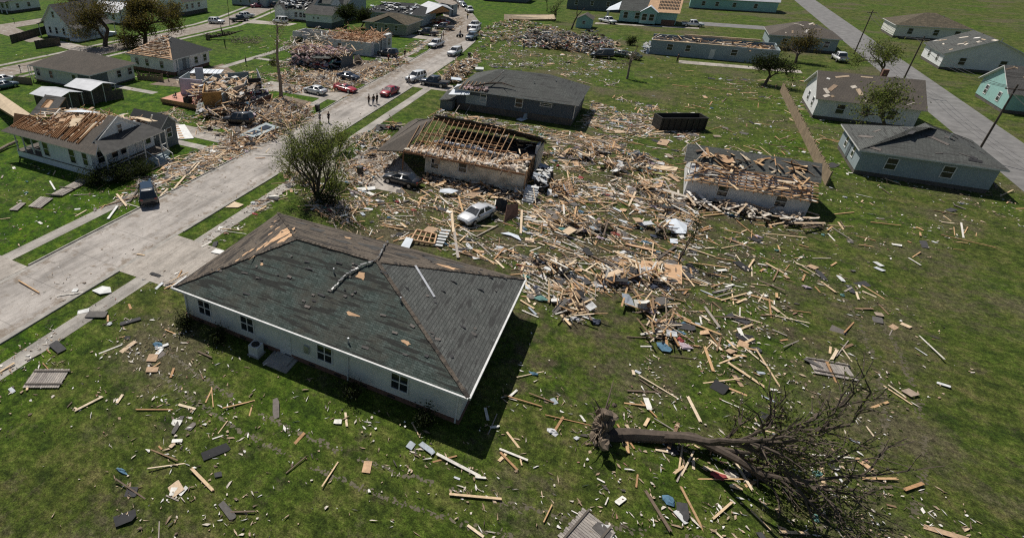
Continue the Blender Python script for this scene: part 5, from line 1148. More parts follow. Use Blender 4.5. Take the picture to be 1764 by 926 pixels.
car('sedan', 'p_crim', 761, 42, 178, 'flat dark-red car behind the grey pickup truck')
car('suv', 'p_blue', 812, 68, -92, 'blue-grey SUV at the near end of the row of cars at the right kerb')
car('suv', 'p_white', 817, 56, -95, 'white SUV second in the row of cars at the right kerb')
car('pickup', 'p_white', 817, 48, -97, 'white pickup third in the row of cars at the right kerb')
car('pickup', 'p_white', 808, 21, -60, 'white pickup alone at the kerb just past the bend')
car('sedan', 'p_grey', 798, 12, -58, 'grey car at the near end of the line cut by the top edge'); car('suv', 'p_silver', 793, 7, -58, 'silver SUV in the middle of the line cut by the top edge'); car('suv', 'p_grey', 787, 2, -56, 'dull grey SUV at the far end of the line at the top edge')
car('suv', 'p_black', 412, 213, 188, 'crushed black SUV half buried in rubble by the collapsed house', tilt=(.06, .05))
car('suv', 'p_white', 373, 41, 12, 'white SUV crossing the far street')
car('pickup', 'p_black', 413, 37, 60, 'black pickup truck parked on the far street')
car('suv', 'p_silver', 425, 31, 60, 'silver SUV parked beside the black pickup on the far street')
car('sedan', 'p_maroon', 443, 13, 55, 'maroon car farther up the far street'); car('suv', 'p_black', 474, 12, 115, 'black SUV at the right kerb of the far street'); car('suv', 'p_black', 481, 5, 115, 'second black SUV near the top of the far street')
car('van', 'p_white', 483, 40, 175, 'white van on the drive of the torn white house')
car('sedan', 'p_blue', 10, 152, 80, 'blue-grey car beside the short tan fence at the left edge'); car('sedan', 'p_white', 8, 142, 80, 'white car behind the blue-grey one at the left edge')
car('pickup', 'p_white', 1192, 46, 10, 'white pickup on the lane at the right edge near the mint house')
car('pickup', 'p_white', 1046, 40, -40, 'white pickup loaded with boards left of the mint house')
car('van', 'p_black', 1036, 100, 185, 'charred black van beside the far rubble field', tilt=(.0, .03))
car('sedan', 'p_green', 1068, 98, 165, 'dark green sedan battered beside the black van'); car('sedan', 'p_green', 1086, 101, 150, 'second dark green car behind the dead tree')
car('sedan', 'p_navy', 1146, 90, 60, 'dark wrecked car against the long roofless house')

# ---------------------------------------------------------------- people
def person(px, py, label, face=0.0, top='c_black', legs='c_blue', pose='stand', z=0.02, s=1.0, xy=None):
    p = at(px, py) if xy is None else Vector(xy)
    o = root('person', (p.x, p.y, z), label, 'person', 'people out among the wreckage', rz=face)
    sw = {'stand': .03, 'walk': .2, 'sit': 0}[pose]
    def skin(name, segs, m, sub=1, extra=None):
        vs = []; es = []; rs = []
        idx = {}
        for (a, ra), (b, rb) in segs:
            for q, r in ((a, ra), (b, rb)):
                if q not in idx: idx[q] = len(vs); vs.append(q); rs.append(r)
            es.append((idx[a], idx[b]))
        me = bpy.data.meshes.new(name); me.from_pydata(vs, es, [])
        ob = bpy.data.objects.new(name, me); COL.objects.link(ob)
        md = ob.modifiers.new('skin', 'SKIN'); ob.modifiers.new('sub', 'SUBSURF').levels = sub; ob.modifiers[-1].render_levels = sub
        for i, r in enumerate(rs): me.skin_vertices[0].data[i].radius = (r, r)
        me.skin_vertices[0].data[0].use_root = True
        dg = bpy.context.evaluated_depsgraph_get()
        m2 = bpy.data.meshes.new_from_object(ob.evaluated_get(dg))
        bpy.data.objects.remove(ob); bpy.data.meshes.remove(me)
        if extra:
            bm = bmesh.new(); bm.from_mesh(m2)
            t = bpy.data.meshes.new('t'); t.from_pydata(extra.v, [], extra.f); bm.from_mesh(t); bm.to_mesh(m2); bm.free(); bpy.data.meshes.remove(t)
        m2.name = name; m2.materials.clear(); m2.materials.append(M[m])
        m2.polygons.foreach_set('use_smooth', [True] * len(m2.polygons))
        ob = bpy.data.objects.new(name, m2); COL.objects.link(ob); ob.parent = o
        return ob
    hz = .93 if pose != 'sit' else .62
    if pose == 'sit': kn = [(.42, .11, .58), (.42, -.11, .58)]; ft = [(.42, .12, .12), (.42, -.12, .12)]
    else: kn = [(sw * .7 + .03, .09, .49), (-sw * .3, -.09, .49)]; ft = [(sw, .10, .06), (-sw * 1.2, -.10, .08)]
    P0 = (0, 0, hz); ch = (.0, 0, hz + .38); nk = (.01, 0, hz + .56); hd_ = (.03, 0, hz + .70)
    L = []
    for i, y in ((0, 1), (1, -1)):
        h = (0, .09 * y, hz - .06)
        L += [((P0, .13), (h, .10)), ((h, .10), (kn[i], .068)), ((kn[i], .068), (ft[i], .045)), ((ft[i], .045), ((ft[i][0] + .15, ft[i][1], .04), .035))]
    A = []; fing = MB()
    for i, y in ((0, 1), (1, -1)):
        sh = (0, .19 * y, hz + .46); el = (-.04 + sw * .5 * y, .24 * y, hz + .20); wr = (.10 + sw * y, .22 * y, hz - .02)
        if pose == 'sit': el = (.1, .26 * y, hz + .22); wr = (.38, .22 * y, hz + .25)
        A += [((ch, .135), (sh, .075)), ((sh, .075), (el, .05)), ((el, .05), (wr, .034)), ((wr, .034), ((wr[0] + .03, wr[1], wr[2] - .07), .036))]
        b = Vector((wr[0] + .03, wr[1], wr[2] - .08))
        for f_ in range(4): fing.tube([b + Vector((.03 - .02 * f_, 0, 0)), b + Vector((.035 - .02 * f_, -.01 * y, -.05)), b + Vector((.05 - .02 * f_, -.03 * y, -.085 + .008 * abs(f_ - 1.4)))], [.009, .008, .006], 5)
        fing.tube([b + Vector((.02, 0, .03)), b + Vector((.06, -.01 * y, 0)), b + Vector((.065, -.02 * y, -.03))], [.01, .009, .007], 5)
    body = [((P0, .125), (ch, .14)), ((ch, .14), (nk, .055)), ((nk, .055), (hd_, .095)), ((hd_, .095), ((.04, 0, hz + .79), .075)), ((hd_, .095), ((.115, 0, hz + .68), .022))] + L + A
    skin('body', body, 'skin', 1, fing)
    g = 1.16
    skin('trousers', [((a, ra * g), (b, rb * g)) for (a, ra), (b, rb) in L], legs)
    sh = [((P0, .15), (ch, .165))] + [((a, ra * 1.2), (b, rb * 1.25)) for (a, ra), (b, rb) in A if b[2] > hz + .1]
    skin('shirt', sh, top)
    hr = MB(); hr.blob((.0, 0, hz + .77), (.105, .10, .10), 0, .05); hr.build('hair', M['hair'], o)
    ey = MB()
    for y in (-.035, .035): ey.blob((.122, y, hz + .72), (.012, .014, .01), 0, 0)
    ey.box((.118, 0, hz + .635), (.012, .05, .012)); ey.build('eyes_and_mouth', M['black'], o)
    return o
person(551, 213, 'person in grey walking in the street, left one of the pair beside the bushy tree', 1.4, 'c_grey', 'c_grey', 'walk')
person(566, 212, 'person in black walking in the street, right one of the pair beside the bushy tree', 1.5, 'c_black', 'c_black', 'walk')
person(635, 180, 'person in black standing apart, leftmost of the three in the street', 0, 'c_black', 'c_black')
person(643, 181, 'person in dark clothes, middle one of the three standing in the street', 2.6, 'c_black', 'c_blue')
person(649, 179, 'person in black, rightmost of the three standing in the street', 2.9, 'c_black', 'c_black')
person(704, 146, 'person in dark clothes standing at the front of the white hatchback', 1.0, 'c_black', 'c_grey')
person(793, 90, 'person in a dark top standing behind the white SUV', -1.6, 'c_red', 'c_black')
person(763, 67, 'person in dark clothes on the kerb by the black pickup', .5, 'c_black', 'c_black'); person(760, 68, 'person in a pale top on the kerb by the black pickup', .2, 'c_white', 'c_blue')
person(669, 106, 'person in a red-brown top near the white garage, leftmost of three', 0, 'c_red', 'c_black'); person(683, 106, 'person in dark clothes near the white garage, middle of three', 1, 'c_black', 'c_blue'); person(697, 99, 'person in black near the white garage, rightmost of three', 2, 'c_black', 'c_black')
person(805, 55, 'person walking in the street left of the row of cars', -1.5, 'c_grey', 'c_blue', 'walk'); person(805, 33, 'person in a yellow-green vest in the street near the bend', -1.5, 'c_vest', 'c_blue', 'walk')
person(789, 17, 'person in black on the street beyond the bend', -1.5, 'c_black', 'c_black')
person(1166, 107, 'person in black standing on the grass before the long roofless house', 2.5, 'c_black', 'c_black')
person(290, 139, 'person in dark clothes by the broken tan fence', 1, 'c_black', 'c_black'); person(424, 113, 'person in black on the rear path among scattered things', 1, 'c_black', 'c_blue')
person(902, 86, 'person in a light top standing at the far rubble field, on the left', 2, 'c_white', 'c_blue'); person(975, 88, 'person in orange-brown standing at the far rubble field, on the right', 2, 'c_red', 'c_blue')
# quad bike and rider in the street
qp = at(792, 64); qb = root('quad_bike', (qp.x, qp.y, .01), 'black quad bike ridden up the middle of the street', 'quad bike', rz=-PI / 2 - .2)
MB().box((0, 0, .55), (1.3, .3, .25)).box((.55, 0, .62), (.5, .9, .1)).box((-.55, 0, .62), (.5, .9, .1)).build('body', M['black'], qb)
MB().box((-.15, 0, .74), (.7, .3, .12)).build('seat', M['black'], qb)
MB().tube([(.42, -.4, 1.0), (.5, 0, .95), (.42, .4, 1.0)], .025, 6).tube([(.5, 0, .95), (.62, 0, .5)], .03, 6).build('handlebar', M['metal'], qb)
for x in (-.6, .6):
    for y in (-.45, .45): MB().disc((x, y, .29), (0, 1, 0), .29, .24, 12).build('wheel', M['tyre'], qb)
person(0, 0, 'rider in black sitting on the quad bike', -PI / 2 - .2, 'c_black', 'c_blue', 'sit', z=.26, xy=(qp.x, qp.y + .1, 0))

# ---------------------------------------------------------------- trees and plants
def leaves(name, pts, n, size, m, parent, rnd, spread, flat=0.0):
    vs = []; fs = []
    for i in range(n):
        c = pts[rnd.randrange(len(pts))]
        c = Vector((c.x + rnd.gauss(0, spread), c.y + rnd.gauss(0, spread), c.z + rnd.gauss(0, spread * .8)))
        if c.z < .05: c.z = .05 + rnd.random() * .2
        a = Vector((rnd.gauss(0, 1), rnd.gauss(0, 1), rnd.gauss(0, 1))).normalized(); b = a.orthogonal().normalized()
        b = Matrix.Rotation(rnd.uniform(0, 6.28), 3, a) @ b; d = a.cross(b)
        s = size * rnd.uniform(.55, 1.3); k = len(vs)
        vs += [c - b * s, c + d * s * .45, c + b * s, c - d * s * .45]; fs.append((k, k + 1, k + 2, k + 3))
    q = MB(); q.v = [tuple(v) for v in vs]; q.f = fs; q.m = [0] * len(fs)
    return q.build(name, m, parent, normals=False)
def tree(name, label, base, h, r0, seed, levels=4, kids=(3, 4), spread=.55, leaf=None, nleaf=0, lsize=.12, lspread=.35, bark='bark', stems=1, lean=(0, 0), ratio=.68, upb=.25, group=None, first=.35, cat='tree', droop=0):
    rnd = random.Random(seed); base = Vector(base); base.z = 0
    o = root(name, base, label, cat, group)
    wood = MB(); tips = []
    def grow(p, d, L, r, lv):
        n = 3; pts = [p]; q = p.copy()
        for i in range(n):
            d = (d + Vector((rnd.gauss(0, .13), rnd.gauss(0, .13), rnd.gauss(0, .1) + upb * .12 - droop))).normalized()
            q = q + d * (L / n); pts.append(q.copy())
        wood.tube(pts, [r, r * .85, r * .72, r * .6], 7 if lv > 2 else 5 if lv > 1 else 3)
        if lv <= 1:
            tips.extend(pts[1:]); return
        if lv == 2: tips.extend(pts[2:])
        for k in range(rnd.randint(*kids)):
            t = rnd.choice(pts[1:]) if k else pts[-1]
            ang = rnd.uniform(0, 2 * PI); side = d.orthogonal().normalized(); side = Matrix.Rotation(ang, 3, d) @ side
            nd = (d + side * rnd.uniform(spread * .6, spread * 1.5) + Vector((0, 0, upb))).normalized()
            grow(t, nd, L * ratio * rnd.uniform(.75, 1.2), r * .58, lv - 1)
    for s in range(stems):
        d = Vector((lean[0] + (rnd.gauss(0, .22) if stems > 1 else 0), lean[1] + (rnd.gauss(0, .22) if stems > 1 else 0), 1)).normalized()
        grow(base + Vector((rnd.gauss(0, .12), rnd.gauss(0, .12), -.1)) if stems > 1 else base - Vector((0, 0, .1)), d, h * first, r0, levels)
    wood.build('trunk', M[bark], o)
    if leaf: leaves('crown', tips, nleaf, lsize, M[leaf], o, rnd, lspread)
    return o
tree('street_tree', 'bushy multi-stemmed green tree beside the street, left of the rafter house', at(546, 342), 8.6, .15, 3, 5, (3, 4), .5, 'leaf', 10500, .10, .40, stems=6, first=.34, ratio=.74, upb=.3)
tree('oak_tree', 'nearly bare spreading oak in front of the gabled farmhouse', at(181, 80), 17, .65, 8, 6, (3, 3), 1.1, 'leaf_o', 8500, .2, .75, first=.24, ratio=.82, upb=.12)
tree('oak_tree', 'leafier brown-green oak behind the half-stripped white bungalow', at(250, 78), 17, .6, 21, 6, (3, 3), 1.0, 'leaf_o', 19000, .22, .75, first=.24, ratio=.82, upb=.12)
sp = at(484, 168); o = root('snapped_tree', sp, 'tall bare snapped trunk standing by the collapsed house', 'tree'); w = MB(); rs = random.Random(5)
def up_(z): return sp + Vector((.12 * math.sin(z * .7), .1 * math.cos(z * .5) - .1, z))
w.tube([up_(z) for z in (-.1, 1, 3, 5, 7, 9, 11, 12.2)], [.42, .32, .27, .24, .21, .19, .16, .08], 8)
tp_ = []
for i in range(26):
    z = rs.uniform(4.5, 12.2); a = rs.uniform(0, 6.28); d = Vector((math.cos(a), math.sin(a), rs.uniform(-.2, .9))).normalized(); l = rs.uniform(.6, 2.6) * (1.2 if z > 9 else .7)
    q = [up_(z), up_(z) + d * l * .5 + Vector((0, 0, .1)), up_(z) + d * l + Vector((0, 0, rs.uniform(-.2, .5)))]; w.tube(q, [.07, .04, .015], 4); tp_ += q[1:]
w.build('trunk', M['palebark'], o); leaves('crown', tp_, 700, .12, M['leaf_p'], o, rs, .45)
tree('dead_tree', 'leaning dead tree with a stripped grey top on the right lawn', at(1080, 136), 6.0, .24, 12, 5, (3, 4), 1.0, 'leaf_p', 500, .1, .4, bark='palebark', lean=(.18, 0), first=.5, ratio=.6, upb=-.05)
tree('young_tree', 'thin dark sapling among debris near the tan plywood boards', at(1168, 452), 5, .09, 31, 4, (2, 3), .5, 'leaf_d', 500, .08, .25, first=.4)
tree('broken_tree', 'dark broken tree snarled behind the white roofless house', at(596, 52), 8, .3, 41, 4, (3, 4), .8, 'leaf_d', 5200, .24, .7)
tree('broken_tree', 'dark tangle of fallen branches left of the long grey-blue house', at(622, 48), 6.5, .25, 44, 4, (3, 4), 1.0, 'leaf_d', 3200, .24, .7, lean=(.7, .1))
tree('broken_tree', 'sparse broken tree at the far rubble by the long roof deck', at(956, 36), 7, .2, 46, 4, (3, 4), .6, 'leaf_d', 500, .16, .4)
tree('broken_tree', 'stubby leaning trunk beside the mint garden shed', at(984, 51), 5, .28, 47, 2, (1, 2), .4, None, lean=(.25, .1), first=.75)
tree('broken_tree', 'thin bare tree left of the dark slate house', at(942, 20), 7, .16, 48, 4, (2, 3), .5, 'leaf_d', 200, .14, .4)
o = root('fallen_tree', at(380, 64), 'uprooted bare tree lying on the lawn by the far street', 'fallen tree'); w = MB(); rs = random.Random(9)
w.tube([at(360, 64, .5), at(376, 62, .9), at(392, 60, 1.2), at(420, 52, 2.2)], [.4, .34, .26, .08], 7).tube([at(384, 60, 1), at(381, 50, 3.5), at(380, 44, 5)], [.2, .14, .05], 5); tp_ = []
for i in range(46):
    p = at(360, 64, .5).lerp(at(410, 57, 1.6), rs.random()); d = Vector((rs.uniform(-2.5, 2.5), rs.uniform(-3, 1.5), rs.uniform(-.6, 1.0))); q = p + d; q.z = max(.15, q.z); w.tube([p, (p + q) / 2 + Vector((0, 0, .3)), q], [.09, .06, .02], 4); tp_.append(q)
w.build('trunk', M['bark'], o)
b = MB(); b.blob(at(358, 64, .7), (.9, .5, .9), 0, .35, rs); b.build('root_plate', M['dirt'], o)
o = root('brushwood_pile', at(425, 70), 'heap of grey brushwood at the tip of the uprooted tree', 'brushwood'); w = MB()
for i in range(170):
    p = at(rs.uniform(398, 448), rs.uniform(64, 75), rs.uniform(.05, .8)); d = Vector((rs.uniform(-1.6, 1.6), rs.uniform(-1.6, 1.6), rs.uniform(-.1, .5))); w.tube([p, p + d * .6 + Vector((0, 0, .15)), p + d], [.05, .035, .012], 3)
w.build('branches', M['palebark'], o, kind='stuff')
def shrub(label, p, r, h, leaf, n, seed, size=.1, name='shrub'):
    rnd = random.Random(seed); p = Vector((p[0], p[1], 0)); o = root(name, p, label, 'shrub')
    w = MB(); pts = []
    for i in range(14):
        e = p + Vector((rnd.gauss(0, r * .45), rnd.gauss(0, r * .45), h * rnd.uniform(.5, 1)))
        w.tube([p, p.lerp(e, .5) + Vector((0, 0, .1 * h)), e], [.04, .03, .015], 4); pts += [e, p.lerp(e, .75), p.lerp(e, .5)]
    w.build('stem', M['bark'], o); leaves('foliage', pts, n, size, M[leaf], o, rnd, r * .3)
    return o
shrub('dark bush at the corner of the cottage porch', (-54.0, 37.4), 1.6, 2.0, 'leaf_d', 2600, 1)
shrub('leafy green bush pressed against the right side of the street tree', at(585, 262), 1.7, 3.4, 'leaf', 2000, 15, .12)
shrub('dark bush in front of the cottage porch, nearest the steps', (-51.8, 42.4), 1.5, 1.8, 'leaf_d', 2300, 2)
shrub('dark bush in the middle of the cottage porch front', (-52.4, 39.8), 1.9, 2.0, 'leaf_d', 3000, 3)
shrub('bare brown bush at the right end of the cottage', at(277, 246), 1.4, 2.6, 'leaf_p', 350, 4)
shrub('round dark shrub alone on the far right lawn', at(1085, 78), 1.2, 1.9, 'leaf_d', 1300, 5, .14)
shrub('brown twiggy bush beside the street under the bushy tree', at(500, 300), 1.7, 1.5, 'leaf_p', 500, 6)
shrub('grey-green low brush at the right foot of the bushy tree', at(572, 322), 1.9, 2.2, 'leaf', 1700, 16, .12)
shrub('thin pale brush at the left foot of the bushy tree', at(520, 318), 1.6, 1.8, 'leaf_p', 700, 17, .1)
shrub('dark low bush under the bushy tree', at(560, 352), 1.8, 1.4, 'leaf_d', 1600, 7)
shrub('dark shrub on the lawn behind the snapped trunk', at(470, 112), 1.0, 1.3, 'leaf_d', 500, 8, .14); shrub('dark shrub in front of the broken dark tree', at(516, 80), 1.2, 2.2, 'leaf_d', 900, 9, .16)
for i, (x, y, h, lf, lab) in enumerate(((29.5, 100, 9, 'leaf', 'green yard tree between the two back-street houses'), (58, 116, 11, 'leaf_o', 'brown-green tree past the back street'), (18.5, 128, 8, 'leaf_d', 'dark tree at the end of the grey board fence'), (38, 142, 10, 'leaf', 'green tree on the verge of the back street'), (70, 150, 12, 'leaf_o', 'tall brownish tree far past the back street'), (66, 84, 10, 'leaf', 'leafy tree behind the grey bungalow at the right edge'), (26, 152, 9, 'leaf_o', 'small brownish tree near the long roofless house'))):
    tree('yard_tree', lab, (x, y, 0), h, .3, 70 + i, 6, (3, 3), .9, lf, 2600 + 500 * (i % 3), .17, .5, first=.24, ratio=.82, upb=.16)
# ---------------------------------------------------------------- poles, bins and other small things
def pole(label, p, h, r=.13, arm=True, light=False):
    p = Vector((p[0], p[1], 0)); o = root('utility_pole', p, label, 'pole')
    MB().tube([p, p + Vector((0, 0, h))], [r, r * .7], 8).build('mast', M['bark'], o)
    if arm: MB().beam(p + Vector((-.9, 0, h - .6)), p + Vector((.9, 0, h - .6)), .12, .12).build('crossarm', M['bark'], o)
    if light: MB().beam(p + Vector((0, 0, h - .3)), p + Vector((1.6, .4, h + .1)), .07, .07).box(p + Vector((1.7, .42, h + .1)), (.5, .25, .12)).build('lamp_arm', M['metal'], o)
pole('tall dark utility pole between the oak and the white bungalow', at(220, 88), 9.5); pole('short leaning service post beside the tall dark utility pole', at(226, 88), 4.2, .09, False)
pole('street light pole beside the white SUV on the far street', at(396, 45), 7.5, .09, False, True); pole('thin pole at the far street near the torn white house', at(466, 22), 6, .08, False, True)
def bin_(label, p):
    p = Vector((p[0], p[1], 0)); o = root('wheelie_bin', p, label, 'bin')
    b = MB(); b.add([(p.x + sx * (.22 if k == 0 else .29), p.y + sy * (.26 if k == 0 else .34), z) for k, z in ((0, .06), (1, .95)) for sx, sy in ((-1, -1), (1, -1), (1, 1), (-1, 1))], [(3, 2, 1, 0), (4, 5, 6, 7), (0, 1, 5, 4), (1, 2, 6, 5), (2, 3, 7, 6), (3, 0, 4, 7)]); b.build('bin_body', M['black'], o)
    MB().box(p + Vector((0, 0, 1.0)), (.62, .74, .08), 0, .04).build('lid', M['black'], o)
    for s in (-1, 1): MB().disc(p + Vector((s * .26, .3, .12)), (1, 0, 0), .12, .06, 10).build('wheel', M['tyre'], o)
bin_('black wheelie bin at the left kerb near the pair of walkers', at(547, 191)); bin_('black wheelie bin on the driveway of the rafter house', at(620, 300)); bin_('grey bin at the right kerb behind the white SUV', at(808, 99))
def mailbox(label, p):
    p = Vector((p[0], p[1], 0)); o = root('mailbox', p, label, 'mailbox'); MB().beam(p, p + Vector((0, 0, 1.1)), .1, .1).build('post', M['shadewood'], o); MB().box(p + Vector((0, 0, 1.2)), (.5, .22, .24)).build('box', M['darksteel'], o)
mailbox('dark mailbox on a post by the far street at the left', at(36, 124)); mailbox('mailbox on a post by the farthest road at the left', at(25, 40))
# wooden walkway boards on the left lawn
for lab, Q in (('grey weathered boardwalk panel on the left lawn, nearest the black SUV', [(100, 336), (121, 322), (155, 308), (133, 323)]), ('grey weathered boardwalk panel on the left lawn, middle of three', [(48, 355), (70, 358), (92, 341), (70, 338)]), ('dark grey boardwalk panel on the left lawn, farthest to the left', [(15, 361), (30, 362), (45, 349), (35, 348)])):
    o = root('boardwalk_panel', at(*Q[0]), lab, 'boardwalk')
    q = [at(x, y, .16) for x, y in Q]; b = MB()
    for i in range(6):
        u0, u1 = i / 6 + .012, (i + 1) / 6 - .012
        b.slab([q[0].lerp(q[1], u0), q[0].lerp(q[1], u1), q[3].lerp(q[2], u1), q[3].lerp(q[2], u0)], .05)
    b.build('boards', M['greywood'], o)
    MB().beam(q[0].lerp(q[3], .1) - Vector((0, 0, .09)), q[1].lerp(q[2], .1) - Vector((0, 0, .09)), .12, .14).beam(q[0].lerp(q[3], .9) - Vector((0, 0, .09)), q[1].lerp(q[2], .9) - Vector((0, 0, .09)), .12, .14).build('bearer', M['shadewood'], o)
o = root('boardwalk_panel', at(100, 330), 'long grey weathered boardwalk running across the left lawn to the cottage', 'boardwalk')
q = [at(84, 336, .16), at(105, 338, .16), at(158, 310, .16), at(140, 306, .16)]; b = MB()
for i in range(6): u0, u1 = i / 6 + .012, (i + 1) / 6 - .012; b.slab([q[0].lerp(q[1], u0), q[0].lerp(q[1], u1), q[3].lerp(q[2], u1), q[3].lerp(q[2], u0)], .05)
b.build('boards', M['greywood'], o)
for t in (.02, .42, .97): MB().beam(q[0].lerp(q[3], t) - Vector((0, 0, -.04)) + (q[0] - q[1]) * .3, q[1].lerp(q[2], t) - Vector((0, 0, -.04)), .14, .1).build('cross_beam', M['shadewood'], o)
# ---------------------------------------------------------------- wreckage on the ground
DR = random.Random(77)
KEEP = [(-28.2, -4.8, 23.4, 37.6), (-21.9, -9.7, 58.7, 68.8), (-27.3, -8.9, 85.8, 97), (-70.5, -53.3, 38.7, 48.8), (-60.7, -54, 49.7, 53.8), (-71.4, -56.7, 65, 76.3), (-68.6, -57, 99.4, 107), (-68.3, -56.3, 114.5, 124.2), (6, 17, 66.5, 75.5), (-104, -87.5, 64.6, 75), (-94.7, -82.8, 80, 91), (-72, -59.4, 140.4, 150)]
FREE = [(at(*q).x, at(*q).y, r * r) for q, r in (((445, 222), 1.6), ((430, 227), 1.6), ((462, 216), 1.4), ((310, 228), 2.4), ((318, 220), 2.0), ((300, 236), 1.6), ((735, 409), 1.3), ((757, 408), .9), ((1160, 470), 1.0))]
CARS = [(o.location.x, o.location.y) for o in COL.objects if o.parent is None and o.get('category') in ('car', 'pickup truck', 'van')]
def blocked(x, y):
    for a, b, c, d in KEEP:
        if a < x < b and c < y < d: return True
    for a, b in CARS:
        if (a - x) ** 2 + (b - y) ** 2 < 2.0: return True
    for a, b, r in FREE:
        if (a - x) ** 2 + (b - y) ** 2 < r: return True
    return False
def inpoly(x, y, P):
    c = False; j = len(P) - 1
    for i in range(len(P)):
        if (P[i].y > y) != (P[j].y > y) and x < (P[j].x - P[i].x) * (y - P[i].y) / (P[j].y - P[i].y) + P[i].x: c = not c
        j = i
    return c
ITEMS = {k: [] for k in ('plank', 'ply', 'wht', 'drk', 'chip', 'rag')}
def zone(phrase, P, dens, pile=0.0, clump=.6, fade=None, bias=None, wpoly=False, thr=0.0, L=(.6, 3.2), freq=.16):
    P = [Vector((p[0], p[1], 0)) for p in P] if wpoly else [at(*p) for p in P]
    x0, x1 = min(p.x for p in P), max(p.x for p in P); y0, y1 = min(p.y for p in P), max(p.y for p in P)
    A = (x1 - x0) * (y1 - y0)
    for k, d in dens.items():
        for _ in range(int(A * d)):
            x = DR.uniform(x0, x1); y = DR.uniform(y0, y1)
            if not inpoly(x, y, P) or blocked(x, y): continue
            v = noise.noise(Vector((x * freq, y * freq, 3.1))) + .75 * noise.noise(Vector((x * .5, y * .5, 9.1))) + .4 * noise.noise(Vector((x * 1.4, y * 1.4, 5.1)))
            if DR.random() > max(0.04, min(1, (1 - clump) + clump * (.5 + v * 1.6) + thr)): continue
            if fade and DR.random() > fade(x, y): continue
            if -45 < x < -38 and DR.random() < .85 and y < 125: continue
            z = .02 + DR.random() * .08 + (pile * DR.random() * max(.1, .6 + v) if pile else 0)
            a = DR.uniform(0, PI) if bias is None or DR.random() < .45 else DR.gauss(bias, .45)
            tl = .05 + (.35 if pile else .06)
            if k == 'plank': s = (DR.uniform(*L) * DR.choice((.5, .8, 1, 1, 1.3)), DR.choice((.06, .08, .09, .11, .14, .18)), .04)
            elif k == 'chip': s = (DR.uniform(.1, .55), DR.uniform(.04, .17), .025)
            elif k == 'ply': s = (DR.uniform(.35, 1.0) * DR.choice((1, 1, 1, 1.8)), DR.uniform(.25, .8), .025)
            elif k == 'wht': s = (DR.uniform(.25, 1.1), DR.uniform(.12, .5), .03)
            elif k == 'drk': s = (DR.uniform(.3, 1.7), DR.uniform(.25, 1.0), .03)
            else: s = (DR.uniform(.25, .9), DR.uniform(.2, .6), .1)
            ITEMS[k].append((phrase, (x, y, z), s, a, DR.gauss(0, tl), DR.gauss(0, tl * .6)))
D1 = dict(plank=2.2, chip=21.0, ply=.16, wht=.28, drk=.26, rag=.12)
DP = dict(plank=2.8, chip=7.0, ply=.26, wht=.32, drk=.2, rag=.15)
def mul(d, k): return {a: b * k for a, b in d.items()}
zone('between the nearest dark roof and the rafter house', [(600, 322), (660, 335), (735, 322), (905, 345), (960, 345), (985, 400), (960, 506), (905, 506), (900, 466), (640, 400), (560, 385)], mul(D1, .8), clump=.8, bias=-.35)
zone('right of the rafter house', [(905, 345), (950, 255), (1000, 235), (1090, 250), (1165, 290), (1170, 340), (1200, 360), (1200, 506), (960, 506), (985, 400)], mul(D1, .88), clump=.8, bias=-.5)
zone('between the slate blue house and the rafter house', [(690, 232), (760, 190), (985, 228), (1100, 238), (1060, 260), (960, 258), (940, 243), (760, 198)], mul(D1, .8), clump=.5, bias=.2)
zone('on the grass right of the slate blue house', [(1000, 222), (1020, 175), (1060, 185), (1125, 205), (1120, 235), (1060, 245)], mul(D1, 1.0), clump=.6, bias=.2)
zone('on the grass around the steel skip', [(1050, 165), (1200, 200), (1200, 290), (1090, 250), (1125, 210)], mul(D1, .6), clump=.9)
zone('beside the driveway left of the rafter house', [(605, 235), (660, 225), (700, 262), (660, 300), (640, 322), (600, 322), (575, 290)], mul(D1, 1.25), pile=.25)
zone('under and around the bushy street tree', [(475, 290), (530, 300), (575, 320), (620, 380), (575, 392), (505, 330)], mul(D1, 1.2), pile=.2)
zone('heaped along the left kerb before the collapsed house', [(420, 214), (470, 195), (525, 186), (538, 200), (470, 240), (400, 262), (390, 240)], mul(DP, 1.7), pile=.75, clump=.35, L=(1.0, 4.2))
zone('beside the collapsed house with the red floor', [(330, 214), (385, 205), (450, 178), (520, 178), (520, 190), (430, 220), (380, 235), (330, 232)], mul(DP, 1.1), pile=.5, L=(.8, 3.6))
zone('strewn along the left sidewalk', [(262, 300), (330, 262), (400, 240), (440, 255), (310, 318), (250, 335)], mul(D1, 1.0), clump=.6, bias=.6, L=(.8, 3.8))
zone('on the lawn behind the collapsed house', [(290, 150), (330, 120), (470, 125), (470, 165), (420, 150), (330, 135)], mul(D1, .45))
zone('in front of the two ruined white and dark houses', [(470, 128), (512, 118), (625, 122), (690, 100), (705, 110), (615, 150), (575, 160), (490, 160)], mul(DP, 1.3), pile=.3, clump=.5)
zone('by the white roofless house', [(465, 110), (520, 95), (585, 92), (580, 100), (515, 112), (505, 122)], mul(D1, 1.0), pile=.4)
zone('in the heap at the right side of the street', [(758, 142), (782, 118), (812, 100), (822, 92), (828, 105), (805, 130), (790, 146)], mul(DP, 2.6), pile=1.4, clump=.25, L=(.8, 3.2))
zone('on the lawn behind the slate blue house', [(822, 108), (835, 80), (1000, 95), (1080, 110), (1060, 150), (1005, 145), (945, 122), (840, 115)], dict(plank=.35, chip=12.0, ply=.04, wht=.16, drk=.08), clump=.95, thr=-.05)
zone('in the far rubble field', [(822, 60), (850, 40), (905, 36), (960, 50), (1000, 62), (1060, 72), (1078, 92), (1030, 98), (960, 88), (900, 80), (830, 88)], dict(plank=1.3, chip=4.5, ply=.2, wht=.35, drk=.3, rag=.1), pile=.6, clump=.8)
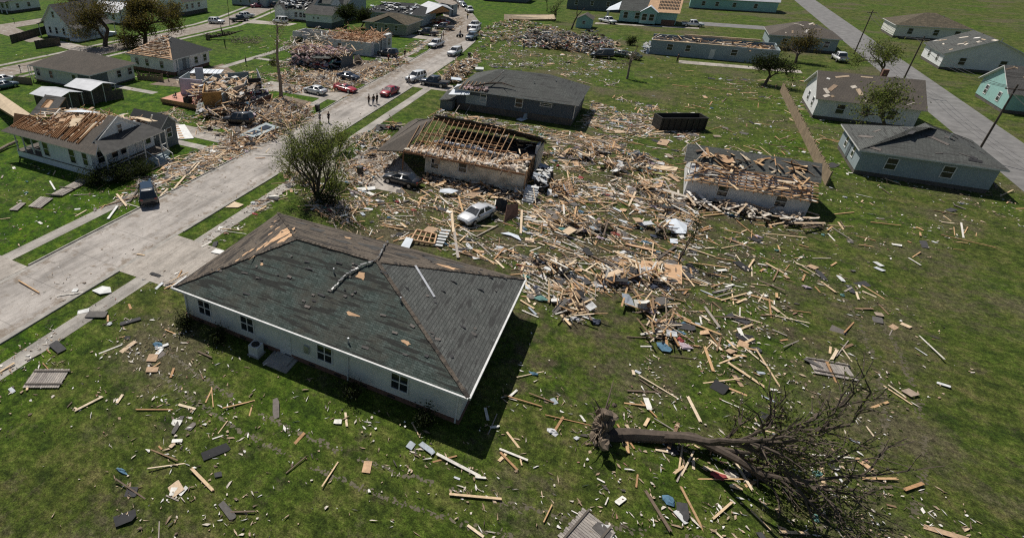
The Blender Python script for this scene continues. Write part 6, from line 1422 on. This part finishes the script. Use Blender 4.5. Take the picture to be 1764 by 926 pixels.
zone('in the dark heap at the far rubble field', [(893, 66), (925, 58), (985, 60), (1040, 70), (1060, 84), (1010, 92), (960, 86), (905, 82)], dict(plank=1.2, chip=2.2, ply=.12, wht=.5, drk=1.9, rag=.7), pile=1.9, clump=.3)
zone('in front of the tidy lawn houses across the street', [(610, 110), (660, 100), (715, 70), (745, 68), (760, 62), (720, 92), (660, 112)], mul(D1, .5), clump=.8)
zone('around the torn metal-roofed house', [(700, 48), (745, 36), (800, 30), (795, 45), (760, 62), (715, 60)], mul(D1, .6), clump=.6)
zone('on the left front lawn', [(-60, 330), (30, 268), (150, 300), (250, 292), (262, 310), (235, 345), (10, 432), (-60, 460)], dict(plank=.08, chip=1.4, ply=.008, wht=.03, drk=.01, rag=.005), clump=.85)
zone('on the verge by the black SUV', [(195, 340), (240, 310), (330, 285), (330, 300), (235, 350), (200, 372)], mul(D1, .5), clump=.5, bias=.5)
zone('along the right verge of the street', [(345, 418), (400, 372), (470, 325), (505, 305), (520, 318), (400, 405), (372, 436)], mul(D1, .55), clump=.7, bias=.6)
zone('on the verge of the nearest house', [(180, 506), (250, 465), (330, 470), (300, 506)], mul(D1, .18))
zone('on the lawns left of the street', [(380, 110), (460, 60), (600, 90), (520, 100), (440, 130)], dict(plank=.03, chip=1.0, wht=.03, ply=.004), clump=.8)
zone('on the lawns by the far street', [(0, 95), (100, 60), (330, 70), (330, 160), (220, 200), (150, 180), (0, 160)], dict(plank=.02, chip=.18, wht=.012), clump=.8)
zone('on the open lawn far right', [(1000, 60), (1200, 110), (1200, 200), (1080, 150), (1010, 110)], dict(plank=.02, chip=.25, wht=.02, ply=.004), clump=.9)
zone('on the grass past the right edge', [(3, 27), (12, 28), (24, 45), (24, 66), (6, 66), (5, 50)], mul(D1, .62), wpoly=True, fade=lambda x, y: max(.08, 1 - (x - 3) / 21), clump=.85)
zone('on the grass beyond the wrecked small house', [(6, 76), (24, 60), (40, 80), (30, 140), (8, 130), (4, 100)], mul(D1, .1), wpoly=True, clump=.9)
zone('on the side yard below the nearest house', [(-36, 8), (22, 8), (22, 32), (-4.5, 36), (-4.5, 23), (-28, 23), (-36, 23)], dict(plank=.36, chip=7.0, ply=.03, wht=.08, drk=.06, rag=.02), wpoly=True, clump=1.0, thr=-.22, freq=.1, L=(.4, 2.2))
zone('scraps on the pavement', [(-44.8, 20), (-37.5, 20), (-38, 110), (-47, 110)], dict(chip=2.2, plank=.14, wht=.03), wpoly=True, clump=.9)
zone('around the collapsed house and its yard', [(272, 196), (300, 185), (350, 208), (330, 214), (300, 232), (276, 214)], mul(D1, .8))
zone('spilled from the collapsed house toward the street', [(450, 166), (480, 170), (530, 178), (535, 190), (470, 200), (430, 196)], mul(DP, 1.3), pile=.4, L=(.8, 3.4))
zone('just right of the nearest roof corner', [(868, 452), (1000, 440), (1020, 506), (1010, 560), (905, 540), (902, 480)], mul(D1, .8), clump=.55, bias=-.4)
zone('spilled over the left kerb and driveways', [(262, 310), (330, 268), (390, 236), (470, 215), (540, 195), (548, 202), (480, 236), (400, 268), (300, 330), (250, 345)], mul(D1, .8), clump=.5, bias=.5, L=(.8, 3.6))
for _ in range(38):                                                 # knots of broken framing
    while 1:
        x, y = DR.uniform(-32, 9), DR.uniform(39, 82)
        if not blocked(x, y) and not (x < -22 and y < 64) and min((a - x) ** 2 + (b - y) ** 2 for a, b in CARS) > 14: break
    ph = 'tangled in the knots of broken framing on the right'
    for _ in range(DR.randint(12, 26)): ITEMS['plank'].append((ph, (x + DR.gauss(0, .8), y + DR.gauss(0, .8), .1 + .7 * DR.random()), (DR.uniform(.8, 3.0), DR.choice((.08, .1, .14)), .06), DR.uniform(0, PI), DR.gauss(0, .35), DR.gauss(0, .35)))
    for _ in range(DR.randint(2, 6)): ITEMS[DR.choice(('ply', 'wht', 'drk'))].append((ph, (x + DR.gauss(0, .7), y + DR.gauss(0, .7), .1 + .5 * DR.random()), (DR.uniform(.6, 1.7), DR.uniform(.4, 1.1), .04), DR.uniform(0, PI), DR.gauss(0, .4), DR.gauss(0, .4)))
    for _ in range(DR.randint(8, 20)): ITEMS['chip'].append((ph, (x + DR.gauss(0, 1), y + DR.gauss(0, 1), .1 + .3 * DR.random()), (DR.uniform(.1, .5), DR.uniform(.05, .2), .04), DR.uniform(0, PI), DR.gauss(0, .4), DR.gauss(0, .4)))
    for _ in range(DR.randint(1, 5)): ITEMS['rag'].append((ph, (x + DR.gauss(0, .8), y + DR.gauss(0, .8), .15), (DR.uniform(.4, 1.3), DR.uniform(.3, .9), .1), 0, 0, 0))
CNT = {'plank': 300, 'ply': 150, 'wht': 110, 'drk': 70}
def pxsize(it):
    q = proj(it[1])
    if not q or not (-5 < q[0] < 1769 and -5 < q[1] < 931): return 0
    return it[2][0] * it[2][1] ** .5 * q[2]
def plank_mesh(i):
    r = random.Random(i); vs = []; n = 5
    for s in (-1, 1):
        for k in range(n):
            y = -.5 + k / (n - 1)
            for z in (-.5, .5): vs.append((s * (.5 - (r.random() * .06 if i else 0)), y, z))
    fs = []
    for k in range(n - 1):
        a = 2 * k; b = 2 * n + 2 * k
        fs += [(a, a + 2, b + 2, b), (a + 1, b + 1, b + 3, a + 3), (a, a + 1, a + 3, a + 2), (b, b + 2, b + 3, b + 1)]
    fs += [(0, 2 * n, 2 * n + 1, 1), (2 * n - 2, 2 * n - 1, 4 * n - 1, 4 * n - 2)]
    me = bpy.data.meshes.new('board'); me.from_pydata(vs, [], fs); return me
def sheet_mesh(i):
    r = random.Random(100 + i); n = r.choice((5, 6, 7)); ps = []
    corners = [(-.5, -.5), (.5, -.5), (.5, .5), (-.5, .5)]
    for k, (x, y) in enumerate(corners):
        if r.random() < .4:
            x2, y2 = corners[(k + 1) % 4]; x0, y0 = corners[k - 1]
            ps += [(x + (x0 - x) * .3 * r.random(), y + (y0 - y) * .3 * r.random()), (x + (x2 - x) * .35 * r.random(), y + (y2 - y) * .35 * r.random())]
        else: ps.append((x * r.uniform(.85, 1), y * r.uniform(.85, 1)))
    n = len(ps); bend = [r.uniform(-.9, .9) for _ in ps]
    vs = [(x, y, .5 + b) for (x, y), b in zip(ps, bend)] + [(x, y, -.5 + b) for (x, y), b in zip(ps, bend)]
    me = bpy.data.meshes.new('sheet'); me.from_pydata(vs, [], [tuple(range(n)), tuple(n + i for i in reversed(range(n)))] + [(i, n + i, n + (i + 1) % n, (i + 1) % n) for i in range(n)]); return me
INFO = dict(plank=('plank', 'loose timber plank lying ', 'plank', 'wood_o', [plank_mesh(i) for i in range(6)], 'loose planks '),
            ply=('plywood_sheet', 'torn tan plywood sheet lying ', 'plywood sheet', 'ply_o', [sheet_mesh(i) for i in range(8)], 'plywood sheets '),
            wht=('siding_panel', 'scrap of pale siding lying ', 'siding panel', 'wht_o', [sheet_mesh(20 + i) for i in range(8)], 'pale siding scraps '),
            drk=('roofing_scrap', 'scrap of dark roofing lying ', 'roofing scrap', 'drk_o', [sheet_mesh(40 + i) for i in range(8)], 'dark roofing scraps '))
REST = {}
CHIPS = []
for i in range(14):
    r = random.Random(300 + i); n = r.choice((3, 4, 4, 5)); ps = [(.5 * math.cos(2 * PI * k / n + r.uniform(-.35, .35)) * r.uniform(.6, 1.25), .5 * math.sin(2 * PI * k / n + r.uniform(-.35, .35)) * r.uniform(.6, 1.25)) for k in range(n)]; zz = [r.uniform(-1.2, 1.2) for _ in ps]
    CHIPS.append(([(x, y, .5 + q) for (x, y), q in zip(ps, zz)] + [(x, y, -.5 + q) for (x, y), q in zip(ps, zz)], [tuple(range(n)), tuple(n + k for k in reversed(range(n)))] + [(k, n + k, n + (k + 1) % n, (k + 1) % n) for k in range(n)]))
for k, items in ITEMS.items():
    n = CNT.get(k, 0); items.sort(key=pxsize, reverse=True)
    if n:
        nm, lab, cat, mk_, meshes, grp = INFO[k]
        for me in meshes:
            if not me.materials: me.materials.append(M[mk_])
        for ph, p, s, a, t1, t2 in items[:n]:
            o = bpy.data.objects.new(nm, DR.choice(meshes)); COL.objects.link(o)
            o.location = (p[0], p[1], p[2] + .03); o.rotation_euler = (t1, t2, a); o.scale = s
            tag(o, lab + ph, cat, grp + ph)
    REST[k] = items[n:]
for k, nm, mk_ in (('plank', 'timber_debris', 'wood'), ('ply', 'sheathing_debris', 'ply'), ('wht', 'siding_debris', 'wht'), ('drk', 'roofing_debris', 'drk'), ('chip', 'splinter_debris', 'chip'), ('rag', 'household_debris', 'rag')):
    b = MB(); src = INFO[k][4] if k in INFO else None
    lib = [([tuple(v.co) for v in me.vertices], [tuple(f.vertices) for f in me.polygons]) for me in src] if src and k != 'plank' else None
    for ph, p, s, a, t1, t2 in REST[k]:
        if lib:
            vs, fs = DR.choice(lib); m = Matrix.Translation(p) @ Matrix.Rotation(a, 4, 'Z') @ Matrix.Rotation(t2, 4, 'Y') @ Matrix.Rotation(t1, 4, 'X') @ Matrix.Diagonal((*s, 1))
            b.add([m @ Vector(v) for v in vs], fs)
        elif k == 'chip':
            vs, fs = DR.choice(CHIPS); m = Matrix.Translation(p) @ Matrix.Rotation(a, 4, 'Z') @ Matrix.Rotation(t2, 4, 'Y') @ Matrix.Rotation(t1, 4, 'X') @ Matrix.Diagonal((s[0] * DR.choice((.5, .8, 1, 1.2)), s[1] * DR.choice((.35, .6, 1, 1.3)), s[2], 1))
            b.add([m @ Vector(v) for v in vs], fs)
        elif k == 'rag': b.blob(p, (s[0] * .5, s[1] * .5, .1), 0, .4, DR)
        else: b.box(p, s, a, t1, t2)
    txt = {'plank': 'smaller loose boards scattered through all the wreckage', 'ply': 'smaller torn tan plywood scattered through the wreckage', 'wht': 'small pale siding scraps scattered through the wreckage', 'drk': 'small dark roofing scraps scattered through the wreckage', 'chip': 'fine splinters and chips covering the wreckage ground', 'rag': 'coloured household scraps strewn through the wreckage'}[k]
    ob = b.build(nm, M[mk_], kind='stuff', normals=False); tag(ob, txt, 'debris')
# ---------------------------------------------------------------- single pieces that stand out
def piece(name, label, cat, m, px, th=.04, z=.12, zs=None):
    q = [at(x, y, z if zs is None else zs[i]) for i, (x, y) in enumerate(px)]
    b = MB(); b.slab(q, th); o = b.build(name, M[m]); return tag(o, label, cat)
piece('plywood_board', 'big square tan plywood board lying near the thin sapling', 'plywood board', 'deck', [(1145, 484), (1175, 489), (1175, 456), (1145, 453)])
piece('plywood_board', 'wide tan board with a white edge left of the big square plywood', 'plywood board', 'deck', [(1101, 464), (1137, 465), (1133, 450), (1105, 448)])
piece('white_sheet', 'crumpled white-blue sheet on the debris left of the sapling top', 'sheet', 'tarp', [(1157, 401), (1182, 402), (1184, 388), (1164, 376), (1147, 379)], zs=[.2, .3, .25, .5, .3])
piece('white_sheet', 'small white sheet below the crumpled white-blue one', 'sheet', 'tarp', [(1155, 418), (1168, 419), (1167, 411), (1154, 410)])
piece('white_sheet', 'torn white sheet on the grass right of the silver sedan', 'sheet', 'tarp', [(862, 402), (880, 406), (898, 415), (893, 406), (876, 400)])
piece('white_sheet', 'white sheet at the foot of the silver-sedan debris frame', 'sheet', 'tarp', [(690, 424), (705, 427), (712, 411), (700, 408)], zs=[.1, .1, .5, .5])
piece('white_board', 'white panel on the grass left of the nearest roof peak', 'panel', 'trim', [(363, 434), (383, 438), (389, 432), (372, 428)])
piece('white_sheet', 'crumpled white sheet on the verge at the bottom of the photo', 'sheet', 'trim', [(158, 500), (172, 506), (192, 503), (190, 494), (176, 492)], zs=[.1, .2, .12, .3, .25])
piece('white_board', 'long white panel on the concrete left of the black sedan', 'panel', 'trim', [(617, 329), (647, 326), (646, 321), (614, 323)])
piece('white_board', 'white crumpled roofing sheet in front of the stucco wall', 'panel', 'tarp', [(757, 331), (778, 333), (790, 328), (774, 324), (758, 326)], zs=[.4, .5, .6, .7, .6])
piece('tan_sheet', 'tan panel on the debris before the stucco wall', 'panel', 'ply', [(799, 335), (816, 340), (831, 331), (812, 330)], zs=[.5, .4, .6, .7])
piece('dark_board', 'black upright panel behind the tail of the silver sedan', 'panel', 'tarpaper', [(850, 362), (872, 366), (874, 345), (858, 340)], zs=[.2, .1, 1.2, 1.6])
piece('dark_board', 'brown upright board leaning right of the black panel', 'panel', 'brickbase', [(868, 384), (892, 372), (893, 350), (874, 352)], zs=[.05, .1, 1.2, 1.4])
piece('dark_board', 'dark slab on the driveway end left of the rafter house', 'panel', 'tarpaper', [(640, 226), (668, 222), (672, 214), (650, 214)])
piece('pallet_board', 'tan slatted pallet on the grass below the steel skip', 'pallet', 'ply', [(1131, 248), (1148, 251), (1155, 241), (1138, 239)])
piece('pallet_board', 'tan slatted board in the middle of the right debris field', 'pallet', 'ply', [(1095, 319), (1110, 325), (1121, 313), (1106, 307)])
piece('tan_sheet', 'curved tan sheet in the grass above the right debris field', 'sheet', 'palewood', [(1111, 289), (1165, 294), (1168, 288), (1113, 282)])
piece('tan_sheet', 'tan panel on the right verge by the nearest driveway', 'panel', 'palewood', [(388, 357), (410, 357), (420, 352), (404, 347)])
def bigbeam(label, p, q, w=.2, m='palewood', z0=.1, z1=.15):
    b = MB(); b.beam(at(*p, z0), at(*q, z1), w, .08); return tag(b.build('beam', M[m]), label, 'beam')
bigbeam('long pale beam standing out right of the silver sedan', (897, 402), (899, 362), .22)
bigbeam('long tan beam lying near the sapling, left of it', (1077, 420), (1130, 432), .35, 'deck')
bigbeam('dark plank next to the long tan beam by the sapling', (1132, 446), (1164, 424), .25, 'shadewood')
bigbeam('long thin beam crossing the right debris field', (1000, 347), (1063, 350), .16, 'deck')
bigbeam('pale beam on the debris below the pallet of the right field', (1083, 355), (1095, 330), .2)
bigbeam('pale beam down the middle between roof and silver sedan', (782, 394), (789, 444), .24, 'greywood')
bigbeam('pale white beam upright in the debris left of the silver sedan', (778, 362), (781, 400), .25)
bigbeam('thin white board lying on the left lawn near the boardwalk', (86, 312), (95, 327), .18, 'trim')
bigbeam('white plank on the sidewalk behind the black SUV', (186, 377), (202, 355), .25, 'trim')
bigbeam('pale plank crossing the verge left of the black SUV', (201, 334), (218, 355), .22)
bigbeam('dark plank on the sidewalk left of the black SUV', (224, 347), (236, 329), .16, 'shadewood')
bigbeam('long pale plank reaching from the footpath to the sidewalk', (262, 292), (310, 268), .16); bigbeam('long thin pale plank over the small grass island', (326, 300), (348, 275), .2)
bigbeam('long pale plank at the kerb right of the black SUV', (300, 325), (320, 302), .25)
bf = root('broken_trellis', at(735, 412), 'broken wooden frame with cross bars in front of the nearest roof ridge', 'frame')
q = [at(708, 413, .35), at(748, 420, .25), at(752, 404, .5), at(718, 396, .6)]
for a, c in ((0, 1), (1, 2), (2, 3), (3, 0)): MB().beam(q[a], q[c], .14, .2).build('rail', M['deck'], bf)
for t in (.25, .5, .75): MB().beam(q[0].lerp(q[1], t), q[3].lerp(q[2], t), .1, .16).build('cross_bar', M['deck'], bf)
MB().beam(q[0].lerp(q[3], .5), q[1].lerp(q[2], .5), .1, .16).build('middle_rail', M['deck'], bf)
sw_ = root('toppled_steps', at(757, 412), 'pale toppled set of steps right of the broken wooden frame', 'steps')
for i in range(6): t = i / 5; p = at(746, 421, .15).lerp(at(760, 396, .5), t); MB().beam(p, p + Vector((.9, .15, .05)), .3, .08).build('tread', M['block'], sw_)
piece('tan_board', 'tan board lying on the broken wooden frame', 'board', 'ply', [(728, 397), (745, 401), (757, 393), (738, 389)], zs=[.7, .6, .6, .75])
d2 = root('rubble_skirt', at(765, 140), 'white crumpled appliance shell on the rubble at the slate blue house', 'appliance')
MB().box(at(826, 118, .8), (1.6, 1.1, .12), .3, .2).box(at(826, 120, .4), (1.5, .1, .7), .3).build('shell', M['trim'], d2)
ws = root('smashed_porch', at(788, 140), 'white table-like slab on the rubble left of the slate blue house', 'slab')
MB().box(at(786, 136, 1.2), (1.9, 1.3, .1), .4, .1, .08).build('slab_top', M['tarp'], ws)
for dx in (-.6, .6): p = at(786, 136, 0); MB().beam(p + Vector((dx, 0, 0)), p + Vector((dx, 0, 1.15)), .1, .1).build('leg', M['shadewood'], ws)
# ---------------------------------------------------------------- side yard below the near house
rs = random.Random(4)
ft = tree('fallen_tree', 'large uprooted tree with a soil-covered root plate lying right of the nearest house', (2.6, 27.6, 0), 13, .5, 23, 6, (3, 4), .62, 'leaf', 5200, .1, .3, lean=(4.2, 3.0), first=.36, ratio=.74, upb=.10)
b = MB()
for i in range(60): b.blob((2.3 + rs.gauss(0, .22), 27.4 + rs.gauss(0, .55), .75 + rs.gauss(0, .5)), (rs.uniform(.1, .35), rs.uniform(.15, .4), rs.uniform(.1, .35)), 0, .3, rs)
for i in range(44): q = Vector((2.2, 27.4 + rs.gauss(0, .4), .8 + rs.gauss(0, .4))); d = Vector((rs.uniform(-.9, .2), rs.uniform(-1.5, 1.5), rs.uniform(-.7, 1.4))); b.tube([q, q + d * .5, q + d * .8 + Vector((0, 0, .1)), q + d * 1.1], [.07, .05, .03, .01], 4)
b.build('root_plate', M['dirt'], ft)
for i, (x, lab) in enumerate(((-26.6, 'small dark bush at the left end of the nearest house wall'), (-23.4, 'small dark bush second from the left along the nearest house wall'), (-12.4, 'small dark bush right of the door of the nearest house'), (-7.2, 'small dark bush at the right end of the nearest house wall'))):
    shrub(lab, (x, 23.0), .75, 1.0 + .2 * (i % 2), 'leaf_d', 1300, 30 + i, .08)
ac = root('air_conditioner', (-20.2, 23.3, 0), 'boxy grey outdoor air conditioner standing by the nearest house wall', 'air conditioner')
MB().span(-20.7, -19.7, 22.8, 23.7, 0, .08).build('plinth', M['kerb'], ac); MB().span(-20.6, -19.8, 22.9, 23.6, .08, .88).build('casing', M['block'], ac); MB().disc((-20.2, 23.25, .89), (0, 0, 1), .3, .03, 16).build('fan_grille', M['black'], ac)
for i, (x, y, rz, lab) in enumerate(((-31.0, 14.5, .5, 'grey toppled fence panel lying flat nearest the street'), (2.5, 20.5, 1.2, 'grey toppled fence panel lying flat near the root plate'), (15.5, 41, .2, 'grey toppled fence panel lying flat below the wrecked small house'))):
    p = Vector((x, y, .1)); o = root('fence_panel', p, lab, 'fence panel'); u = Vector((math.cos(rz), math.sin(rz), 0)); v = Vector((-u.y, u.x, 0)); b = MB()
    for k in range(15): b.beam(p + u * (k * .16 - 1.2) - v * .9, p + u * (k * .16 - 1.2) + v * (.9 - .12 * rs.random()), .14, .03)
    b.build('boards', M['greywood'], o)
    for s in (-.6, .6): MB().beam(p + v * s - u * 1.25 + Vector((0, 0, .05)), p + v * s + u * 1.25 + Vector((0, 0, .05)), .1, .06).build('rail', M['shadewood'], o)
# poles and wires along the back street
for i, y in enumerate((62, 98, 134, 170)):
    pole(('utility pole nearest the right edge on the back street', 'second utility pole along the back street', 'third utility pole along the back street', 'farthest utility pole along the back street')[i], (39, y), 9.5)
for dx in (-.8, 0, .8):
    b = MB()
    for y in (62, 98, 134): b.tube([(39 + dx, y + 36 * t, 9.0 - 1.3 * 4 * t * (1 - t)) for t in (0, .17, .33, .5, .67, .83, 1)], .025, 4)
    tag(b.build('power_line', M['black']), ('sagging power line on the back street poles, nearest the fence', 'sagging power line on the back street poles, in the middle', 'sagging power line on the back street poles, over the road')[int(dx / .8) + 1], 'power line')
# wheel ruts across the side yard
mv = []
for (x0, y0), (x1, y1), (x2, y2) in (((-28, 21.0), (-10, 15.5), (10, 24)), ((-28, 19.3), (-9, 13.8), (11.2, 22.4)), ((10, 24), (20, 31), (18, 52)), ((11.2, 22.4), (21.8, 30), (19.7, 52))):
    for i in range(420):
        t = i / 420; x = (1 - t) ** 2 * x0 + 2 * t * (1 - t) * x1 + t * t * x2; y = (1 - t) ** 2 * y0 + 2 * t * (1 - t) * y1 + t * t * y2
        if noise.noise(Vector((x * .5, y * .5, 3))) < -.18: continue
        mv.append([tuple(q[:2]) for q in ragged((x + rs.gauss(0, .11), y + rs.gauss(0, .11), 0), (rs.uniform(.03, .13), rs.uniform(.03, .13)), Vector((1, 0, 0)), Vector((0, 1, 0)), 8, .5, rs)])
b = MB()
for i, p in enumerate(mv): b.add([(q[0], q[1], .004 + .0004 * (i % 9)) for q in p], [tuple(range(len(p)))])
b.build('mud_track', M['mud'], kind='structure')
car('sedan', 'p_grey', 1560, 262, 95, 'grey sedan parked on the back street verge near the grey bungalow'); car('pickup', 'p_white', 1445, 105, 95, 'white pickup on the back street past the white gable-roofed house')
for nm_ in list(COL.objects):
    if nm_.parent is None and nm_.get('category') == 'house' and nm_.location.x > 20:
        rf_ = [c for c in nm_.children if c.name.startswith('roof')]
        if not rf_: continue
        b = MB(); vs = [v.co for v in rf_[0].data.vertices]; zt = max(v.z for v in vs); zb = min(v.z for v in vs); hx = max(abs(v.x) for v in vs); hy = max(abs(v.y) for v in vs)
        dpg = bpy.context.evaluated_depsgraph_get()
        for _ in range(26):
            px, py = rs.uniform(-hx, hx) * .9, rs.uniform(-hy, hy) * .9
            ok, loc, nn, _i = rf_[0].ray_cast(Vector((px, py, 20)), Vector((0, 0, -1)))
            if ok and nn.z > .5:
                ax = nn.orthogonal().normalized(); ay = nn.cross(ax); a_ = rs.uniform(0, PI); u = ax * math.cos(a_) + ay * math.sin(a_); v = nn.cross(u)
                b.obox(loc + nm_.location + nn * .03, u * rs.uniform(.15, .9), v * rs.uniform(.04, .3), nn * .015)
        b.build('roof_litter', M[rs.choice(('wood', 'chip', 'drk'))], nm_, kind='stuff')
        b = MB(); b.tube([(nm_.location.x + hx * .3, nm_.location.y - hy * .25, zt - 1.6), (nm_.location.x + hx * .3, nm_.location.y - hy * .25, zt - .3)], .09, 8); b.build('vent_pipe', M['metal'], nm_)
